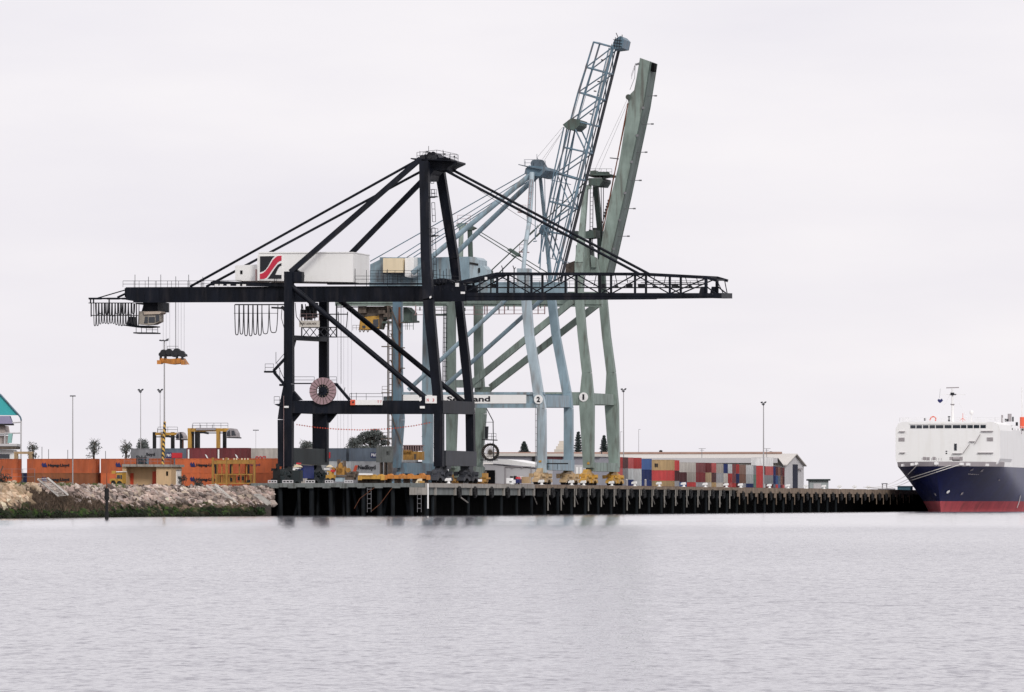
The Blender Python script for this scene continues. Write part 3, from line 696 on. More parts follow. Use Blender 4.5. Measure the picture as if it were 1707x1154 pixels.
# machine house
mh = MB(); HV0, HV1 = 26.2, 37.4
mh.pv([(429, 427), (433, 422), (588.6, 421), (588.6, 470.5), (429, 468)], HV0, HV1-HV0)
ho = mh.build('machine_house', M['white'], c3)
m = MB(); m.pv([(392, 443), (429, 441), (429, 468.5), (392, 468.5)], HV0+2, 8); m.build('annex', M['white'], ho)
m = MB(); m.pv([(400.5, 451), (404, 451), (404, 457), (400.5, 457)], HV0+1.9, .12); m.build('window', M['dark'], ho)
m = MB(); m.pv([(425.5, 449), (428, 449), (428, 468), (425.5, 468)], HV0+.2, .4); m.build('downpipe', M['railpink'], ho)
m = MB(); m.pv([(430, 420.2), (589, 420.2), (589, 421.6), (430, 422.6)], HV0-.15, HV1-HV0+.3); m.build('roof_edge', M['white'], ho)
def zz(x, y): return (380+x/5.769, 400+y/5.769)
m = MB(); m.pv([zz(300, 148), zz(522, 148), zz(522, 384), zz(300, 384)], HV0-.1, .09); lg = m.build('emblem_panel', M['white'], ho)
e1 = [(308, 158), (450, 156), (425, 182), (405, 218), (385, 255), (365, 283), (345, 300), (308, 314)]
e2 = [(455, 172), (470, 158), (490, 153), (515, 152), (515, 200), (495, 206), (475, 222), (450, 255), (420, 295), (390, 340), (370, 365), (345, 377), (307, 378), (307, 328), (335, 320), (360, 300), (385, 270), (410, 230), (430, 195)]
e3 = [(515, 224), (515, 247), (495, 258), (478, 285), (455, 335), (515, 338), (515, 375), (378, 375), (400, 350), (425, 312), (455, 268), (480, 238), (500, 228)]
m = MB(); m.pv([zz(*p) for p in e1], HV0-.14, .05); m.build('emblem_black_corner', M['ink'], lg)
m = MB(); m.pv([zz(*p) for p in e2], HV0-.14, .05); m.build('emblem_red_band', M['redband'], lg)
m = MB(); m.pv([zz(*p) for p in e3], HV0-.14, .05); m.build('emblem_black_foot', M['ink'], lg)
m = MB()
for x in (458, 461.5): Tb(m, (x, 465, HV0-.6), (x, 474, HV0-.6), 1, 5)
m.pv([(504, 458), (503, 471), (487, 471), (487, 453), (492, 448)], N3+1.8, 1.5)
m.build('house_access_frame', K, c3)
# walkways on the landside leg
m = MB()
Bm(m, (442, 620, N3), (459, 620, N3), 3, 1.6); Bm(m, (456, 618.5, N3-.5), (476, 597, N3-.5), 4, .5); Bm(m, (457, 621, N3-.5), (474, 641, N3-.5), 4.2, .5); Bm(m, (467, 642, N3-.5), (476, 642, N3-.5), 3.5, 1.2)
rl(m, (442, 618.5, N3-1), (456, 618.5, N3-1), 1.2, .8); Tb(m, (460, 587, N3-1), (460, 607, N3-1), .9, 4); Tb(m, (466.5, 613, N3-1), (466.5, 632, N3-1), .9, 4)
m.path([onV(460, 606, N3-1.2), onV(476, 587, N3-1.2)], .05, 4); m.path([onV(462, 606, N3-1.2), onV(474, 633, N3-1.2)], .05, 4)
m.pv([(457, 674), (475, 672), (475, 677), (464, 677.5)], N3-.9, .8); rl(m, (457, 673, N3-1), (466, 673, N3-1), 1.2, .8)
Bm(m, (489, 639.5, N3+2), (560, 639.5, N3+2), 1.9, 1.2); rl(m, (489, 639, N3+1.4), (524, 639, N3+1.4)); rl(m, (549, 639, N3+1.4), (561, 639, N3+1.4))
Bm(m, (560, 640, N3+1), (583, 667, N3+1), 4.2, .7); Bm(m, (551, 640, N3+1), (563, 641, N3+1), 3, .8)
Tb(m, (575, 646, N3+.4), (573.5, 655, N3+.4), 1, 4); Tb(m, (586, 655, N3), (586, 668, N3), 1, 4); Tb(m, (594, 655, N3), (594, 668, N3), .8, 4)
rl(m, (583, 667, N3-.8), (638, 667, N3-.8), 1.1, 2.4)
m.build('access_walkway', K, c3)
m = MB(); Tb(m, (473, 660, N3-1), (473, 800, N3-1), 1., 5); m.build('drain_pipe', M['railpink'], c3)
# signs
sgn = MB(); sgn.pv([(584, 667), (637.5, 667), (637.5, 675.2), (584, 675.2)], N3-1, .15); sg = sgn.build('sign_board', M['white'], c3, 'long white sign on the portal beam with an orange square at its left end')
m = MB(); m.pv([(584, 666.5), (592, 666.5), (592, 675.5), (584, 675.5)], N3-1.06, .05); m.build('orange_square', M['pinkfl'], sg)
m = MB(); m.tube(onV(588.6, 670.6, N3-1.12), onV(588.6, 670.6, N3-1.07), .17, n=10); m.build('dot', M['ink'], sg)
text('T 7', 'lettering', M['inkred'], sg, onV(629, 672, N3-1.02), .75, .42)
m = MB(); m.pv([(709, 660), (728, 660), (728, 672.5), (709, 672.5)], N3-.95, .08); sg2 = m.build('number_board', M['white'], c3, 'small white number board beside the near right leg')
text('N', 'lettering', M['inkred'], sg2, onV(711.5, 669.5, N3-.97), .35, .52); text('3', 'lettering', M['inkred'], sg2, onV(721, 669.5, N3-.97), .3, .5)
m = MB(); m.pv([(473.5, 677), (481, 677), (481, 680), (473.5, 680)], N3-.95, .1); m.pv([(700, 677), (708, 677), (708, 681), (700, 681)], N3-.95, .1); m.pv([(698, 663.5), (702, 662), (703, 667), (700, 669.5), (697.5, 667)], N3-.9, .1)
m.pv([(715.5, 495), (718.5, 493.5), (719.3, 496), (716.6, 498)], N3-1, .08); m.pv([(759, 472), (765, 472), (765, 478), (759, 478)], GN-1.1, .08); m.pv([(768, 486.5), (775, 486.5), (775, 490), (768, 490)], GN-1.1, .08); m.pv([(808, 462), (812, 462), (812, 466.5), (808, 466.5)], GN-.6, .08)
for x in (358, 366, 378, 394, 404): m.pv([(x, 474), (x+6, 474), (x+6, 477), (x, 477)], GN-1.3, .08)
m.build('lamp_plate', M['white'], c3)
# cable reel
rc = onV(537.5, 652, N3-1.2); km = m_per_px(N3)
def disc(mb, c, r0, r1, a0, a1, th=.16, seg=6):
    for i in range(seg):
        b0, b1 = a0+(a1-a0)*i/seg, a0+(a1-a0)*(i+1)/seg
        q = [c+P*math.cos(b)*r+Z*math.sin(b)*r for r, b in ((r0, b0), (r1, b0), (r1, b1), (r0, b1))]
        mb.prism(q, R*th)
m = MB(); disc(m, rc, 11.2*km, 22.6*km, 0, 2*math.pi, .7, 48); re = m.build('cable_reel', M['pinkreel'], c3)
m = MB()
for i in range(20):
    a = i*math.pi/10+.1; d0 = P*math.cos(a)+Z*math.sin(a); m.beam(rc+d0*11*km-R*.04, rc+d0*23*km-R*.04, .07, d=.06)
for i in range(12):
    a = i*math.pi/6; d0 = P*math.cos(a)+Z*math.sin(a); m.beam(rc+d0*2*km, rc+d0*11*km, .1, d=.08)
m.build('spoke', M['junk'], re)
m = MB(); m.tube(rc-R*.1+P*.1, rc+R*1.3+P*.1, 7.5*km, n=16); m.tube(rc-R*.3, rc+R*1.5, 2.4*km, n=12); m.build('hub', K, re)
# trolley and operator cab at the left end
m = MB(); m.pv([(240, 503), (263, 503), (263, 519), (236, 519), (238, 512)], 29, 7); m.pv([(226, 505), (242, 505), (242, 507), (226, 507)], 29, 7)
for x in (243, 250, 257): m.tube(onV(x, 505, 28.8), onV(x, 505, 29), .5, n=10)
tr = m.build('trolley', K, c3)
m = MB(); m.pv([(231, 519), (241, 519), (241, 541), (230, 541)], 29, 2.6); m.pv([(241, 525), (266, 524), (266, 536), (256, 541), (241, 542)], 29.05, 2.5); cb = m.build('operator_cab', mat('beige_cab', (.42, .38, .33), .6, dirt=(.15, .13, .11), dirt_amt=.6), tr)
m = MB(); m.pv([(239, 519.5), (266, 519), (268.5, 521.5), (266, 523.5), (240, 524.5)], 28.7, 3.2); m.build('sun_visor', mat('visor', (.55, .46, .38), .6), cb)
m = MB(); m.pv([(242, 528), (246.5, 528), (246.5, 539), (240, 539)], 28.95, .08); m.pv([(248, 528.5), (258, 528.5), (258, 538), (248, 538)], 28.95, .08); m.pv([(259.5, 525), (265.5, 524.8), (265.5, 535), (259.5, 538)], 28.97, .06); m.build('window', M['glass'], cb)
m = MB(); m.pv([(198, 542), (256, 543.3), (256, 545), (240, 546.5), (226, 546), (212, 544)], 28.5, 4); Bm(m, (227, 555.5, 29), (263, 555.7, 29), 2, 3.5)
for x in (227, 236, 244, 254, 263): Tb(m, (x, 545, 28.6), (x, 555, 28.6), 1., 4)
m.path([onV(244, 550, 28.6), onV(262, 550, 28.6)], .04, 4); m.pv([(214, 528), (222, 528), (224, 543), (210, 543)], 30, 2); m.build('cab_gangway', K, tr)
m = MB(); m.beam(onV(152, 526, 27.4), onV(230, 526, 27.4), .14, d=.3); m.beam(onV(152, 506, 27.4), onV(152, 528, 27.4), .14, d=.3)
festoon(m, 156, 232, 506, 541, 27.4, 17, 2.6, .075)
festoon(m, 159, 225, 506, 525, 28.6, 12, 2, .09); m.build('festoon_cable', M['cable'], c3)
m = MB(); festoon(m, 391, 437, 508, 559, 26.4, 6, 2, .085); festoon(m, 436, 449, 508, 557.5, 26.4, 1, 1, .075); festoon(m, 448, 464, 508, 555.5, 26.4, 1, 1, .075)
Bm(m, (392, 508, 26.6), (475, 508, 26.6), 2, .3); Bm(m, (390, 522.5, 26.2), (463, 522.5, 26.2), .8, .1)
Bm(m, (470, 511, 26), (481, 526, 26), 3.5, .6); Bm(m, (453, 513, 26), (472, 514, 26), 3, .6)
m.path([onV(470, 515, 25), onV(469, 530, 25), onV(474, 548, 25)], .06); festoon(m, 563, 580, 520, 550, 33, 1, 1, .07); m.path([onV(492, 505, 25), onV(494, 528, 25), onV(505, 543, 25)], .07); m.build('festoon_cable', M['cable'], c3)
# platform slung between the landside legs
m = MB()
for V in (29, 39):
    for a, b in (((503, 507), (503, 562)), ((561, 507), (561, 562)), ((500, 562), (562, 562)), ((503, 546), (562, 546)), ((503, 524), (580, 524)), ((562, 512), (600, 512))): Bm(m, (*a, V), (*b, V), 1.8, .25)
    for x in (505, 517, 529, 541, 550): Bm(m, (x, 547, V), (x+11, 561, V), 1, .2); Bm(m, (x+11, 547, V), (x, 561, V), 1, .2)
    for x in (504, 509, 515, 521): Bm(m, (x, 507, V), (x+4, 535, V), .9, .2)
for i in range(26):
    x = random.uniform(506, 530); y = random.uniform(507, 530); m.box(onV(x, y, random.uniform(30, 38)), P, R, Z, random.uniform(.2, .6), .5, random.uniform(.2, .5))
for x in range(500, 562, 6): m.beam(onV(x, 562, 29), onV(x+25, 562, 39), .12, d=.2, dep=P)
m.build('slung_platform', M['raildk'], c3)
m = MB(); m.pv([(498.5, 534.5), (532.5, 534.5), (532.5, 545.5), (498.5, 545.5)], 28.7, .12); sg = m.build('sign_board', mat('sign_cream', (.66, .62, .56), .6, var=.03), c3, 'small cream sign under the girder between the left legs')
text('PORT ADELAIDE', 'lettering', M['junk'], sg, onV(500.5, 541.3, 28.66), 2.9, .33)
m = MB(); rl(m, (500, 534, 28.5), (532, 534, 28.5), 1.1, .9); m.build('sign_rail', M['railpink'], c3)
m = MB()
for x in (563, 568, 573, 580, 586): Tb(m, (x, 504, 32), (x, 806, 32), .35, 3)
Tb(m, (568.7, 505, 31), (568.7, 640, 31), .7, 3)
m.build('hoist_rope', M['rope'], c3)
# spreader hanging at the backreach
sb = onV(286, 607, 32)
sp = thing('hanging_spreader', sb, 'yellow container spreader with black sheaves hanging from the left end of the black crane', 'spreader')
m = MB(); m.pv([(264, 606), (267, 597), (284, 598.5), (302, 597), (309, 607.5), (303, 605.5), (285, 607.5), (268, 604.5)], 31, 2.6)
m.beam(onV(265, 604, 29), onV(268, 604, 36), .7, d=.7, dep=P); m.beam(onV(305, 605, 29), onV(308, 605, 36), .7, d=.7, dep=P); m.build('frame', M['orangesteel'], sp)
m = MB()
for x, y, r_ in ((272, 588, .55), (281, 587, .55), (294, 587, .65), (302, 590, .55), (268, 591, .4), (305, 592, .4), (290, 590, .6)): m.tube(onV(x, y, 31), onV(x+2, y, 33.5), r_, n=12)
m.pv([(267, 590), (306, 590), (307, 594), (266, 594)], 31.2, 2.2)
for x in (268, 276, 295, 304): Bm(m, (x, 592, 31.4), (x, 600, 31.4), 2.2, .8)
m.build('sheave_block', M['raildk'], sp)
m = MB()
for V in (31.2, 33.6): m.rail(onV(279, 586, V), onV(297, 586, V), .9, 1)
m.build('guard_rail', M['rail'], sp)
m = MB()
for x in (272, 277, 283, 292.5, 293.5, 297, 302, 307): Tb(m, (x, 504, 31.5), (x, 587, 32), .45 if x not in (292.5,) else .9, 3)
m.build('hoist_ropes', M['rope'], sp)
# string of red markers
m = MB(); pts = [(495, 708), (525, 712.5), (560, 715.5), (600, 717), (650, 715), (690, 710), (720, 704)]
wp = [onV(x, y, 30.) for x, y in pts]; m.path(wp, .02, 4)
o = m.build('marker_line', M['inkred'], None, 'thin line strung with small red markers between the legs of the black crane', 'marker line')
m = MB()
for a, b in zip(wp[:-1], wp[1:]):
    n = max(2, int((b-a).length/.45))
    for i in range(n): q = a.lerp(b, i/n); m.box(q, P, R, Z, .07, .02, .12)
m.build('marker', M['pinkfl'], o)
# ================================================================ crane 2, pale blue, boom raised
c2 = thing('ship_to_shore_crane', loc(-16, 112, DECK), 'pale blue container crane with the number 2 disc and a raised lattice boom', 'crane', 'container cranes on the wharf')
N2, F2 = 101.3, 123.4
B_, BD, BW = M['blue'], M['bluedk'], M['bluewt']
T2 = lambda px, py, V: (px, py, V)
m = MB(); poly(m, [(876.5, 489, N2, 15), (882.5, 560, N2, 14.5), (892.5, 620, N2, 15), (897.5, 655, N2, 16), (903, 682, N2, 14), (903, 788, N2, 15.5)], 1.5); m.build('leg', BW, c2)
m = MB(); poly(m, [(918.5, 489, F2, 13), (927, 560, F2, 13), (938.5, 620, F2, 13.5), (945, 655, F2, 14), (948, 682, F2, 14), (948, 786, F2, 14.5)], 1.5); m.build('leg', B_, c2)
m = MB(); poly(m, [(663, 500, N2, 14.5), (663, 640, N2, 16), (664, 700, N2, 20), (661, 780, N2, 13)], 1.3); m.build('leg', BD, c2)
m = MB(); poly(m, [(712, 500, F2, 11), (712, 640, F2, 15), (713, 700, F2, 17), (713, 778, F2, 16)], 1.4); m.build('leg', B_, c2)
# rust streak and bracing lattice on the near landside leg
m = MB(); Bm(m, (666, 512, N2-.75), (666, 640, N2-.75), 3.4, .04); m.build('rust_streak', M['rust'], c2)
m = MB()
ladder(m, onV(648.5, 780, N2-1.5), onV(648.5, 512, N2-1.5), .55, r=.08)
for y0, y1 in ((512, 556), (556, 592), (600, 644), (690, 740)): Bm(m, (651 if y0 < 650 else 652, y0, N2-.9), (669, y1, N2-.9), 1.6, .1)
for y, a, b in ((578, 637, 652), (655, 637, 652), (732, 636, 652), (580, 668, 674), (614, 668, 674), (538, 668, 674)): Bm(m, (a, y, N2-1), (b, y, N2-1), 1.6, 1.2)
for y in (655, 732): rl(m, (637, y, N2-1.6), (647, y, N2-1.6), 1.2, .6)
Bm(m, (646.5, 510, N2-1), (646.5, 775, N2-1), 1.6, .2); Bm(m, (654, 530, N2-1), (654, 690, N2-1), 1.4, .2)
m.build('access_lattice', M['junk'], c2)
# sill and portal beams
m = MB(); m.sbox(-3.9, -2.1, N2+1.2, F2+1, 8.2, 10.2); m.build('sill_beam', B_, c2)
m = MB(); m.sbox(-30.9, -29.1, N2+1, F2+1, 7.6, 9.6); m.sbox(-31.2, -28.9, N2+4, N2+8, 6.6, 7.6); m.build('sill_beam', BD, c2)
m = MB(); Bm(m, (670, 656, N2), (908, 656, N2), 4.2, 1.2); Bm(m, (640, 668, N2+.2), (672, 668, N2+.2), 14, .8); Bm(m, (672, 676.5, N2), (898, 676.5, N2), 7.5, 1.2); m.pv([(877, 657.5), (892, 657.5), (894, 673), (877, 673)], N2-.3, 1.); m.build('portal_beam', B_, c2)
m = MB(); Bm(m, (716, 659, F2), (950, 659, F2), 3.5, 1.2); Bm(m, (716, 676.5, F2), (950, 676.5, F2), 7, 1.2); m.build('portal_beam', BD, c2)
m = MB(); m.beam(onV(904, 668.5, N2+.8), onV(945, 669.5, F2-.8), 2.2, d=1.2, dep=P); m.build('cross_beam', B_, c2)
m = MB(); m.beam(onV(664, 668.5, N2+.8), onV(712, 669.5, F2-.8), 1.6, d=1.2, dep=P); m.build('cross_beam', BD, c2)
m = MB(); m.pv([(672, 658.4), (877, 658.4), (877, 672.8), (672, 672.8)], N2-.7, .25); sg = m.build('name_board', M['white'], c2)
kk = m_per_px(N2)
text('Sea-Land', 'lettering', M['ink'], sg, onV(745, 670, N2-.72), (817-745)*kk*1.03, 1.02, bold=.03)
def disc_no(root, px, py, V, ch, r_px=7.6):
    c = onV(px, py, V); k = m_per_px(V)
    m = MB(); m.tube(c, c+R*.08, r_px*k, n=24); o = m.build('number_disc', M['white'], root)
    text(ch, 'numeral', M['ink'], o, c-P*(2.9 if ch != '1' else 1.9)*k-Z*4.6*k-R*.02, (5.8 if ch != '1' else 3.2)*k, 9.2*k, bold=.04)
disc_no(c2, 897.5, 666, N2-.95, '2')
m = MB(); m.pv([(898, 768), (902.5, 767.5), (902.5, 771), (898, 771)], N2-.86, .06); m.build('yellow_mark', M['yellow'], c2)
bogies(c2, -3, N2-.5, F2+.5, DECK+.15, M['tan'], M['tyre'], 3.)
bogies(c2, -30, N2+1, F2-1, YARD+.15, BD, M['tyre'], 2.8)
# masts (A-frame)
def tp(pts, V, name, mt, root):
    m = MB()
    for (a, b) in zip(pts[:-1], pts[1:]): Tb(m, a[:3], b[:3], a[3])
    return m.build(name, mt, root)
tp([(887, 288, 107, 8.5), (882, 372, 105, 7.5), (877, 402, 103.5, 7), (870.5, 470, N2, 9.5)], 0, 'mast_tube', BW, c2)
tp([(900, 290, 117.6, 6), (907.5, 362, 119.5, 7), (916, 450, 122, 7), (918, 489, F2, 7)], 0, 'mast_tube', B_, c2)
m = MB(); Bm(m, (864, 463, N2), (884, 463, N2), 30, 2.5); m.pv([(866, 449), (880, 449), (884, 458), (862, 458)], N2-1.2, 2.4); m.build('mast_foot', BW, c2)
m = MB()
m.pv([(876, 281), (882, 276), (908, 278), (910, 284), (900, 294), (893, 294), (890, 292), (880, 292), (874, 290)], 107.6, 10)
m.build('apex_head', BD, c2)
m = MB()
Bm(m, (874, 277, 112), (912, 285, 112), 1.2, 10); Bm(m, (905, 283, 112), (966, 300, 112), 3., 1.2); rl(m, (874, 277, 107.5), (900, 277, 107.5), 1.2, 1)
for x, y0, y1 in ((875.5, 277, 268), (895, 272, 257), (886, 277, 270), (909, 282, 268), (904, 278, 268)): Tb(m, (x, y0, 112), (x, y1, 112), .8, 4)
for x in (891, 896, 901): m.tube(onV(x, 273, 110), onV(x+1, 273, 112), .75, n=12)
Tb(m, (895, 262, 112), (904, 280, 112), 1, 5); m.pv([(890, 271), (903, 270), (908, 279), (890, 277)], 109.8, 2.8)
m.build('apex_platform', M['thinrail'], c2)
# big raking tubes to the landside
for a, b in (((886, 290, 108), (687, 456, N2+3)), ((897, 292, 116), (722, 459, F2-5))):
    m = MB(); Tb(m, a, b, 8.6, 12); m.build('raking_tube', B_, c2)
for a, b, w in (((880, 287, 108), (617, 436, N2+5), 1.8), ((884, 291, 111), (636, 446, 112), 1.5), ((890, 294, 114), (652, 446, 115), 1.6), ((893, 294, 116), (682, 434, F2-6), 1.7)):
    m = MB(); Tb(m, a, b, w, 6); m.build('backstay', M['bluedk'], c2)
for a, b in (((845, 498, N2), (681, 650, N2+.5)), ((905, 498, F2), (737, 648, F2))):
    m = MB(); Tb(m, a, b, 7.2, 12); m.build('diagonal_brace', B_, c2)
# girder behind the black boom
for V in (108, 116.5):
    m = MB(); Bm(m, (617, 479.5, V), (945, 479.5, V), 18, 1.2); m.build('girder', B_, c2)
m = MB(); rl(m, (800, 470, 107), (905, 470, 107)); rl(m, (617, 470, 107), (700, 470, 107)); m.build('girder_railing', M['bluedk'], c2)
# machine house of crane 2
mh = MB(); mh.pv([(617, 441), (633, 433), (633, 429), (700, 429.5), (780, 428), (782, 428), (782, 470), (617, 470)], 108.2, 7.4)
mho = mh.build('machine_house', B_, c2)
m = MB(); m.pv([(781.9, 428), (792, 428.5), (797.5, 433), (797.5, 470), (781.9, 470)], 108.4, 7); m.pv([(800, 446), (806, 443), (811, 449), (811, 470), (798, 470)], 110, 4); m.build('end_bay', M['bluewt'], mho)
m = MB(); m.pv([(783, 437), (797, 439.5), (797, 442.5), (783, 440)], 108.2, .4); m.pv([(797, 447), (800, 447), (800, 455), (797, 455)], 108.2, .3); m.build('dark_louvre', M['tyre'], mho)
m = MB(); m.pv([(638.5, 430.5), (671, 430.5), (671, 455), (638.5, 455)], 104.8, 2.6); bx = m.build('electrical_room', M['cream'], c2, 'cream electrical room hanging on the machine house')
m = MB(); m.pv([(638, 454.6), (671, 454.6), (671, 456.6), (638, 456.6)], 104.6, 3.2); m.build('floor_frame', K, bx)
m = MB(); m.pv([(675, 430.5), (690, 429), (690, 460), (684, 463), (675, 461)], 105.4, 3.); m.build('side_cabin', M['white'], c2)
m = MB(); rl(m, (617, 462, 103), (700, 462, 103), 1.2, 1.4)
for x in (639, 646, 655, 663): Tb(m, (x, 457, 104.6), (x, 472, 104.6), 1.2, 5)
m.build('house_railing', M['raildk'], c2)
# raised lattice boom
BN, BF = 109., 114.4
m = MB()
ch_n = [((923, 470), (1024.5, 64))]; 
for V, dx, nm in ((BN, 0, 0), (BF, 10.5, 1)):
    f = lambda x, y: (x+dx, y+(2 if nm else 0), V)
    m = MB()
    Tb(m, f(924, 468), f(1022.5, 76), 4.6 if not nm else 5.2, 8)            # bottom chord
    Tb(m, f(920, 466), f(1015.5, 80), 2.0, 6)
    m.build('boom_chord', BD if not nm else M['steelgrey'], c2)
    m = MB()
    top = [(989.6, 70.5), (977, 112.5), (963.9, 154), (951.5, 200), (940.5, 246), (927.7, 288), (916, 336), (906, 378)]
    bot = [(1021, 79), (1011, 122), (998.5, 165), (988, 209), (977, 254), (964.5, 299), (952, 346), (941, 392)]
    for a, b in zip(top[:-1], top[1:]):
        if a[1] < 190: Tb(m, f(*a), f(*b), 3.2, 6)
        else: Tb(m, f(*a), f(*b), 2.6, 6)
    for i, (a, b) in enumerate(zip(top, bot)):
        if i != 7: Tb(m, f(*a), f(*b), 2.9, 6)
    for i in range(3): Tb(m, f(*top[i+1]), f(*bot[i]), 2.4, 6)
    Tb(m, f(*top[3]), f(*bot[4]), 2.7, 6); Tb(m, f(*top[5]), f(*bot[4]), 2.3, 6); Tb(m, f(*top[5]), f(*bot[6]), 2.0, 6); Tb(m, f(*top[7]), f(*bot[6]), 2.6, 6); Tb(m, f(*top[7]), f(930, 440), 2.6, 6)
    Tb(m, f(990, 72), f(975.5, 112), 0.9, 4); Tb(m, f(978, 114), f(967, 150), 0.9, 4); Tb(m, f(967, 154), f(955, 196), 0.9, 4)
    m.build('boom_lattice', BD, c2)
m = MB()
for i, (a, b) in enumerate(zip(top, bot)):
    m.tube(onV(*a, BN), onV(a[0]+10.5, a[1]+2, BF), .18, n=6); m.tube(onV(*b, BN), onV(b[0]+10.5, b[1]+2, BF), .2, n=6)
    if i < 7: m.tube(onV(*b, BN), onV(bot[i+1][0]+10.5, bot[i+1][1]+2, BF), .1, n=5)
m.build('boom_cross_member', M['bluedk'], c2)
m = MB(); m.pv([(938, 208), (952, 197), (967, 200), (966, 209), (957, 217), (944, 215)], BN-.3, 6.3); m.build('link_bracket', M['greendk'], c2)
m = MB(); m.pv([(1024, 66), (1034, 60), (1040, 66), (1037, 80), (1022, 82), (1020, 78)], BN-.4, 6.2); m.build('boom_tip', BD, c2)
m = MB()
for x in (1026, 1030, 1034): Bm(m, (x, 62, BN-.5), (x-2, 80, BN-.5), .8, .1)
for y in (66, 71, 76): Bm(m, (1022, y, BN-.5), (1037, y+2, BN-.5), .8, .1)
Tb(m, (1030, 62, BN), (1027, 55, BN), 1.4, 5); Tb(m, (1037, 64, BN), (1037, 58, BN), 1.4, 5)
for (x, y) in ((1004, 100), (998, 136), (992, 152), (985, 190)): Bm(m, (x-2, y, BN), (x+2, y+.5, BN), 2, .3)
rl(m, (1020, 82, BN+1), (975, 250, BN+1), 1.0, 4)
m.build('tip_fittings', M['raildk'], c2)
# folded forestay links hanging from bracket
for (a, b, c, w) in (((940, 212, BN), (923, 290, BN), (898, 440, BN), 2.4), ((945, 214, BN+1), (931, 290, BN+1), (905, 420, BN+1), 2.4), ((951, 215, BF-1), (938, 290, BF-1), (912, 440, BF-1), 2.8), ((959, 214, BF), (946, 290, BF), (921, 430, BF), 2.5)):
    m = MB(); Tb(m, a, b, w, 6); Tb(m, b, c, w, 6); m.build('folded_forestay', BD, c2)
m = MB(); Tb(m, (893, 292, 112), (892, 400, 112), 1.4, 5); Tb(m, (908, 292, 112), (909, 360, 112), 1.2, 5); Bm(m, (889, 403, 112), (895, 402, 112), 1.4, .3); Tb(m, (892, 400, 112), (896, 375, 112), 1, 4)
m.pv([(902, 375), (910, 375), (914, 390), (902, 392), (898, 386)], 111, 2); Tb(m, (906, 385, 112), (945, 392, 112), 3, 6); Tb(m, (903, 388, 112), (900, 450, 112), 2, 6); Tb(m, (909, 388, 112), (930, 440, 112), 2, 6); Tb(m, (904, 395, 112), (924, 390, 112), 1.2, 5)
for y0 in (300, 330, 430): Tb(m, (924-y0*.02, y0, 110), (958-y0*.02, y0+8, 110), 1.2, 5)
m.build('hanger_rods', M['bluedk'], c2)
m = MB()
for a, b in (((896, 262, 111), (938, 212, 111)), ((904, 266, 113), (941, 214, 113)), ((906, 270, 111), (934, 225, 111))): Tb(m, a, b, .5, 3)
m.build('hoist_rope', M['rope'], c2)
m = MB()
for x, y in ((864, 352), (866, 418)): Bm(m, (x, y+2, 104), (x+15, y+3, 104), 1.6, 1.4); rl(m, (x, y+1, 103.2), (x+13, y+1, 103.2), 1.2, .8)
ladder(m, onV(878, 362, 104), onV(884, 300, 106), .5)
m.build('mast_platform', M['railpink'], c2)
m = MB(); ladder(m, onV(892.5, 788, N2-1), onV(892.5, 680, N2-1), .35, cage=False); m.build('leg_ladder', M['rail'], c2)
m = MB(); m.pv([(911, 772), (911, 774), (947, 774), (947, 772)], N2+.5, .1); Tb(m, (912, 773, N2+.4), (912, 783, N2+.4), .8, 4); Tb(m, (929, 772, N2+.4), (929, 783, N2+.4), .8, 4); m.build('sill_pipe', M['tyre'], c2)
# ================================================================ crane 1, sage green, box boom raised
c1 = thing('ship_to_shore_crane', loc(-16, 153, DECK), 'sage green container crane with the number 1 disc and a raised solid boom', 'crane', 'container cranes on the wharf')
N1, F1 = 141.5, 164.7
G, GD = M['green'], M['greendk']
m = MB(); poly(m, [(965.5, 495, N1, 13.5), (971, 560, N1, 13.5), (978.5, 622, N1, 14.5), (978.5, 670, N1, 24.5), (981.5, 780, N1, 16.5)], 1.6); m.build('leg', G, c1)
m = MB(); poly(m, [(1005, 495, F1, 13), (1011, 560, F1, 13), (1019, 622, F1, 14), (1020, 676, F1, 22), (1024.5, 780, F1, 16)], 1.6); m.build('leg', G, c1)
m = MB(); poly(m, [(752, 500, N1, 13.5), (752, 640, N1, 14.5), (753.5, 690, N1, 18), (752, 780, N1, 14)], 1.6); m.build('leg', G, c1)
m = MB(); poly(m, [(797.5, 500, F1, 13.5), (797.5, 600, F1, 13.5), (802, 690, F1, 17), (798, 780, F1, 11)], 1.6); m.build('leg', G, c1)
m = MB(); Bm(m, (759, 664.5, N1), (985, 664.5, N1), 21, 1.2); m.build('portal_beam', G, c1)
m = MB(); Bm(m, (804, 666.5, F1), (1020, 666.5, F1), 19, 1.2); m.build('portal_beam', G, c1)
m = MB(); m.beam(onV(981, 664.5, N1+.8), onV(1019, 666.5, F1-.8), 2.1, d=1.2, dep=P); m.build('cross_beam', G, c1)
m = MB(); m.beam(onV(753, 640, N1+.8), onV(798, 640, F1-.8), 1.5, d=1.2, dep=P); m.build('cross_beam', G, c1)
m = MB(); m.sbox(-3.9, -2.1, N1+1.2, F1+1, 8.2, 9.9); m.build('sill_beam', G, c1)
m = MB(); m.sbox(-30.9, -29.1, N1+1.2, F1+1, 7.0, 9.2); m.build('sill_beam', G, c1)
bogies(c1, -3, N1-.5, F1+.5, DECK+.15, M['yellow'], M['tyre'], 3.); bogies(c1, -30, N1+1, F1-1, YARD+.15, M['ochre'], M['tyre'], 2.6)
disc_no(c1, 972.8, 662, N1-.95, '1')
m = MB(); m.pv([(978.5, 771), (982, 770), (983, 774), (979, 774.5)], N1-.9, .06); m.build('yellow_mark', M['yellow'], c1)
m = MB(); Bm(m, (957, 500, N1), (788, 638, N1), 10, 1.1); m.pv([(783, 636), (792, 634), (786, 652), (780, 652)], N1-.5, 1); m.build('diagonal_brace', G, c1)
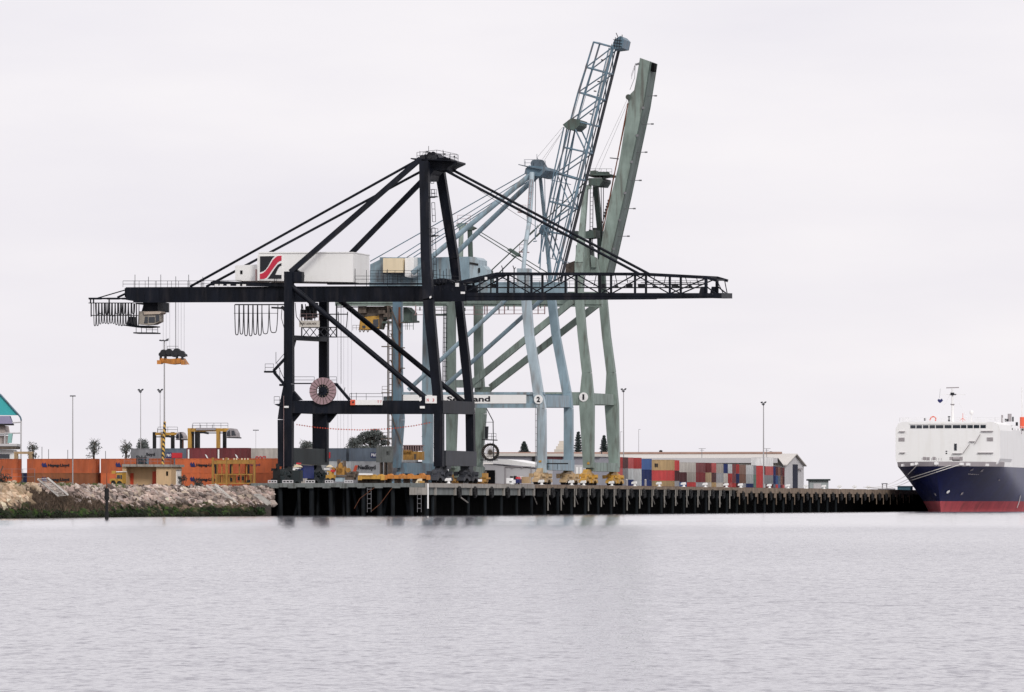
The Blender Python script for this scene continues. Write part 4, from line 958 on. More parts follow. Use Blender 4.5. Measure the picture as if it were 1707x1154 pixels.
m = MB(); Bm(m, (1006, 500, F1), (818, 646, F1), 10, 1.1); m.pv([(801, 645), (822, 645), (816, 655), (803, 655)], F1-.5, 1); m.build('diagonal_brace', G, c1)
for V in (148, 156.5):
    m = MB(); Bm(m, (560, 497, V), (1004, 499, V), 24, 1.2)
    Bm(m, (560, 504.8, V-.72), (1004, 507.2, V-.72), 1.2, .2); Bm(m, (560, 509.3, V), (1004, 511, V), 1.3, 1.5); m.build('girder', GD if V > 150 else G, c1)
m = MB(); Bm(m, (690, 525, 147), (908, 523, 147), 1.1, .1); Bm(m, (690, 517, 147), (908, 517, 147), .7, .1)
for x in (693, 712, 768, 790, 808, 812, 832, 841, 857, 886, 897, 908): Bm(m, (x, 509, 147), (x, 524, 147), 1.6, .15)
m.build('festoon_rail', M['railpink'], c1)
m = MB()
for x, y in ((812, 516), (847, 514), (857, 511), (901, 511), (700, 515), (775, 516)): Bm(m, (x, y-3, 147.5), (x, y+3, 147.5), 1.6, .3)
m.pv([(746, 509), (760, 509), (760, 526), (746, 526)], 146, 4); Bm(m, (726, 525, 146), (763, 525, 146), 3, 2); rl(m, (726, 523, 145.6), (746, 523, 145.6), 1.2, .9); m.build('girder_fitting', GD, c1)
# seaside masts and apex
m = MB(); poly(m, [(984, 312, 150, 7), (977, 312, 149.5, 6.5), (971, 381, 146, 9), (966, 440, 143, 14), (965.5, 497, N1, 14)], 1.3); m.build('mast', G, c1)
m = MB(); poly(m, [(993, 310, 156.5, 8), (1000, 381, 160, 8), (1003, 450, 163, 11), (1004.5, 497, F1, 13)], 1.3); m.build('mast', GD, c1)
m = MB(); m.pv([(981, 297), (1004, 297), (1004, 302), (999, 310), (984, 309), (981, 306)], 149, 8); m.pv([(984, 285), (992, 284), (994, 290), (983, 291)], 150, 3); m.build('apex_head', GD, c1)
m = MB(); Bm(m, (983, 293.5, 153), (1025, 293.5, 153), 2.2, 9); Bm(m, (1004, 298, 150), (1023, 294, 150), 2.5, .6)
rl(m, (984, 292, 149), (1020, 292, 149), 1.2, 1); 
for x in (1000, 1006, 1012): m.tube(onV(x, 290, 150), onV(x+1, 290, 152), .45, n=8)
m.build('apex_platform', GD, c1)
m = MB(); m.pv([(949, 386), (962, 385), (962, 396), (949, 398)], 150, 3); m.pv([(975, 386), (993, 383), (993, 396), (976, 398)], 150, 4); m.build('mast_cross_beam', GD, c1)
m = MB()
for x0, x1 in ((984, 983), (989, 987), (1002, 1004), (1006, 1005)): Tb(m, (x0, 310, 152), (x1, 460, 152), 1.3, 4)
for y in range(315, 460, 7): Bm(m, (984, y, 152), (988.5, y, 152), .6, .1)
Bm(m, (984, 383, 151), (984, 440, 151), 4, .6); Bm(m, (992, 380, 151), (992, 398, 151), 6, .6)
m.build('mast_ladder', M['raildk'], c1)
m = MB(); m.pv([(960, 409), (974, 408), (975, 430), (994, 432), (998, 455), (959, 455)], 146, 9); m.pv([(984, 425), (995, 430), (994, 446), (986, 446)], 145.5, .4); m.build('winch_house', G, c1)
m = MB(); m.pv([(944, 440), (958, 435), (958, 455), (942, 455)], 147, 4); m.build('lattice_cabin', M['junk'], c1)
# raised box boom
out = [(1066.8, 96.6), (1083.5, 102.5), (1071.8, 176), (1054.2, 259), (1040, 326), (1023, 400), (1010, 458), (994, 458), (1004, 398), (1017, 333), (1030.6, 278), (1034, 259), (1047.8, 173.5), (1045.7, 162), (1057, 150.6), (1061, 129.6)]
m = MB(); m.pv(out, 149., 7.0); m.build('boom', G, c1)
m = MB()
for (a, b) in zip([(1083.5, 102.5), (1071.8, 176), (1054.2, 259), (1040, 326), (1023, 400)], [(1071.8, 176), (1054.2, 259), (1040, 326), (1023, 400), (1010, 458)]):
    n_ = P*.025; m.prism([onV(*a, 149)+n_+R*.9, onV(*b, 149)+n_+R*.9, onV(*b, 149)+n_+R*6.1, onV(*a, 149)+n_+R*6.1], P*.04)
m.build('boom_soffit', M['greenun'], c1, 'grimy underside of the raised boom, painted darker for its shade')
m = MB()
bd = [(1083.5, 102.5), (1071.8, 176), (1054.2, 259), (1040, 326), (1023, 400), (1010, 458)]
for a, b in zip(bd[:-1], bd[1:]):
    A_, B2 = onV(*a, 149)+P*.03, onV(*b, 149)+P*.03
    # bottom flange plates that show on the underside
    m.beam(A_+R*.35, B2+R*.35, .12, d=.5); m.beam(A_+R*6.6, B2+R*6.6, .12, d=.5)
m.build('bottom_flange', GD, c1)
m = MB(); c_ = onV(1083, 113, 149)+P*.05
m.box(onV(1081, 111, 149)+R*2.6+P*.3, P, R, Z, .5, 1.1, .8); m.build('tip_opening', M['dark'], c1)
m = MB()
for x, y in ((1085, 160), (1079.5, 207), (1069, 254), (1059.5, 301), (1049.5, 348), (1039.5, 394)): q = onV(x, y, 152); m.tube(q-P*2., q+P*1.2, .07, n=4); m.tube(q+P*.7, q+P*1.2, .16, n=6)
for x, y in ((1072, 180), (1062, 226), (1053, 270), (1042, 322), (1033, 367), (1023, 415)): m.box(onV(x, y, 148.9), P, R, Z, .22, .1, .22)
m.path([onV(1059, 106, 149), onV(1058, 130, 149), onV(1050, 150, 149)], .05, 4); Bm(m, (1060, 108, 149), (1066, 106, 149), 3, .4); rl(m, (1053, 132, 149), (1058, 118, 149), 1, 1)
m.build('boom_fitting', M['rail'], c1)
m = MB(); m.tube(onV(1047.5, 162, 148.6), onV(1047.5, 162, 150), .55, n=14); m.build('sheave', GD, c1)
for a, b, w in (((1047, 172, 149), (1030, 262, 149), 2.2), ((1030, 262, 149), (1005, 385, 149), 2.), ((1048.5, 176, 151), (1024, 290, 151), 1.2), ((1024, 290, 151), (1014, 345, 151), 2.4), ((1014, 345, 151), (1004, 372, 151), 1.4)):
    m = MB(); Tb(m, a, b, w, 6); m.build('folded_forestay', M['rust'], c1)
m = MB(); Bm(m, (1017, 263.5, 149), (1031, 265, 149), 1.6, .6)
for a, b in (((1046, 165, 149), (990, 287, 150)), ((1047, 170, 152), (998, 285, 152))): Tb(m, a, b, .5, 3)
for i in range(6): m.tube(onV(1015-i*1.5, 335+i*5, 150.5), onV(1015-i*1.5, 335+i*5, 151.5), .3, n=8)
m.build('hoist_rope', M['rope'], c1)
# landside mast and stays
m = MB(); Tb(m, (769, 374, 149), (767, 480, 146), 8.5, 8); m.pv([(760, 375), (765, 372), (774, 372), (774, 379), (762, 379)], 148.5, 1.4); m.build('rear_mast', G, c1)
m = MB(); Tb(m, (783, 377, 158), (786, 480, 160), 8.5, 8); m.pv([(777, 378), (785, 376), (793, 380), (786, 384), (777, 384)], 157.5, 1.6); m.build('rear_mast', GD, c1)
m = MB(); rl(m, (763, 371, 149), (784, 371, 149), 1.4, 1.6); Bm(m, (763, 372.5, 151), (784, 373.5, 151), .8, 3); m.build('rear_mast_rail', M['railpink'], c1)
for a, b, w in (((796, 384, 156), (916, 457, 156.5), 1.7), ((794, 388, 150), (902, 456, 148), 1.7), ((982, 298, 150), (817, 453, 148), 2.2), ((990, 300, 156), (831, 456, 156.5), 2.2)):
    m = MB(); Tb(m, a, b, w, 6)
    q = onV(*a).lerp(onV(*b), .55); m.tube(q, q.lerp(onV(*b), .12), .2, n=6)
    m.build('backstay', M['greendk'], c1)
m = MB(); m.pv([(814, 451), (820, 451), (822, 470), (812, 470)], 148, 1); m.pv([(845, 417), (850, 414), (866, 424), (862, 428)], 155, 1.4); m.build('stay_bracket', GD, c1)
# trolley with yellow cab and dark cab
m = MB(); m.pv([(600, 511), (655, 511), (655, 520), (640, 527), (605, 527), (600, 520)], 149, 6)
for i in range(14): m.box(onV(random.uniform(602, 652), random.uniform(512, 526), random.uniform(148.5, 155)), P, R, Z, random.uniform(.3, .9), .6, random.uniform(.2, .5))
tr = m.build('trolley', M['junk'], c1)
m = MB(); m.pv([(603, 529), (632, 526), (632, 547), (610, 550), (598, 550), (600, 534)], 149, 3.5); cb = m.build('operator_cab', M['yellow'], tr)
m = MB(); m.pv([(622, 533), (631, 532), (631, 545), (622, 546)], 148.9, .12); m.pv([(604, 543), (609, 543), (609, 547), (604, 547)], 148.9, .12); m.build('window', M['glass'], cb)
m = MB(); m.pv([(632, 528), (638, 526), (640, 530), (634, 549), (632, 549)], 149, 3); rl(m, (588, 551, 148.6), (600, 551, 148.6), 1, .7)
for x in (598, 604, 611): m.path([onV(x, 549, 148.6), onV(x+2, 554, 148.6), onV(x+5, 549, 148.6)], .08, 4)
m.build('cab_fittings', M['junk'], tr)
m = MB(); m.pv([(672, 512), (678, 512), (687, 521), (687, 535), (672, 535)], 149, 4); cb = m.build('checker_cab', GD, c1)
m = MB(); m.pv([(637, 536), (690, 534), (690, 537), (637, 539)], 148.5, 4.5)
m.rail(onV(637, 550, 148.5), onV(648, 550, 148.5), 1.3, .7); m.rail(onV(670, 550, 148.5), onV(689, 550, 148.5), 1.5, .7); Tb(m, (690, 537, 148.5), (690, 525, 148.5), 1, 4)
for x in (637, 648, 670, 679, 689): Tb(m, (x, 538, 148.5), (x, 550, 148.5), 1, 4)
m.pv([(640, 516), (655, 513), (655, 532), (640, 532)], 149, 3)
m.build('gantry_platform', GD, c1)
# cable reel and stair on the far landside leg
rc = onV(817, 754, F1-1.6)
m = MB(); disc(m, rc, 1.3, 1.75, 0, 2*math.pi, .5, 24); re = m.build('cable_reel', M['tyre'], c1)
m = MB()
for i in range(24): a = i*math.pi/12; d0 = P*math.cos(a)+Z*math.sin(a); m.beam(rc+d0*.2, rc+d0*1.9, .09, d=.09)
m.tube(rc, rc+R*.9, .3, n=10); m.build('spoke', M['junk'], re)
m = MB()
Bm(m, (805, 733, F1-2), (828, 734, F1-2), 1.8, 1.5); Bm(m, (802, 767, F1-2), (829, 767, F1-2), 1.6, 1.5); rl(m, (812, 733, F1-2.6), (827, 733, F1-2.6), 1.2, .8)
m.path([onV(811, 681, F1-2), onV(822, 702, F1-2), onV(823, 768, F1-2)], .1, 5); Bm(m, (809, 704, F1-2), (823, 704, F1-2), .8, .2)
m.pv([(808, 711), (813, 711), (812, 732), (808, 732)], F1-2.4, .8); rl(m, (806, 766, F1-2.6), (828, 766, F1-2.6), 1.2, 1)
m.build('reel_platform', M['raildk'], c1)
m = MB()
for dx in (-1.1, 0, 1.2): Bm(m, (742+dx*2, 509, N1-1), (740+dx*2+4*0, 640, N1-1), .9, .2)
for y in range(515, 640, 8): Bm(m, (739, y, N1-1), (745, y, N1-1), .8, .15)
m.build('leg_ladder', M['raildk'], c1)
# ================================================================ shipping containers
def cont_mat(name, c, v=.12): return mat('container_'+name, c, .6, var=v, scale=.5, dirt=tuple(x*.55+.03 for x in c), dirt_amt=.45)
CM = dict(orange=cont_mat('orange', (.62, .145, .05)), brown=cont_mat('brownish_orange', (.36, .12, .045), .2), maroon=cont_mat('maroon', (.19, .035, .04)), darkmaroon=cont_mat('dark_maroon', (.09, .025, .03)),
 grey=cont_mat('grey', (.3, .3, .32)), lightgrey=cont_mat('light_grey', (.5, .52, .53)), slate=cont_mat('slate_blue', (.12, .15, .19)), beige=cont_mat('beige', (.48, .44, .4)), tan=cont_mat('tan', (.45, .31, .16)),
 red=cont_mat('red', (.5, .06, .06)), blue=cont_mat('blue', (.06, .12, .3)), navy=cont_mat('navy', (.015, .03, .13)), brownred=cont_mat('brown', (.22, .11, .08)), white=cont_mat('white', (.75, .74, .74), .04), green=cont_mat('green', (.12, .2, .16)))
cmesh = {}
for k_, m_ in list(CM.items()):
    base_ = [x for x in m_.node_tree.nodes if x.type == 'VALTORGB'][0].color_ramp.elements
    c_ = [(base_[0].color[i]+base_[1].color[i])/2 for i in range(3)]; g_ = sum(c_)/3
    CM[k_+'~1'] = cont_mat(k_+'_faded', tuple(x*.82+g_*.22+.015 for x in c_), .18); CM[k_+'~2'] = cont_mat(k_+'_grimy', tuple(x*.78 for x in c_), .22)
def box_mesh(mb, L, D, H):
    # corrugated long sides and roof
    n = int(L/.56)
    for side in (0, 1):
        y0 = .02 if side == 0 else D-.02; s = -1 if side == 0 else 1
        pr = []
        for i in range(n+1):
            x = .12+(L-.24)*i/n; pr.append((x, y0 if i % 2 else y0-s*.045))
        vs = [Vector((x, y, .15)) for x, y in pr]+[Vector((x, y, H-.1)) for x, y in pr]; k = len(pr)
        fs = [(i, i+1, k+i+1, k+i) if side == 0 else (i+1, i, k+i, k+i+1) for i in range(k-1)]
        mb.add(vs, fs)
    mb.add([(.05, .06, H-.04), (L-.05, .06, H-.04), (L-.05, D-.06, H-.04), (.05, D-.06, H-.04)], [(0, 1, 2, 3)])
    mb.abox(.06, .1, .08, D-.08, .12, H-.06)
def local_build(mb, name, m, root):
    me = bpy.data.meshes.new(name); me.from_pydata([tuple(v) for v in mb.v], [], mb.f); me.materials.append(m); me.update()
    o = bpy.data.objects.new(name, me); COL.objects.link(o); o.parent = root; return o
def container(u, v, z, L, H, colr, label, group, door='r', D=2.44):
    colr = random.choice([colr, colr, colr+'~2'] if colr == 'orange' else [colr, colr+'~1', colr+'~2'])
    key = (round(L, 1), round(H, 2), colr)
    o = thing('shipping_container', loc(u, v, z), label, 'container', group, RZ)
    if key not in cmesh:
        ms = []
        m = MB(); box_mesh(m, L, D, H); a = local_build(m, 'side_panels', CM[colr], o); ms.append(a)
        m = MB()
        for x in (0, L-.12):
            for y in (0, D-.12): m.abox(x, x+.12, y, y+.12, 0, H)
        for z_ in (0, H-.1):
            for y in (0, D-.1): m.abox(.12, L-.12, y, y+.1, z_, z_+(.15 if z_ == 0 else .1))
            for x in (0, L-.1): m.abox(x, x+.1, .12, D-.12, z_, z_+.1)
        a = local_build(m, 'frame', CM[colr], o); ms.append(a)
        m = MB(); m.abox(L-.09, L-.05, .12, D/2-.01, .1, H-.1); m.abox(L-.09, L-.05, D/2+.01, D-.12, .1, H-.1)
        for y in (.5, .95, 1.5, 1.95): m.tube(Vector((L-.03, y, .15)), Vector((L-.03, y, H-.15)), .03, n=5)
        a = local_build(m, 'doors', CM[colr], o); ms.append(a)
        cmesh[key] = ms
    else:
        for a in cmesh[key]:
            b = bpy.data.objects.new(a.name.split('.')[0], a.data); COL.objects.link(b); b.parent = o
    return o
def deco(o, kind, L, H, u, v, z):
    # lettering on the camera-facing side, world coordinates
    def at(x, zz, dv=-.05): return loc(u+x, v+dv, z+zz)
    def lt(body, x, zz, w, h, m, bold=.02):
        t = text(body, 'lettering', m, None, at(x, zz), w, h, bold=bold, depth=.02); fix(t, o)
    def pl(pts, m, name='emblem'):
        b = MB(); b.prism([at(x, zz, -.06) for x, zz in pts], R*.03); fix(b.build(name, m), o)
    if kind == 'hl':
        for dx in (0, .42):
            pl([(2.9+dx, H*.42), (3.02+dx, H*.42), (3.28+dx, H*.53), (3.1+dx, H*.64), (2.98+dx, H*.76), (2.72+dx, H*.62)], M['inkblue'])
            pl([(3.06+dx, H*.42), (3.34+dx, H*.42), (3.34+dx, H*.48), (3.12+dx, H*.49)], M['inkblue'])
        lt('Hapag-Lloyd', 3.9, H*.4, 3.95, H*.25, M['ink'], .05)
    elif kind == 'loyd': lt('Lloyd', .6, H*.45, 1.7, H*.19, M['inkblue'])
    elif kind == 'lloyd': lt('lloyd', 3.1, H*.38, 1.7, H*.3, M['ink'], .03)
    elif kind == 'po':
        pl([(1.05, H*.28), (2.1, H*.28), (2.1, H*.68), (1.05, H*.68)], M['inkblue']); pl([(2.1, H*.28), (4.2, H*.28), (4.2, H*.66), (2.1, H*.66)], M['inkred']); lt('P&O', 1.15, H*.38, .85, H*.22, M['white'])
    elif kind == 'po2':
        pl([(4.2, H*.3), (6.0, H*.3), (6.0, H*.66), (4.2, H*.66)], M['inkblue']); lt('P&O', 4.35, H*.38, 1.2, H*.22, M['white'])
    elif kind == 'oocl': lt('OOCL', 1.05, H*.12, 2.3, H*.3, M['inkred'], .04)
    elif kind == 'ned':
        pl([(4.6, H*.25), (5.2, H*.25), (5.6, H*.7), (5.0, H*.7)], M['pinkfl']); lt('Nedlloyd', 5.6, H*.3, 3.4, H*.42, M['ink'], .03)
    elif kind == 'redtag': pl([(7.0, H*.25), (8.1, H*.25), (8.1, H*.7), (7.0, H*.7)], M['inkred'])
    elif kind == 'msc':
        for x in (1.55, 2.0): pl([(x, H*.35), (x+.36, H*.35), (x+.36, H*.65), (x, H*.65)], M['ink']); pl([(x+.1, H*.28), (x+.3, H*.28), (x+.3, H*.34), (x+.1, H*.34)], M['ink'])
    elif kind == 'mark': pl([(3.6, H*.55), (4.0, H*.45), (4.3, H*.2), (3.9, H*.3)], M['white']); pl([(.25, H*.15), (.55, H*.15), (.55, H*.9), (.25, H*.9)], M['white'], 'code_strip')
def fix(ch, o):     # attach a world-positioned mesh to a rotated thing
    mw = Matrix.LocRotScale(o.location, o.rotation_euler, None).inverted()
    off = ch.location.copy()
    ch.data.transform(Matrix.Translation(off)); ch.data.transform(mw); ch.location = (0, 0, 0); ch.parent = o
def u_at(px, v): return (onV(px, 800, v)-A).dot(P)
LG = 'orange containers in the double stack behind the rock bank'
VL, HL = 42., 2.53
rows = [(-82, 12.4, 'beyond the left edge beside the yellow frame'), (45, 12.7, 'behind the tall thin lamp pole'), (168, 12.7, 'behind the tan hut'), (292, 12.7, 'behind the yellow rack'), (412.5, 6.1, 'just left of the black crane leg')]
for i, (px, L_, w) in enumerate(rows):
    u = u_at(px, VL)
    for t in (0, 1):
        c = 'orange' if not (i == 1 and t == 0) else 'brown'  # one lower container gets a darker, browner orange
        if px == 292 and t == 0: c = 'orange'
        o = container(u, VL, YARD+t*HL, L_, HL, c, ('brownish orange' if c == 'brown' else 'bright orange') + ' container, %s of the stack ' % ('upper' if t else 'lower') + w, LG)
        if i in (1, 3) or (i == 2): deco(o, 'hl', L_, HL, u, VL, YARD+t*HL)
        if i == 4 and t: deco(o, 'loyd', L_, HL, u, VL, YARD+t*HL)
for px_, c_, lb_ in ((30, 'blue', 'blue container just visible through the gap right of the leftmost orange stack'), (154, 'red', 'dark red container just visible through the gap left of the third orange stack'), (280, 'grey', 'grey container just visible in the gap behind the white kiosk')):
    container(u_at(px_, VL+3.4)-.3, VL+3.4, YARD, 6.06, 2.59 if c_ != 'grey' else 2.6, c_, lb_, LG) if False else container(u_at(px_, VL+3.4), VL+3.4, YARD, 2.9, 2.59, c_, lb_, 'containers glimpsed in the gaps')
G2 = 'containers in the taller row behind the orange ones'
def stack(px, v, L_, cols, words, deco_=None, H=2.54, group=G2):
    u = u_at(px, v)
    for t, c in enumerate(cols):
        if c is None: continue
        w = words[t] if isinstance(words, (list, tuple)) else ('bottom', 'middle', 'top', 'fourth')[t] + ' ' + CN[c] + ' container ' + words
        o = container(u, v, YARD+t*H, L_, H, c, w, group)
        if deco_ and t in deco_: deco(o, deco_[t], L_, H, u, v, YARD+t*H)
CN = dict(orange='orange', brown='brown orange', maroon='maroon', darkmaroon='dark maroon', grey='grey', lightgrey='light grey', slate='slate blue', beige='beige', tan='tan', red='red', blue='blue', navy='navy blue', brownred='reddish brown', white='white', green='green')
stack(218, 118, 6.06, ['grey', 'grey', 'grey'], 'of the stack above the tan hut', {2: 'lloyd'})
stack(268.5, 118, 6.06, ['grey', 'slate', 'slate'], 'of the stack behind the striped pole', {2: 'po'})
stack(311, 112, 6.06, ['maroon', 'maroon', 'maroon'], 'of the stack under the left legs of the larger straddle carrier', {2: 'mark'})
stack(361, 112, 6.06, ['maroon', 'maroon', 'maroon'], 'of the stack under the cab of the larger straddle carrier', {2: 'mark'})
stack(417, 120, 12.19, ['beige', 'beige', 'beige'], 'of the stack left of the black crane leg', {2: 'oocl'})
stack(482, 122, 11.2, ['slate', 'lightgrey', 'slate'], 'of the stack behind the yellow winch unit', {2: 'redtag'})
stack(549+0, 116, 11.2, ['grey', 'lightgrey', None], 'of the stack behind the orange spreader', {1: 'ned'})
stack(582, 118.6+2.6, 6.06, [None, None, 'slate'], ['', '', 'slate blue container with a small dark blue label, above the grey one with black lettering'], {2: 'po2'})
stack(640, 124, 6.06, ['grey', 'grey', 'lightgrey'], 'of the stack behind the pale blue crane landward leg')
stack(690, 126, 6.06, ['slate', 'grey'], 'of the low stack seen between the pale blue landward legs')
# right hand yard: rows receding behind one another, only front faces and right-hand ends show
G3 = 'containers stacked three high on the right of the green crane'
colsR = [
 (1038, 372, ['grey', 'red', 'red'], 'first from the green crane leg'), (1047, 379, ['grey', 'grey', 'darkmaroon'], 'second from the green crane leg'), (1056, 386, ['navy', 'lightgrey', 'red'], 'third from the green crane leg'), (1069.5, 393, ['lightgrey', 'lightgrey', 'red'], 'fourth from the green crane leg, just left of the blue ones'),
 (1086.5, 425, ['navy', 'navy', 'blue'], 'in the blue stack left of the wide tan one'), (1124.5, 455, ['tan', 'red', 'tan'], 'in the wide stack with a tan top and red middle'), (1132.5, 470, ['grey', 'darkmaroon', 'red'], 'in the narrow stack right of the wide tan one'),
 (1145, 540, ['blue', 'darkmaroon', 'beige'], 'in the left stack under the beige tops'), (1160, 546, ['red', 'beige', 'beige'], 'in the right stack under the beige tops'), (1176, 556, ['grey', 'maroon', 'maroon'], 'first of the three maroon topped stacks'),
 (1186, 561, ['beige', 'tan', 'maroon'], 'second of the maroon topped stacks, with a tan middle'), (1194, 566, ['tan', 'darkmaroon', 'red'], 'last of the maroon topped stacks'), (1206, 588, ['beige', 'grey', 'beige'], 'in the stack just left of the narrow blue one'),
 (1213.3, 598, ['darkmaroon', 'beige', 'navy'], 'in the narrow stack with the dark blue top'), (1220.5, 604, ['red', 'red', 'lightgrey'], 'in the stack just right of the narrow blue one'), (1227, 612, ['red', 'maroon', 'maroon'], 'in the left stack of the narrow reds'), (1232.5, 618, ['darkmaroon', 'navy', 'red'], 'in the right stack of the narrow reds'),
 (1243.5, 640, ['grey', 'brownred', 'brownred'], 'in the brown stack left of the tall light grey one'), (1256, 652, ['navy', 'lightgrey', 'lightgrey'], 'in the light grey stack right of the brown one'), (1260.5, 662, ['green', 'green', 'grey'], 'in the narrow greenish stack'),
 (1272.5, 676, ['red', 'red', 'red'], 'in the all red stack in front of the thin lamp mast'), (1276, 690, ['lightgrey', 'grey', 'darkmaroon'], 'in the sliver right of the all red stack'), (1289, 704, ['darkmaroon', 'grey', 'red', 'white'], 'in the tall stack with the white top'),
 (1293, 716, ['slate', 'navy', 'navy'], 'first sliver right of the white topped stack'), (1297, 728, ['red', 'blue', 'darkmaroon'], 'second sliver right of the white topped stack'), (1301, 740, ['blue', 'slate', 'brownred'], 'third sliver right of the white topped stack'), (1304.5, 752, ['maroon', 'brownred', 'darkmaroon'], 'fourth sliver right of the white topped stack'), (1308, 764, ['red', 'darkmaroon', 'maroon'], 'last sliver before the gabled shed')]
for pxr, v, cols, words in colsR:
    # u of the near right-hand corner
    kx = (onV(pxr, 800, v+2.44)-A).dot(P)
    u = kx-6.06
    for t, c in enumerate(cols):
        tn = ('bottom', 'middle', 'top', 'fourth')[t] if len(cols) == 3 else ('bottom', 'second', 'third', 'topmost')[t]
        o = container(u, v, YARD+.15+t*2.59, 6.06, 2.59, c, '%s %s container %s' % (tn, CN[c], words), G3)
        if 'wide stack' in words and t == 2: deco(o, 'msc', 6.06, 2.59, u, v, YARD+.15+t*2.59)
# ================================================================ warehouse
al = math.radians(10); dx = Vector((-math.cos(al), math.sin(al), 0)); dn = Vector((math.sin(al), math.cos(al), 0))   # along ridge (left), depth direction
wb = onY(1308.5, 839, 1745); wb.z = YARD; WW, WL = 47., 98.; HE, HR = (HY-774.5)*1745/F+EYE, (HY-759.5)*1775/F+EYE
wo = thing('warehouse', wb, 'long pale warehouse with a gabled end and a tall dark doorway', 'warehouse')
def wp_(a, b, z): q = wb+dx*a+dn*b; return Vector((q.x, q.y, z))
m = MB(); m.prism([wp_(0, 0, YARD), wp_(0, WW, YARD), wp_(0, WW, HE), wp_(0, WW/2, HR), wp_(0, 0, HE)], dx*WL); m.build('walls', M['walls'], wo)
m = MB()
for (b0, z0, b1, z1) in ((-1.2, HE-.3, WW/2, HR+.25), (WW+1.2, HE-.3, WW/2, HR+.25)): m.prism([wp_(-.8, b0, z0), wp_(-.8, b1, z1), wp_(-.8, b1, z1+.3), wp_(-.8, b0, z0+.3)], dx*(WL+1.6))
m.build('roof', M['roofc'], wo)
m = MB(); m.prism([wp_(4, WW/2-1.2, HR+.5), wp_(4, WW/2+1.2, HR+.5), wp_(4, WW/2+.8, HR+1.1), wp_(4, WW/2-.8, HR+1.1)], dx*(WL-6)); m.build('ridge_vent', M['ridge'], wo)
m = MB()
for b0, b1 in ((WW*.40, WW*.66),): m.prism([wp_(.02, b0, YARD), wp_(.02, b1, YARD), wp_(.02, b1, HE+.2), wp_(.02, b0, HE+.2)], -dx*.12)
m.build('doorway', mat('dark_doorway', (.012, .016, .04), .9, var=.2), wo)
m = MB(); m.prism([wp_(-.2, WW*.68, HE-1.4), wp_(-.2, WW*.85, HE-1.4), wp_(-.2, WW*.85, HE-.9), wp_(-.2, WW*.68, HE-.9)], -dx*.4); m.build('door_header', M['bulw'], wo)
m = MB()
for a_ in (18, 62): m.ico(wp_(a_+24, WW/2, HR+1.2), .6, jit=.1)
m.tube(wp_(7.5, WW/2, HR+.3), wp_(7.5, WW/2+1.2, HR+.3), .95, n=14); m.ico(wp_(5, WW/2, HR+.8), .35); m.build('roof_ventilator', M['tyre'], wo)
# open-fronted canopy of the warehouse, long white fascia facing the quay
cb = onY(1296, 839, 1712); cb.z = YARD
co2 = thing('canopy', cb, 'long low canopy with a pale fascia running in front of the warehouse above the containers', 'canopy')
def cp_(a, b, z): q = cb+dx*a+dn*b; return Vector((q.x, q.y, z))
zc = (HY-763.5)*1712/F+EYE
m = MB(); m.prism([cp_(0, 0, zc-1.5), cp_(0, .4, zc-1.5), cp_(0, .4, zc), cp_(0, 0, zc)], dx*86); m.build('fascia', M['walls'], co2)
m = MB(); m.hexa([cp_(0, .4, zc-.2), cp_(86, .4, zc-.2), cp_(86, 12, zc-.2-.2), cp_(0, 12, zc-2.2), cp_(0, .4, zc), cp_(86, .4, zc), cp_(86, 12, zc), cp_(0, 12, zc-2.)]); m.build('roof', M['roofc'], co2)
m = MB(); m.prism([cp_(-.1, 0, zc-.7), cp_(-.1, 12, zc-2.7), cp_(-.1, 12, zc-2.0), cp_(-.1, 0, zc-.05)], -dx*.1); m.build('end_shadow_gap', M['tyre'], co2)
for k_ in range(9):
    m = MB(); m.tube(cp_(2+k_*10, 1, YARD), cp_(2+k_*10, 1, zc-.3), .2, n=6); m.build('post', M['walls'], co2)
# nearer white building left of the blue crane
wb2 = onV(806, 839, 165+40); wb2.z = YARD
uu0, uu1 = u_at(806, 205), u_at(896, 205)
o = thing('office_building', loc(uu0, 205, YARD), 'low white building with a shallow sloping roof, between the black and pale blue cranes', 'building')
z1, z2 = onV(806, 771, 205).z, onV(893, 777.5, 205).z; zb = YARD
m = MB(); m.prism([loc(uu0, 205, zb), loc(uu1, 205, zb), loc(uu1, 205, z2-.6), loc(uu0, 205, z1-.3)], R*14); m.build('walls', M['walls'], o)
m = MB(); m.prism([loc(uu0-.3, 204.6, z1), loc(uu1+.3, 204.6, z2-.2), loc(uu1+.3, 204.6, z2+.3), loc(uu0+5, 204.6, z1+.6), loc(uu0-.3, 204.6, z1+.8)], R*15); m.build('roof', M['white'], o)
m = MB(); m.pv([(806, 784), (825, 784), (825, 806), (806, 806)], 204.85, .12); m.build('doorway', M['dark'], o)
m = MB(); m.pv([(841.5, 778), (842.5, 778), (842.5, 807), (841.5, 807)], 204.8, .15); m.pv([(842, 777.3), (890, 778), (890, 779), (842, 778.3)], 204.7, .25)
for x in (854, 870.5, 887): m.pv([(x-1.5, 779), (x+1.5, 779), (x, 781)], 204.6, .3)
m.pv([(885, 779), (886, 779), (886, 805), (885, 805)], 204.8, .12); m.build('trim', M['bulw'], o)
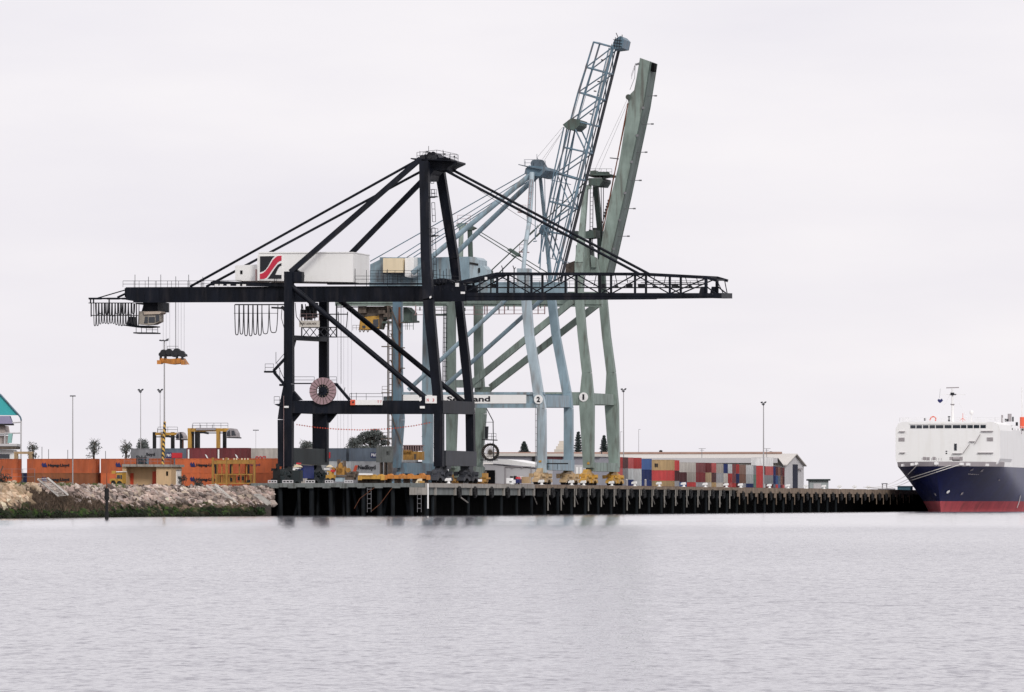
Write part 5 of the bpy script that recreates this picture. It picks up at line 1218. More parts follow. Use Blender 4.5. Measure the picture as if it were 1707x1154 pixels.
# grey flat building behind
o = thing('grey_shed', loc(u_at(822, 300), 300, YARD), 'long flat grey shed with a pale fascia, behind the low white building', 'shed')
m = MB(); m.pv([(822, 760), (1000, 761), (1000, 812), (822, 812)], 300, 12); m.build('walls', mat('grey_cladding', (.3, .3, .34), .7, var=.06), o)
m = MB(); m.pv([(820, 755.5), (1001, 756.8), (1001, 761.5), (820, 760.2)], 299.3, 13); m.build('fascia', M['roofc'], o)
m = MB(); m.pv([(910, 761), (937, 761), (937, 769), (910, 768)], 299.6, .4); m.build('maroon_strip', CM['darkmaroon'], o)  # dark maroon strip standing for maroon containers at the shed wall
m = MB()
for x in (824, 830, 858): Tb(m, (x, 755, 300), (x, 762, 300), 1, 4)
m.pv([(887, 759), (891, 759), (891, 773), (887, 773)], 299.5, .4); m.build('roof_rail', M['tyre'], o)
o = thing('white_cabin', loc(u_at(958, 230), 230, YARD), 'narrow white cabin with two door outlines between the pale blue and green legs', 'cabin')
m = MB(); m.pv([(957, 775), (973, 775), (973, 808), (957, 808)], 230, 5); m.build('walls', M['walls'], o)
m = MB(); m.pv([(960, 779), (964, 779), (964, 806), (960, 806)], 229.9, .08); m.pv([(966, 779), (970, 779), (970, 806), (966, 806)], 229.9, .08); m.build('door', M['white'], o)
# small hut at the far end
o = thing('small_hut', onY(1350, 812, 1500)*1, 'small grey hut with a dark green roof edge right of the warehouse', 'hut')
o.location.z = YARD
m = MB()
q0, q1 = onY(1350, 0, 1500), onY(1381, 0, 1500)
m.abox(q0.x, q1.x, 1500, 1508, YARD, (HY-801.5)*1500/F+EYE); m.build('walls', mat('hut_grey', (.36, .4, .4), .8), o)
m = MB(); m.abox(q0.x-.5, q1.x+.5, 1499.3, 1508.5, (HY-801.5)*1500/F+EYE+.01, (HY-800)*1500/F+EYE+.2); m.build('roof', M['leafdk'], o)
m = MB(); m.abox(onY(1356, 0, 1500).x, onY(1369, 0, 1500).x, 1499.9, 1499.98, YARD, (HY-806)*1500/F+EYE); m.build('door', M['walls'], o)
# distant pale stepped building
o = thing('stepped_tower', Vector((onY(936, 0, 2300).x, 2300, YARD)), 'distant pale stepped building seen between the pale blue legs', 'building')
m = MB()
for x0, x1, y0 in ((924, 948, 749), (927, 946, 744), (930, 945, 740), (932, 944, 735)):
    m.abox(onY(x0, 0, 2300).x, onY(x1, 0, 2300).x, 2300+(749-y0)*.2, 2306-(749-y0)*.2, YARD if y0 == 749 else (HY-y0-8)*2300/F, (HY-y0)*2300/F+EYE)
m.build('walls', mat('far_render', (.6, .55, .48), .8, var=.04), o)
# ================================================================ hut, truck, rack on the bank top
VH = 22.
def vz(y, v): return onV(600, y, v).z
def ground_of(px, v): q = onV(px, 839, v); return Vector((q.x, q.y, YARD))
o = thing('tan_hut', ground_of(240, VH), 'tan flat roofed hut with an open bay and red doors on the rock bank', 'hut')
m = MB(); m.pv([(207, 777), (292, 777), (292, 812), (207, 812)], VH+2.5, 4); m.pv([(204, 776.5), (210.5, 776.5), (210.5, 812), (204, 812)], VH, 2.4); m.pv([(260.5, 776.5), (285.5, 776.5), (285.5, 812), (260.5, 812)], VH, 2.4); m.build('walls', M['sand'], o)
m = MB(); m.pv([(203.5, 774), (287, 774.5), (287, 778.5), (203.5, 778)], VH-.5, 7.5); m.build('roof_slab', M['concrete'], o)
m = MB(); m.pv([(214.5, 789), (222.5, 789), (222.5, 812), (214.5, 812)], VH+2.38, .1); m.build('door', M['reddoor'], o)
m = MB(); m.pv([(254, 786), (260, 786), (260, 812), (254, 812)], VH+2.38, .1); m.build('door', M['reddoor'], o)
m = MB(); m.pv([(277, 786), (280, 786), (280, 793), (277, 793)], VH-.08, .1); m.build('notice', M['dark'], o)
m = MB(); rl(m, (207, 773.5, VH+.2), (285, 774, VH+.2), 1.0, 1.2); m.build('roof_rail', M['railpink'], o)
rt = onV(236, 774, VH+3)
o = thing('roof_unit', rt, 'blue grey machine unit standing on the flat roof of the tan hut', 'machine')
m = MB(); m.pv([(229.5, 762), (235.5, 762), (235.5, 774), (229.5, 774)], VH+2, 1.4); m.pv([(239, 763), (244.5, 763), (244.5, 774), (239, 774)], VH+2, 1.4); m.build('cabinet', M['bluedk'], o)
m = MB()
for y in (763, 768, 773): Bm(m, (228, y, VH+1.7), (245, y, VH+1.7), 1.4, .2)
for x in (228, 236.5, 242): Bm(m, (x, 759.5, VH+1.7), (x, 774, VH+1.7), 1.3, .2)
m.path([onV(227, 762, VH+1.7), onV(230, 760, VH+1.7), onV(233, 762, VH+1.7)], .08); m.build('frame', M['greengrey'], o)
o = thing('white_kiosk', ground_of(291, VH+4), 'small white kiosk with a dark opening, attached beside the tan hut', 'kiosk')
m = MB(); m.pv([(285.8, 784), (295, 784), (295, 812), (285.8, 812)], VH+3, 2.5); m.build('walls', M['white'], o)
m = MB(); m.pv([(286, 795), (289, 795), (289, 801), (286, 801)], VH+2.9, .1); m.pv([(288, 786), (291, 786), (290, 790)], VH+2.9, .1); m.build('opening', M['dark'], o)
m = MB(); m.pv([(285.3, 783), (295.5, 783), (295.5, 784.2), (285.3, 784.2)], VH+2.8, 3); m.build('roof', M['bulw'], o)
# yellow truck
VT = 18.
o = thing('yellow_truck', ground_of(193, VT), 'yellow terminal truck parked left of the tan hut', 'truck')
m = MB(); m.pv([(194, 787), (204, 787), (204, 806), (196, 806), (194, 800)], VT, 2.2); m.build('cab', M['yellow'], o)
m = MB(); m.pv([(183, 798), (196, 798), (197, 807), (193, 807), (191, 801), (186, 801), (185, 804), (183, 804)], VT, 2.2); m.pv([(186, 785), (192, 785), (192, 790), (186, 790)], VT+.5, .5); m.build('body', M['yellow'], o)
m = MB(); m.pv([(195, 792), (200, 792), (200, 798), (195, 798)], VT-.06, .08); m.pv([(201, 792), (203.3, 792), (203.3, 799), (201, 799)], VT-.06, .08); m.build('window', M['glass'], o)
for x in (189, 199):
    m = MB(); q = onV(x, 806, VT-.1); m.tube(q, q+R*.4, .45, n=14); q2 = q+R*1.8; m.tube(q2, q2+R*.4, .45, n=14); m.build('wheel', M['tyre'], o)
m = MB(); m.pv([(193.5, 786), (204.3, 785.8), (204.3, 787.2), (193.5, 787.4)], VT-.2, 2.6); m.build('roof_beacon_bar', M['white'], o)
# yellow rack
VR = 14.
o = thing('yellow_rack', ground_of(388, VR), 'ochre yellow open steel rack standing on the bank top in front of the orange containers', 'rack')
def rk(a, b, w, V=VR, d=.35): m = MB(); Bm(m, (*a, V), (*b, V), w, d); return m
for x, y0, V in ((355, 763, VR), (424, 767, VR), (378, 763, VR), (361, 768, VR+6)):
    m = rk((x, y0), (x, 809), 3.6, V); m.build('corner_post', M['ochre'], o)
m = MB(); Bm(m, (355, 771, VR), (425, 771, VR), 5, .4); Bm(m, (378, 767.5, VR), (425, 767.5, VR), 1.5, .4); Bm(m, (361, 769, VR+6), (420, 769.5, VR+6), 3, .3); Bm(m, (358, 806, VR), (424, 806, VR), 2, .4); Bm(m, (358, 791, VR), (424, 791, VR), 1.6, .3); m.build('top_beam', M['ochre'], o)
m = MB()
for x in (370, 387, 399, 411): Bm(m, (x, 772, VR+.4), (x, 806, VR+.4), 1.6, .2)
for x in (366, 374, 383, 391, 405, 418): Bm(m, (x, 790, VR+3), (x, 806, VR+3), 3.4, .6)
m.build('stanchion', M['ochre'], o)
m = MB()
for x in (359.5, 384.5, 414.5): Bm(m, (x, 774, VR+5), (x, 790, VR+5), 2.4, .4)
for x, y in ((385, 799), (397.5, 797), (404.5, 797)): m.pv([(x-1.5, y-2.5), (x+1.5, y-2.5), (x+1.5, y+4), (x-1.5, y+4)], VR-.1, .3)
m.pv([(411, 801), (415.5, 800), (416, 807), (411, 807)], VR-.1, .6); m.build('dark_fittings', M['tyre'], o)
m = MB()
for x in (372, 380, 390, 394, 403, 408, 413): m.pv([(x-.8, 764), (x+.8, 764), (x+.8, 766.5), (x-.8, 766.5)], VR-.05, .3)
m.build('top_lugs', M['cream'], o)
# low bushes / driftwood on crest near (300-335, 795-808)
def leafball(mb, c, rx, rz, n, s, ry=None):
    ry = rx if ry is None else ry
    for _ in range(n):
        while True:
            q = Vector((random.uniform(-1, 1), random.uniform(-1, 1), random.uniform(-1, 1)))
            if .25 < q.length < 1: break
        p = Vector(c)+Vector((q.x*rx, q.y*ry, q.z*rz))
        a = Vector((random.uniform(-1, 1), random.uniform(-1, 1), random.uniform(-1, 1))).normalized()*s*random.uniform(.6, 1.3)
        b = a.cross(Vector((random.uniform(-1, 1), random.uniform(-1, 1), random.uniform(-1, 1)))).normalized()*s*.6
        mb.add([p-a-b*.5, p+b, p+a-b*.5], [(0, 1, 2)])
for nm, (xa, ya, xb, yb, xc, yc), lb in (('steel_stair', (63, 799, 97, 827, 8, 0), 'pale steel gangway lying down the bank left of the thin lamp pole'), ('steel_stair', (344, 809, 382, 842, 10, 0), 'pale collapsed gangway lying down the rocks below the yellow rack')):
    Y0, Y1 = crestY(xa)-3, crestY(xb)-16
    a, b = onY(xa, ya, Y0), onY(xb, yb, Y1); off = Vector((1.35, .8, .15))
    o = thing(nm, (a+b)/2, lb, 'gangway', 'gangways lying on the rock bank')
    m = MB(); m.beam(a, b, .16, d=.28, dep=Z); m.build('side_rail', M['gang'], o)
    m = MB(); m.beam(a+off, b+off, .16, d=.28, dep=Z); m.build('side_rail', M['gang'], o)
    m = MB()
    for i in range(16): q = a.lerp(b, i/15); m.beam(q, q+off, .12 if i % 3 else .3, d=.06, dep=Z)
    m.build('treads', M['gang'], o)
q = bank(428, .62)
m = MB(); m.hexa([onY(423, 826, 928), onY(432, 825, 928), onY(451, 840, 925), onY(446, 843, 924), onY(424, 823.5, 932), onY(433, 823, 932), onY(453, 838, 929), onY(447, 841, 928)])
m.build('concrete_slab', M['concrete'], None, 'broken pale concrete slab tilted against the left end of the wharf', 'slab')
for i, (x0, y0, x1, y1, lb) in enumerate(((5, 777, -8, 812, 'leaning dark stake by the left edge of the photo'), (39, 794, 29, 822, 'leaning dark stake left of the gangway on the bank'), (69, 806, 61, 827, 'short dark stake in front of the upper gangway'), (117, 821, 112, 838, 'short leaning stake in the brown scrub'))):
    Yq = crestY(max(x0, 0))-8
    m = MB(); m.tube(onY(x0, y0, Yq), onY(x1, y1, Yq-1), .07, .09, n=6); m.build('leaning_stake', M['trunk'], None, lb, 'stake', 'leaning stakes on the bank')
for cx_, cy_, w_, nm, lb in ((7, 798, 9, 'bush', 'dark low bush on the bank top at the left edge'), (305, 800, 6.5, 'bush', 'dark twiggy bush on the bank top right of the white kiosk'), (329, 804, 7, 'bush', 'low dark bush left of the yellow rack')):
    Yb = crestY(cx_)-1; c = onY(cx_, cy_, Yb); o = thing('bush', Vector((c.x, c.y, 4.6)), lb, 'bush', 'bushes on the bank top')
    m = MB()
    for k_ in range(9): leafball(m, c+Vector((random.uniform(-1, 1)*w_*Yb/F, random.uniform(-.4, .4), random.uniform(-.6, .55))), random.uniform(.2, .45), random.uniform(.15, .4), 34, .13, .4)
    m.build('foliage', M['leafdk'], o)
    m = MB()
    for k_ in range(14): m.tube(Vector((c.x, c.y, 4.4)), c+Vector((random.uniform(-1.1, 1.1), 0, random.uniform(-.2, 1.)))*w_*Yb/F/.75, .04, .015, n=4)
    m.build('stems', M['trunk'], o)
# mesh fence on the bank top at left
o = thing('mesh_fence', onY(30, 806, 845), 'thin wire fence along the bank top in front of the leftmost orange containers', 'fence')
m = MB()
for x in (-20, 0, 20, 38, 58): a = onY(x, 808, crestY(x)+3); b = onY(x, 782, crestY(x)+3); m.tube(a, b, .035, n=4)
for y in (782, 795, 806): 
    for xa, xb in ((-20, 0), (0, 20), (20, 38), (38, 58)): m.tube(onY(xa, y, crestY(xa)+3), onY(xb, y, crestY(xb)+3), .02, n=3)
m.build('posts_and_wires', M['rail'], o)
# ================================================================ straddle carriers
def carrier(px0, px1, ytop, v, cabx, label, legs, sc=1.):
    o = thing('straddle_carrier', ground_of((px0+px1)/2, v), label, 'straddle carrier', 'straddle carriers behind the container rows')
    for (x, w, mt, dv) in legs:
        m = MB(); z0 = YARD+.9
        a = onV(x, ytop, v+dv); b = Vector((a.x, a.y, z0)); m.beam(a, b, w*m_per_px(v), d=.8); m.build('leg', M[mt], o)
    m = MB(); Bm(m, (px0, ytop+3, v), (px1, ytop+3, v), 5.5*sc, .7); m.build('side_beam', M['yellow'], o)
    m = MB(); Bm(m, (px0+12, ytop+3.6, v+4.5), (px1+4, ytop+3.6, v+4.5), 4*sc, .7); m.build('side_beam', M['yellow'], o)
    m = MB(); Bm(m, (px0+14, ytop+1.5, v-.3), (px1-24, ytop+1.5, v-.3), 4, .8)
    m.build('engine_cover', M['bulw'], o)
    m = MB(); Bm(m, (px0+3, ytop+8, v), (px1-6, ytop+8, v), 1.6, .3); Bm(m, (px0+20, ytop+6, v), (px0+34, ytop+8.5, v), 3.5, .5)
    for x in (px0+7, px0+21, px1-30): Tb(m, (x, ytop+1, v), (x, ytop-6, v), .8, 4)
    rl(m, (px0+8, ytop, v), (px1-4, ytop, v), 1, 1.4); m.build('hoist_frame', M['raildk'], o)
    x = cabx; s = sc
    m = MB(); m.pv([(x, ytop+4*s), (x+5*s, ytop), (x+12*s, ytop+1*s), (x+16*s, ytop+8*s), (x+17*s, ytop+15*s), (x+1*s, ytop+15*s), (x-1*s, ytop+12*s)], v-.4, 2.4); cb = m.build('cab', M['bulw'], o)
    m = MB(); m.pv([(x+1*s, ytop+6*s), (x+5*s, ytop+3*s), (x+6*s, ytop+13*s), (x, ytop+13*s)], v-.5, .08); m.pv([(x+8*s, ytop+4*s), (x+12*s, ytop+4*s), (x+15*s, ytop+12*s), (x+8*s, ytop+12*s)], v-.5, .08); m.build('window', M['glass'], cb)
    m = MB(); m.pv([(x-1*s, ytop+15*s), (x+18*s, ytop+15*s), (x+18*s, ytop+17*s), (x-1*s, ytop+16.4*s)], v-.5, 2.8); m.build('cab_floor', M['tyre'], cb)
    for xx in (px0+2, (px0+px1)/2, px1-10):
        for dv in (0, 4.5):
            m = MB(); q = ground_of(xx, v+dv)+Z*.75; m.tube(q-R*.3, q+R*.3, .75, n=14); m.build('wheel', M['tyre'], o)
carrier(313.5, 384, 714, 150, 378, 'larger yellow straddle carrier with a domed grey cab on its right, above the maroon containers', [(316.5, 5.5, 'yellow', 0), (321.5, 3, 'tyre', .8), (328, 5, 'tyre', 5), (331.5, 2.5, 'tyre', 6), (364, 5.5, 'yellow', 0), (374.5, 5, 'tyre', 5)])
carrier(255.5, 300, 720.5, 158, 293.5, 'smaller straddle carrier with a grey cab, behind the striped pole', [(257.5, 4.6, 'tyre', 0), (270, 2, 'yellow', 5), (288, 5, 'tyre', 5), (303.5, 4, 'rust', 6), (302, 3, 'tyre', 0)], .8)
# ================================================================ lamp poles
def lamp_pole(px, yt, yb, Y, wpx, label, head='cluster', group='tall lamp poles in the yard'):
    a = onY(px, yb, Y); zg = a.z if yb < 800 and Y < 900 else YARD; base = Vector((a.x, a.y, YARD))
    o = thing('lamp_pole', base, label, 'lamp pole', group); t = onY(px, yt, Y); k = Y/F
    m = MB(); m.tube(base, t, wpx*k*.62, wpx*k*.38, n=8); m.build('pole', M['poleg'], o)
    m = MB()
    if head == 'cluster':
        m.tube(t-X_*3.6*k, t+X_*3.6*k, .09, n=5)
        for dx_, dz_, s_ in ((-3.2, 1.2, 1), (3, 1.4, 1), (0, -2.6, 1.1), (-2, -1.8, .7), (2, .2, .7)): m.box(t+X_*dx_*k+Z*dz_*k, (X_+Z*.35).normalized(), Vector((0, 1, 0)), (Z-X_*.35).normalized(), 1.7*k*s_, .35, 1.0*k*s_)
    elif head == 'bar':
        m.tube(t-X_*4.5*k, t+X_*4.5*k, .07, n=5)
        for dx_ in (-3.8, -1.5, 1.5, 3.8): m.box(t+X_*dx_*k-Z*.4*k, X_, Vector((0, 1, 0)), Z, .9*k, .25, .8*k)
    elif head == 'wide':
        for dx_, dz_ in ((-7, .5), (-4.5, 0), (-2, .4), (2, 0), (4, 1.3), (6, 2.4)): m.box(t+X_*dx_*k+Z*dz_*k, (X_+Z*.2).normalized(), Vector((0, 1, 0)), (Z-X_*.2).normalized(), 1.5*k, .35, .9*k)
        m.tube(t-X_*8*k, t+X_*7*k, .08, n=5)
    elif head == 'arm': m.tube(t, t+X_*3*k, .05, n=4)
    m.build('lamp_head', M['steelgrey'], o); return o
X_ = Vector((1, 0, 0))
lamp_pole(121.3, 660, 806, 1000, 1.9, 'thin pale lamp pole with a short bar head, in front of the orange containers', 'bar')
lamp_pole(234.5, 651, 800, 1180, 1.3, 'lamp pole with a cluster head, left of the striped pole', 'cluster')
lamp_pole(267, 651, 800, 1190, 1.2, 'lamp pole with a cluster head, just behind the striped pole', 'cluster')
lamp_pole(274, 568, 800, 1120, 2.6, 'tallest lamp pole, its wide head level with the hanging spreader', 'wide')
lamp_pole(1039.5, 650, 800, 1500, 1.7, 'lamp pole with a cluster head, just right of the green crane', 'cluster')
lamp_pole(1272.8, 672, 800, 1600, 2.0, 'lamp pole standing right among the right hand container stacks', 'cluster')
lamp_pole(1064.7, 716, 800, 1900, .9, 'thin bare mast second from the green crane', 'arm')
lamp_pole(1034.3, 720, 800, 1900, .8, 'thin bare mast nearly hidden beside the green crane leg', 'arm')
lamp_pole(426.5, 717, 800, 1900, .7, 'faint distant lamp pole left of the black crane leg', 'bar')
for i, (x, y, lb) in enumerate(((1170, 748, 'faint tv aerial above the middle of the warehouse roof'), (1278, 748, 'faint tv aerial right of the tall lamp pole on the warehouse roof'), (70, 745, 'thin aerial above the second orange container'), (81, 749, 'thin aerial left of the thin lamp pole'), (113, 750, 'short aerial just left of the thin lamp pole'), (176, 752, 'short aerial above the gap right of the second orange stack'))):
    Yq = 1760 if x > 600 else 1500; b0 = onY(x, 839, Yq); b0.z = YARD; t = onY(x, y, Yq)
    m = MB(); m.tube(b0, t, .09, n=4)
    if x > 600: m.tube(t-X_*1., t+X_*1.2, .06, n=4); m.tube(t-X_*.6-Z*.5, t+X_*.7-Z*.5, .05, n=4)
    m.build('aerial', M['rail'], None, lb, 'aerial', 'thin aerials on the skyline')
# striped mast foot
b0 = ground_of(273.5, 30); t0 = onV(274.6, 703, 30)
o = thing('striped_pole', b0, 'thick pole section with yellow and black diagonal hazard stripes behind the tan hut', 'pole')
m = MB(); m.tube(b0+X_*-.4, t0, .26, .22, n=14); m.build('post', M['hazard'], o)
# ================================================================ teal roofed building at the left edge
YB = 1060.
o = thing('tower_building', onY(5, 839, YB)*1, 'white framed building with a steep teal gable roof at the left edge', 'building'); o.location.z = YARD
def py_(mb, pts, Y0, d): return mb.prism([onY(x, y, Y0) for x, y in pts], Vector((0, d, 0)))
m = MB(); py_(m, [(-70, 712-20), (0, 657.5), (30, 690.5), (27, 692), (0, 692), (-60, 692)], YB, 3); m.build('roof', M['teal'], o)
m = MB(); q = [onY(0, 657, YB-.2), onY(30, 690.5, YB-.2), onY(34, 695.5, YB-.2), onY(35.5, 701, YB-.2)]; m.path(q, .16, 8); m.build('roof_frame', M['bluedk'], o)
m = MB()
for a, b in (((35.3, 701), (35, 748)), ((20, 705), (35, 704)), ((8, 722.5), (35, 722)), ((8, 722), (8, 740))): m.tube(onY(*a, YB), onY(*b, YB), .14, n=6)
m.tube(onY(35, 748, YB), Vector((onY(35, 748, YB).x, YB, YARD)), .16, n=6); m.build('frame_post', M['walls'], o)
m = MB(); py_(m, [(-60, 694), (15.5, 693.5), (20.5, 706.5), (-60, 707)], YB-.6, 3); m.build('awning', M['lilac'], o)
m = MB(); py_(m, [(-60, 707.1), (21, 706.6), (21, 709), (-60, 709.4)], YB-.7, 3.2); m.build('awning_edge', M['tyre'], o)
m = MB(); py_(m, [(-60, 709.5), (7.5, 709.5), (9.5, 722), (-60, 722)], YB+.5, 9); py_(m, [(-60, 726), (8, 726), (8, 741), (-60, 741)], YB+1, 9); m.build('walls', mat('stone_wall', (.42, .36, .34), .8), o)
m = MB(); py_(m, [(-60, 722.1), (10, 722.1), (10, 724), (-60, 724)], YB, 10); py_(m, [(-60, 740), (28, 740), (28, 744), (-60, 744)], YB-.5, 9); m.build('deck_edge', M['walls'], o)
m = MB(); py_(m, [(14, 723), (20.5, 723), (18.5, 738.5), (12.5, 738.5)], YB-.3, 1.5); m.build('teal_screen', mat('pale_teal', (.28, .5, .48), .6), o)
m = MB(); py_(m, [(-60, 744.1), (28, 744.1), (26, 748.5), (-60, 750)], YB-.3, 9); m.build('slab', M['junk'], o)
m = MB(); py_(m, [(-60, 750.1), (22, 750), (26, 760), (26, 800), (-60, 800)], YB+1, 8); m.build('base_wall', M['shipw'], o)
m = MB(); py_(m, [(-30, 757), (16, 757), (16, 764), (-30, 764)], YB+.8, .15); m.build('window', M['glass'], o)
o = thing('yellow_gantry', ground_of(40, 70), 'ochre yellow portal frame standing behind the leftmost orange containers', 'frame')
m = MB(); Bm(m, (24, 755, 70), (55, 755, 70), 4, .6); m.build('top_beam', M['tan'], o)
for x in (27, 51): m = MB(); a = onV(x, 756, 70); m.beam(a, Vector((a.x, a.y, YARD)), .6, d=.6); m.build('leg', M['tan'], o)
# ================================================================ trees
def tree(px, ytop, ybot, w, Y, label, kind='round', group='trees on the skyline', dens=60):
    base = Vector((onY(px, 0, Y).x, Y, YARD)); t = onY(px, ytop, Y); k = Y/F
    o = thing('pine_tree' if kind == 'pine' else ('palm_tree' if kind == 'palm' else 'tree'), base, label, 'tree', group)
    m = MB(); m.tube(base, t-Z*1*k, .45, .12, n=7)
    m2 = MB()
    if kind == 'pine':
        n = 9
        for i in range(n):
            f_ = i/(n-1); z = t.z-(t.z-onY(px, ybot, Y).z)*f_; rr = w*k*(.12+.88*f_**.8)*random.uniform(.75, 1.1)
            for j in range(9):
                a = j*6.283/9+i*.7; d0 = Vector((math.cos(a), math.sin(a), .22)); q = Vector((t.x, t.y, z)); e = q+Vector((d0.x*rr, d0.y*rr, d0.z*rr))
                m.tube(q, e, .08, .03, n=4, cap=False)
                e = q.lerp(e, random.uniform(.55, 1.08)); [leafball(m2, q.lerp(e, .2+.8*s_/9), .42, .38, 3, .3) for s_ in range(10)]
    elif kind == 'palm':
        for j in range(12):
            a = j*.52; d0 = Vector((math.cos(a), math.sin(a), .5)); rr = w*k; prev = t
            for s_ in range(1, 7): q = t+Vector((d0.x*rr*s_/6, d0.y*rr*s_/6, rr*(.5*s_/6-.9*(s_/6)**2))); m2.beam(prev, q, .35, d=.08, dep=Z); leafball(m2, q, .4, .4, 5, .4); prev = q
    else:
        hh = (ybot-ytop)*k; ncl = int(9+w*1.1)
        for j in range(ncl):
            a = random.uniform(-1, 1); zz_ = random.uniform(.1, 1.)
            c = Vector((t.x+a*w*k*(1-.6*zz_**2), t.y+random.uniform(-3, 3), t.z-hh*(1-zz_)*.95))
            m.tube(Vector((t.x, t.y, t.z-hh*.85)), c, .14, .04, n=4, cap=False)
            for q_ in range(3): m.tube(c, c+Vector((random.uniform(-1.4, 1.4), 0, random.uniform(-.2, 1.3))), .05, .02, n=3, cap=False)
            leafball(m2, c, random.uniform(.8, 1.5), random.uniform(.5, 1.1), dens, .26)
    m.build('trunk', M['trunk'], o); m2.build('crown', M['leafbl' if kind == 'round' else 'leafdk'], o)
tree(620, 720, 762, 33, 1500, 'wide dense grey green tree rising behind the slate container, right of the black crane reel', dens=170)
tree(590, 733, 756, 9, 1480, 'smaller thin tree just left of the dense one', dens=70)
tree(511, 738, 756, 8, 1500, 'small sparse tree top seen between the black crane landward legs')
tree(156.5, 736, 765, 6, 1250, 'sparse bare tree above the gap between the second and third orange stacks', dens=22)
tree(210, 739, 765, 4.5, 1260, 'thin bare tree just left of the grey container by the tan hut', dens=26)
tree(238, 737, 752, 6, 1300, 'small bushy tree at the foot of the cluster lamp pole')
tree(55, 744, 764, 4, 1240, 'thin bare tree right of the yellow portal frame', dens=18)
tree(874, 738, 757, 10, 2000, 'tiered pine with a pointed top seen above the shed left of the pale blue leg', 'pine')
tree(964, 722, 757, 11, 1900, 'dark tall pine between the pale blue and the green legs', 'pine')
tree(1007, 728, 757, 10, 1950, 'pointed pine seen between the two green legs', 'pine')
tree(712, 725, 757, 7, 1900, 'small tree hidden between the black and pale blue legs')
# ================================================================ things on the wharf deck
def spreader(x0, x1, y, V, label, mt):
    a, b = onV(x0, y, V), onV(x1, y, V); zb = DECK; base = Vector(((a.x+b.x)/2, (a.y+b.y)/2, zb))
    o = thing('parked_spreader', base, label, 'spreader', 'spreaders parked on the wharf deck')
    m = MB(); Bm(m, (x0, y, V), (x1, y, V), 5.5, .5); Bm(m, (x0, y-1, V+1.8), (x1, y-1, V+1.8), 5, .5); m.build('main_beam', mt, o)
    m = MB()
    for x in (x0+2, x1-2): m.beam(onV(x, y+1, V-.4), onV(x, y+1, V+2.4), .7, d=.7, dep=P)
    m.build('end_beam', mt, o)
    m = MB()
    for i in range(4): x = x0+(x1-x0)*(.15+.22*i)+random.uniform(-3, 3); hh = random.uniform(3.5, 6.5); m.pv([(x-4, y-2.5), (x-3, y-hh), (x+2, y-hh-.8), (x+6, y-2.5)], V+.3, 1.2)
    m.build('headblock', mt, o)
    m = MB()
    for i in range(5): q = onV(x0+(x1-x0)*(i+.5)/5, y, V+2.2); m.beam(Vector((q.x, q.y, q.z-.2)), Vector((q.x, q.y, DECK)), 1.1, d=.3)
    m.build('trestle', M['junk'], o)
spreader(598, 640, 796, 10, 'yellow spreader with a white end cap parked on the wharf deck', M['yellow'])
spreader(640, 716, 795.5, 12, 'long orange spreader parked on trestles right of the yellow one', M['orangesteel'])
m = MB(); q = onV(598, 791, 9.6); m.pv([(598, 789), (621, 789.5), (621, 792), (598, 792)], 9.5, .3); m.build('white_pipe', M['white'], None, 'white pipe lying on the front edge of the parked yellow spreader', 'pipe')
def machine(px, w, y0, y1, V, nm, label, parts_, cat='machine'):
    b0 = onV(px, 839, V); b0.z = DECK; o = thing(nm, b0, label, cat)
    for pn, mt, lst in parts_:
        m = MB()
        for pts in lst:
            if len(pts) == 5 and pts[0] == 'c': q = onV(pts[1], pts[2], V+pts[4]); m.tube(q, q+R*.5, pts[3]*m_per_px(V), n=12)
            else: m.pv(pts, V, 1.6)
        m.build(pn, M[mt], o)
def rect(x0, y0, x1, y1): return [(x0, y0), (x1, y0), (x1, y1), (x0, y1)]
machine(549, 8, 775, 804, 9, 'yellow_machine', 'small yellow machine with a pointed top under the black crane sill box', [('body', 'yellow', [rect(543, 792, 556, 799), rect(545, 785, 553, 792)]), ('hood', 'cream', [[(543, 779), (548, 775), (552, 779)]]), ('fittings', 'white', [rect(545, 787, 548, 792), rect(540, 781, 549, 783)]), ('wheel', 'tyre', [('c', 546, 800, 3.2, -.3), ('c', 554, 800, 3.2, -.3)]), ('exhaust', 'red', [rect(551, 783, 555, 787)])])
machine(569, 10, 772, 804, 11, 'winch_unit', 'ochre and brown winch unit on the wharf deck left of the parked spreaders', [('base', 'junk', [rect(556, 793, 590, 800), rect(578, 788, 592, 796)]), ('drum', 'ochre', [('c', 566, 785, 5, 0), rect(560, 778, 574, 792), [(562, 778), (567, 771), (573, 778)]]), ('drum', 'ochre', [('c', 580, 784, 4, .2), ('c', 555, 783, 4, .2)]), ('frame', 'junk', [rect(562, 766, 564, 780), rect(571, 768, 573, 780), rect(584, 786, 594, 791)])])
machine(567, 8, 797, 803, 7, 'blue_crate', 'low blue and white box on the wharf end right of the yellow machine', [('box', 'bluewt', [rect(559, 797, 571, 803)]), ('lid', 'bluedk', [rect(559, 796, 571, 797.5)])], 'box')
machine(493, 8, 775, 804, 16, 'beacon_unit', 'small beacon stand with a yellow conical top, in front of the black crane sill box', [('stand', 'greengrey', [rect(486, 784, 501, 803)]), ('top', 'cream', [[(488.5, 779), (495, 773.5), (501, 779)]]), ('lamp', 'white', [rect(488, 781, 492, 785), rect(490, 780, 498, 782)]), ('cap', 'red', [rect(494, 771.5, 498, 774)])])
machine(457, 8, 780, 804, 16, 'buffer_stop', 'dark buffer frame at the far left end of the crane rail', [('frame', 'tyre', [rect(455, 782, 463, 803), rect(452, 781, 462, 785), rect(460, 773, 462, 783)]), ('foot', 'tyre', [rect(452, 798, 466, 804)])], 'frame')
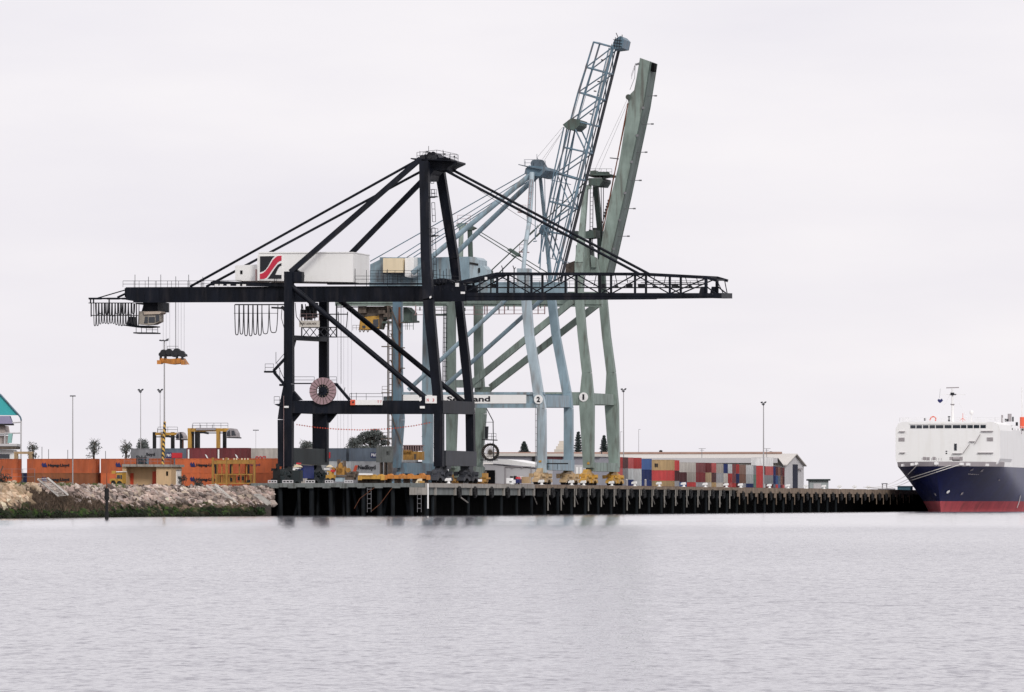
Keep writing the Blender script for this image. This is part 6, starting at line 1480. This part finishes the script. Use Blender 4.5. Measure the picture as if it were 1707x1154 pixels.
machine(639, 10, 743, 800, 78, 'transformer_cabinet', 'weathered grey cabinet on tall legs left of the pale blue landward leg', [('cabinet', 'concretegr', [rect(627, 746, 652, 771)]), ('legs', 'junk', [rect(633, 771, 635, 800), rect(640, 771, 642, 800), rect(646, 771, 651, 800)]), ('hood', 'concretegr', [rect(626, 744, 653, 746.5), rect(644, 752, 650, 759)])], 'cabinet')
machine(688, 10, 742, 770, 118, 'ochre_platform', 'rusty ochre machine platform with a white railing, between the pale blue landward legs', [('platform', 'ochre', [rect(672, 753, 704, 767), rect(672, 750, 686, 758)]), ('rail', 'railpink', [rect(671, 742, 704, 743.5)]+[rect(x, 743, x+1.6, 752) for x in range(672, 703, 4)]), ('stains', 'junk', [rect(690, 757, 694, 766)])], 'platform')
machine(808, 6, 787, 806, 14, 'yellow_post', 'yellow machine post at the wharf edge right of the black crane wheels', [('post', 'ochre', [rect(803.5, 789, 810.5, 803), rect(801, 796, 814, 799)]), ('top', 'junk', [rect(806, 786, 808, 790)]), ('foot', 'white', [rect(797, 799, 804, 803)])], 'post')
machine(851, 6, 794, 806, 30, 'white_block', 'white stepped block with a notch on the deck in front of the pale shed', [('block', 'white', [rect(844, 797, 852, 806), rect(852, 800, 856, 806)]), ('notch', 'dark', [rect(849, 802.5, 853, 804.5)])], 'block')
machine(861, 6, 792, 806, 34, 'dark_cart', 'dark cart with a red top beside the tan crate', [('body', 'inkblue', [rect(857, 799, 866, 806)]), ('top', 'red', [[(859, 798), (861, 795), (864, 795), (865, 799)]]), ('frame', 'tyre', [rect(850, 794, 852, 798), rect(856, 793.5, 858, 800)]), ('wheel', 'tyre', [('c', 859, 806, 1.6, -.2), ('c', 864, 806, 1.6, -.2)])], 'cart')
machine(875, 6, 794, 806, 36, 'tan_crate', 'plain tan crate on the deck between the pale shed and the tan crane wheels', [('crate', 'tan', [rect(868.5, 795, 882, 806)]), ('board', 'white', [rect(867, 794.5, 869, 806)])], 'crate')
machine(697, 6, 797, 805, .8, 'yellow_fender_unit', 'pale yellow mooring hook at the wharf corner left of the white corner pipe', [('body', 'cream', [[(692, 806), (696, 799), (700, 798), (700, 806)]]), ('hook', 'yellow', [rect(697, 802, 704, 805)]), ('plate', 'junk', [rect(692, 805.2, 712, 806.6)])], 'mooring hook')
for i, (px, v, lb) in enumerate(((1032, 190, 'left pale standing tank beside the first right hand container stack'), (1044.8, 195, 'grey standing tank just right of the yellow crane wheels'), (1076, 320, 'right pale tank in front of the blue container stack'))):
    b0 = onV(px, 839, v); b0.z = YARD+.5
    o = thing('standing_tank', b0, lb, 'tank', 'tanks by the right hand stacks'); m = MB(); m.tube(b0, Vector((b0.x, b0.y, onV(px, 800, v).z)), 1.7*m_per_px(v), n=12); m.build('shell', M['bulw'], o); m = MB(); m.tube(Vector((b0.x, b0.y, onV(px, 800, v).z)), Vector((b0.x, b0.y, onV(px, 799, v).z)), 1.9*m_per_px(v), .8*m_per_px(v), n=12); m.build('lid', M['walls'], o)
o = thing('radio_mast', ground_of(1003, 420), 'dark lattice mast with spread feet seen between the green legs', 'mast')
m = MB(); Tb(m, (1003, 733, 420), (1003, 765, 420), 2, 5); Tb(m, (1003, 765, 420), (998, 800, 420), 1.3, 5); Tb(m, (1003, 765, 420), (1009, 800, 420), 1.3, 5); Tb(m, (1000.5, 782, 420), (1006, 782, 420), 1, 4); m.build('frame', M['steelgrey'], o)
# ================================================================ ship moored along the far part of the wharf
UC, VS = 14.1, 466.   # centreline and stem head
sh = thing('cargo_ship', loc(UC, VS+60, 0), 'large cargo ship seen bow on, navy hull, red boot topping and a tall white bridge', 'ship')
ZB = 12.35   # bulwark top
def half_deck(s):
    if s <= 0: return 0.
    return 13.0*(1-(1-min(1, s/15.))**2)**.55 if s < 15 else 13.0
def half_wl(s):
    s = s-7.5
    if s <= 0: return 0.
    return 13.0*min(1, (s/52.))**.62 if s < 52 else 13.0
def sec(s, t):       # t 0 keel side .. 1 deck
    z = -1.5 + t*(11.2+1.5)
    tw = max(0, min(1, (z)/11.2))
    e = tw**1.7
    # stem rake: each level starts a bit further aft low down
    hb = half_wl(s)*(1-e)+half_deck(s)*e if s > 7.5 else half_deck(max(0, s-(7.5*(1-tw))))*max(0, e) if True else 0
    return hb, z
def stem_s(z): tw = max(0, min(1, z/11.2)); return 7.5*(1-tw**1.15)
levels = [-1.5, -.6, 0, .9, 1.8, 2.6, 2.601, 3.4, 4.4, 5.5, 6.6, 7.7, 8.8, 10, 11.2]
def hb_at(q, z):      # q metres aft of the local stem
    tw = max(0, min(1, z/11.2)); e = tw**1.12
    lw = 80*(1-e)+24*e
    x = min(1, q/lw)
    p = .8*(1-e)+.5*e
    return 13.0*math.sin(x*math.pi/2)**(p*1.25)
qs = [0, .25, .7, 1.4, 2.4, 3.6, 5, 6.8, 9, 11.5, 14.5, 18, 22, 27, 33, 40, 46.5, 53, 60, 70, 80, 90, 140, 180]
def hull_side(zs, name, m, sides=(1, -1)):
    mb = MB()
    for sd in sides:
        vs = [loc(UC+sd*hb_at(q, z), VS+stem_s(z)+q, z) for z in zs for q in qs]; n = len(qs)
        fs = []
        for i in range(len(zs)-1):
            for j in range(n-1):
                a, b, c, d = i*n+j, i*n+j+1, (i+1)*n+j+1, (i+1)*n+j
                fs.append((a, b, c, d) if sd > 0 else (d, c, b, a))
        mb.add(vs, fs, True)
    # transom
    k = len(qs)-1
    return mb.build(name, m, sh)
hull_side([z for z in levels if z <= 2.6], 'boot_topping', M['boot'])
hull_side([z for z in levels if z > 2.6], 'hull', M['navy'])
mb = MB(); mb.sbox(UC-13, UC+13, VS+180, VS+187, -1, 11); mb.build('stern', M['navy'], sh)
def bul(z0, z1, name, m, off=0.):
    mb = MB(); 
    for sd in (1, -1):
        o_ = [(loc(UC+sd*(hb_at(q, 11.2)+off), VS+q-off, z0), loc(UC+sd*(hb_at(q, 11.2)+off+.15), VS+q-.15-off, z1), loc(UC+sd*max(0, hb_at(q, 11.2)-.35), VS+q+.25, z1)) for q in qs[:14]]
        for a, b in zip(o_[:-1], o_[1:]): mb.add([a[0], b[0], b[1], a[1]], [(0, 1, 2, 3) if sd > 0 else (3, 2, 1, 0)], True); mb.add([a[1], b[1], b[2], a[2]], [(0, 1, 2, 3)])
    return mb.build(name, m, sh)
bul(11.2, ZB, 'bulwark', M['bulw'], .02)
mb = MB(); pts = [loc(UC+hb_at(q, 11.2), VS+q, 11.21) for q in qs[:14]]; mb.add(pts+[loc(UC-hb_at(q, 11.2), VS+q, 11.21) for q in reversed(qs[:14])], [tuple(range(28))]); mb.build('foredeck', M['concretegr'], sh)
# white bridge front block
SV = VS+17.5
def fz(y): return EYE+(HY-y)*loc(UC, SV).y/F
Yf = 1421.
zt = EYE+(HY-703.5)*Yf/F; zb_ = 11.3
fr = [(-12.9, zb_+1.6), (-12.2, zb_+.5), (-10.6, zb_-.0), (11.2, zb_-.0), (12.6, zb_+.5), (13.3, zb_+1.9), (13.3, zt-2.2), (12.9, zt-.7), (11.6, zt-.1), (-11.0, zt), (-12.3, zt-.5), (-12.9, zt-1.8)]
mb = MB(); mb.prism([loc(UC+u, SV, z) for u, z in fr], R*22); bf = mb.build('bridge_block', M['shipw'], sh)
# black bridge windows
def fu(px): return (onV(px, 700, SV)-A).dot(P)
wins = [(1517.6, 1526.2), (1527.8, 1537), (1538.8, 1547.8), (1549.7, 1558.8), (1560.2, 1572.7), (1574.7, 1586.3), (1588.3, 1600.8), (1602, 1611), (1612.8, 1621.8), (1623.4, 1632.6), (1634.6, 1643.4)]
zw0, zw1 = onV(1580, 714, SV).z, onV(1580, 708.8, SV).z
for a, b in wins:
    mb = MB(); mb.sbox(fu(a), fu(b), SV-.08, SV+.02, zw0, zw1); mb.build('bridge_window', M['glass'], bf)
mb = MB(); mb.sbox(fu(1516), fu(1645), SV-.15, SV-.02, zw1+.3, zw1+.4); mb.build('window_ledge', M['shipw'], bf)
mb = MB(); mb.sbox(fu(1590.7), fu(1595), SV-.1, SV+.02, onV(0, 754.5, SV).z, onV(0, 743.5, SV).z); mb.build('front_window', M['glass'], bf)
mb = MB(); mb.sbox(fu(1576.5), fu(1579), SV-.1, SV+.02, onV(0, 756.5, SV).z, onV(0, 755, SV).z); mb.sbox(fu(1576.5), fu(1579), SV-.1, SV+.02, onV(0, 760, SV).z, onV(0, 758.3, SV).z); mb.build('vent', M['dark'], bf)
mb = MB()
for x0, x1, y in ((1499, 1509, 724), (1635.5, 1655.5, 723.8), (1616, 1625, 740.3), (1588, 1603.5, 759.5), (1500, 1509, 758), (1630, 1656, 758.5)): z = onV(0, y, SV).z; mb.sbox(fu(x0), fu(x1), SV-.5, SV-.02, z-.06, z+.1)
for x0, x1 in ((1498, 1508), (1645, 1655.5)):
    for k_ in range(6): z = onV(0, 734+k_*1.05, SV).z; mb.sbox(fu(x0), fu(x1), SV-.1, SV-.01, z-.05, z+.05)
mb.beam(onV(1634, 724, SV-.3), onV(1625, 740, SV-.3), .12, d=.4); mb.beam(onV(1616, 741, SV-.3), onV(1605, 756, SV-.3), .12, d=.4)
mb.build('ledge_and_louvre', M['bulw'], bf)
mb = MB()
for sd in (-1, 1): mb.rail(loc(UC+sd*12, SV+.5, zt), loc(UC+sd*12, SV+20, zt), 1, 3)
mb.rail(loc(UC-12, SV+.5, zt), loc(UC+12, SV+.5, zt), 1., 2); mb.build('roof_rail', M['shipw'], bf)
# upper hull side running aft
zs_ = EYE+(HY-717)*1440/F
mb = MB(); mb.sbox(UC-12.98, UC+12.98, SV+22.05, VS+178, 11.1, zs_); up = mb.build('superstructure', M['shipw'], sh)
mb = MB(); mb.sbox(UC-12.2, UC+12.9, VS+24, SV+22.1, 11.15, 12.9); mb.build('deck_strake', M['shipw'], sh)
mb = MB(); mb.rail(loc(UC+12.8, SV+22.5, zs_), loc(UC+12.8, SV+120, zs_), 1.1, 4); mb.sbox(UC+8, UC+12.5, SV+23, SV+27, zs_, zs_+1.2); mb.build('side_rail', M['shipw'], up)
# funnel and deck gear
mb = MB()
c_ = onU(1708, 839, UC+9); vf = (c_-A).dot(R)
vf = 560.
def at_px(px, y, v): return onV(px, y, v)
mb.tube(onV(1707, 714, vf), onV(1707, 695.5, vf), 1.1, n=14); mb.build('orange_ventilator', M['pinkfl'], sh)
mb = MB(); mb.tube(onV(1707, 714, vf+.1), onV(1707, 720, vf+.1), .9, n=12); mb.build('ventilator_base', M['tyre'], sh)
mb = MB()
for px, y0, y1, w in ((1678.5, 699, 703, .9), (1681, 699, 702, .8), (1688.5, 695, 703, .35), (1695, 704, 710, .5), (1686.5, 714, 718, .6)): mb.tube(onV(px, y1, 520), onV(px, y0, 520), w*.6, n=8)
mb.beam(onV(1675, 699.5, 520), onV(1683, 700, 520), .4, d=.6); mb.build('deck_gear', M['raildk'], sh)
mb = MB(); mb.tube(onV(1670.5, 706, 520), onV(1670.5, 692, 520), .25, n=6)
for x0, x1, y in ((1659, 1674, 707), (1674.5, 1686, 709.5)): mb.beam(onV(x0, y, 510), onV(x1, y, 510), .2, d=3)
for x in (1669, 1677, 1692, 1697, 1703): mb.tube(onV(x, 724, 520), onV(x, 715, 520), .12, n=5)
mb.tube(onV(1683, 703, 520), onV(1683, 690, 520), .5, n=10); mb.build('pale_deck_gear', M['bulw'], sh)
mb = MB(); mb.tube(onV(1703.5, 720, vf), onV(1703.5, 646, vf), .16, n=6); mb.build('aft_mast', M['shipw'], sh)
# mast, radar, domes
mv = SV+4
mb = MB(); mb.tube(onV(1588, 704, mv), onV(1587.5, 648, mv), .38, .18, n=8); mb.beam(onV(1570, 658, mv), onV(1610, 658.2, mv), .12, d=.12)
mb.path([onV(1588, 650, mv), onV(1563, 696, mv)], .03, 4); mb.path([onV(1588, 652, mv), onV(1615, 700, mv)], .03, 4); mb.build('mast', M['shipw'], sh)
mb = MB(); mb.beam(onV(1577.5, 646.8, mv), onV(1598.5, 646.2, mv), .25, d=.3); mb.beam(onV(1584.5, 674.3, mv), onV(1591, 674.5, mv), .3, d=.3); mb.tube(onV(1588, 677, mv), onV(1588, 674, mv), .15, .5, n=10); mb.build('radar_bar', M['bulw'], sh)
mb = MB(); mb.box(onV(1587.5, 657, mv-.2), P, R, Z, .45, .3, .35); mb.box(onV(1592, 657.6, mv-.2), P, R, Z, .3, .2, .12); mb.tube(onV(1582, 703, mv), onV(1582, 694.5, mv), .14, n=6); mb.beam(onV(1580.2, 695, mv), onV(1584, 695, mv), .3, d=.3); mb.tube(onV(1582, 702, mv), onV(1582, 699, mv), .26, n=8); mb.box(onV(1541.8, 699.5, mv), P, R, Z, .22, .2, .3); mb.build('mast_fittings', M['raildk'], sh)
mb = MB(); mb.prism([onV(1562.5, 667, mv), onV(1565, 665, mv), onV(1567, 666.5, mv), onV(1570, 664.5, mv), onV(1572, 668, mv), onV(1569.5, 670.5, mv), onV(1567, 672.3, mv), onV(1564, 670, mv)], R*.06); mb.build('flag', M['inkblue'], sh)
mb = MB(); mb.path([onV(1566, 664, mv), onV(1567.5, 648, mv)], .03, 4); mb.build('flag_halyard', M['rail'], sh)
mb = MB(); c = onV(1619.5, 688, mv)
for i in range(6):
    a0, a1 = -math.pi/2+math.pi*i/6, -math.pi/2+math.pi*(i+1)/6; mb.tube(c+Z*.62*math.sin(a0), c+Z*.62*math.sin(a1), max(.01, .55*math.cos(a0)), max(.01, .55*math.cos(a1)), n=14, cap=False)
mb.tube(onV(1619.5, 704, mv), onV(1619.5, 692, mv), .12, n=6); mb.build('radar_dome', M['shipw'], sh)
mb = MB()
for pts in ([(1550, 701), (1552, 696), (1556, 694.5), (1560, 697), (1559.5, 702)],): q = [onV(x, y, mv) for x, y in pts]; mb.path(q, .16, 6)
mb.path([onV(1600, 701, mv), onV(1605, 697.5, mv), onV(1609, 701, mv)], .07, 5); mb.tube(onV(1605, 703, mv), onV(1605, 689, mv), .06, n=5); mb.build('red_davit', M['pinkfl'], sh)
# foredeck gear
mb = MB()
for x, y in ((1541, 764.5), (1547, 765), (1557, 764.5), (1585.5, 764.5)): mb.box(onV(x, y, VS+9), P, R, Z, .35, .4, .4)
for x in range(1537, 1572, 4): mb.tube(onV(x, 768, VS+8), onV(x, 763.5, VS+8), .06, n=4)
mb.box(onV(1596, 765, VS+10), P, R, Z, 1.2, .8, .5); mb.tube(onV(1592, 765, VS+9)-P*.5, onV(1600, 765, VS+9), .55, n=12); mb.build('windlass', M['bulw'], sh)
def on_hull(px, y):       # first hull point met on the sight line
    d = Vector(((px-CX)/F, 1, (HY-y)/F))
    Y = 1380.
    while Y < 1700:
        p = Vector((0, 0, EYE))+d*Y; rel = p-A; u, v = rel.dot(P), rel.dot(R); z = p.z
        q = v-VS-stem_s(z)
        if q > 0 and abs(u-UC) < hb_at(q, min(z, 11.2)): return p-d*.6
        Y += .25
    return onV(px, y, VS+8)
mb = MB()
for x, y in ((1506, 775.5), (1521.5, 774), (1528.5, 773), (1561, 772.5), (1603, 773.5), (1614, 774), (1645, 775)): mb.box(on_hull(x, y+1.6)+Z*.2, P, R, Z, .5, .35, .3)
mb.build('fairlead', M['shipw'], sh)
def patch(pts, name, m):
    mb = MB(); q = [on_hull(x, y) for x, y in pts]; mb.prism(q, R*.12); mb.build(name, m, sh)
patch([(1577.5, 822), (1579, 819), (1583, 817.2), (1583, 820), (1580, 823)], 'hull_marking', M['white'])
patch([(1601, 826), (1602.5, 822), (1606, 820.5), (1605, 824)], 'hull_marking', M['bulw'])
patch([(1617, 785.5), (1618, 783.5), (1622.8, 781.2), (1621.5, 784.5)], 'anchor_fluke', M['bulw'])
patch([(1634, 787), (1636, 784), (1639.5, 782.3), (1638, 786.3)], 'anchor_fluke', M['bulw'])
patch([(1664, 800), (1666.5, 799), (1667, 801.5), (1665, 802)], 'hull_marking', M['bulw'])
patch([(1557, 823), (1558.5, 822), (1561, 826), (1560, 827)], 'hull_marking', M['bulw'])
a_ = on_hull(1614, 791.3); b_2 = on_hull(1632, 792)
text('TASMAN', 'ship_name', M['bulw'], sh, a_-R*.3-P*.1, (b_2-a_).length, .52, ax=(b_2-a_).normalized(), bold=.01)
# draught line boundary along the flat side: thin pilot ladder
mb = MB(); mb.path([on_hull(1701, 826), on_hull(1698.5, 838), on_hull(1695.5, 846.5)], .14, 5); mb.build('draught_rope', M['shipw'], sh)
# mooring lines to the wharf
for i, (a, b, lb) in enumerate((((1531, 774), (1514.5, 791), 'short steep mooring rope on the left side of the navy bow'), ((1585, 776), (1519, 796.5), 'upper of the two long mooring ropes across the navy bow'), ((1601, 774.5), (1521, 800.5), 'lower of the two long mooring ropes across the navy bow'))):
    p0 = on_hull(*a)-R*.5; mid = on_hull(*b)-R*.8
    dirv = (b[0]-a[0], b[1]-a[1])
    end = loc(-.6, vq(1448)-(2-i)*2, DECK+.6)
    m = MB(); pts = [p0]
    for k_ in range(1, 15):
        t = k_/14; q = on_hull(a[0]+(b[0]-a[0])*t, a[1]+(b[1]-a[1])*t)-R*.5; pts.append(q)
    for k_ in range(1, 15):
        t = k_/14; q = mid.lerp(end, t); q.z -= 1.1*math.sin(t*math.pi); pts.append(q)
    m.path(pts[:15], .11, 5); m.path(pts[14:], .05, 5)
    m.build('mooring_rope', M['ropewt'], None, lb, 'mooring rope', 'mooring ropes of the ship')
# containers and rail far end of wharf behind the ropes
b0 = loc(-14, 520, DECK)
o = thing('blue_shed', Vector((onV(1507, 0, 520).x, onV(1507, 0, 520).y, DECK)), 'low blue green shed on the far wharf, just left of the ship', 'shed')
m = MB(); m.pv([(1496, 811.5), (1517.5, 811.5), (1517.5, 817.8), (1496, 817.8)], 520, 4); m.build('walls', mat('shed_blue', (.13, .3, .38), .6), o)
m = MB(); m.pv([(1495, 810.2), (1518, 810.2), (1518, 811.6), (1495, 811.6)], 519.7, 4.6); m.build('roof', M['bluedk'], o)
o = thing('gangway_stand', Vector((onV(1475, 0, 515).x, onV(1475, 0, 515).y, DECK)), 'small pinkish frame stand on the far wharf left of the blue green shed', 'stand')
m = MB(); Bm(m, (1470, 806.5, 515), (1479, 806.5, 515), 1.6, 1); 
for x in (1471, 1478): Bm(m, (x, 806, 515), (x, 818, 515), 1.4, .4)
Bm(m, (1464, 816, 515), (1492, 816, 515), 3, 1); m.build('frame', M['walls'], o)
# ================================================================ split parts made of clearly separate pieces
def split_parts():
    skip = ('lettering', 'numeral', 'ship_name', 'hoist_rope', 'hoist_ropes', 'crown', 'foliage', 'spoke', 'trunk', 'stems', 'side_panels', 'frame', 'doors')
    for o in list(bpy.data.objects):
        if o.type != 'MESH' or o.parent is None or o.get('kind') or o.data.users > 1 or o.name.split('.')[0] in skip or o.children: continue
        me = o.data; nv = len(me.vertices)
        if nv > 12000: continue
        par = list(range(nv))
        def find(a):
            while par[a] != a: par[a] = par[par[a]]; a = par[a]
            return a
        for p in me.polygons:
            v0 = find(p.vertices[0])
            for v in p.vertices[1:]: par[find(v)] = v0
        comp = {}
        for v in me.vertices:
            r = find(v.index); c = v.co; b = comp.get(r)
            if b is None: comp[r] = [c.x, c.y, c.z, c.x, c.y, c.z]
            else:
                b[0] = min(b[0], c.x); b[1] = min(b[1], c.y); b[2] = min(b[2], c.z); b[3] = max(b[3], c.x); b[4] = max(b[4], c.y); b[5] = max(b[5], c.z)
        ks = list(comp); g = {k: k for k in ks}
        if len(ks) < 2 or len(ks) > 700: continue
        def fg(a):
            while g[a] != a: a = g[a]
            return a
        e = .3
        for i, a in enumerate(ks):
            A1 = comp[a]
            for b in ks[i+1:]:
                B1 = comp[b]
                if A1[0]-e < B1[3] and B1[0]-e < A1[3] and A1[1]-e < B1[4] and B1[1]-e < A1[4] and A1[2]-e < B1[5] and B1[2]-e < A1[5]:
                    ra, rb = fg(a), fg(b)
                    if ra != rb: g[ra] = rb
        cl = sorted({fg(k) for k in ks})
        if len(cl) < 2 or len(cl) > 24: continue
        idx = {c: i for i, c in enumerate(cl)}; buck = [([], []) for _ in cl]
        for p in me.polygons: buck[idx[fg(find(p.vertices[0]))]][0].append(p)
        nm = o.name.split('.')[0]
        for ps, _ in buck:
            mp = {}; vs = []; fs = []; sm = []
            for p in ps:
                f = []
                for v in p.vertices:
                    if v not in mp: mp[v] = len(vs); vs.append(tuple(me.vertices[v].co))
                    f.append(mp[v])
                fs.append(f); sm.append(p.use_smooth)
            m2 = bpy.data.meshes.new(nm); m2.from_pydata(vs, [], fs); m2.polygons.foreach_set('use_smooth', sm)
            for mt in me.materials: m2.materials.append(mt)
            m2.update(); q = bpy.data.objects.new(nm, m2); COL.objects.link(q); q.parent = o.parent
            if 'label' in o: q['label'] = o['label']
        bpy.data.objects.remove(o)
split_parts()
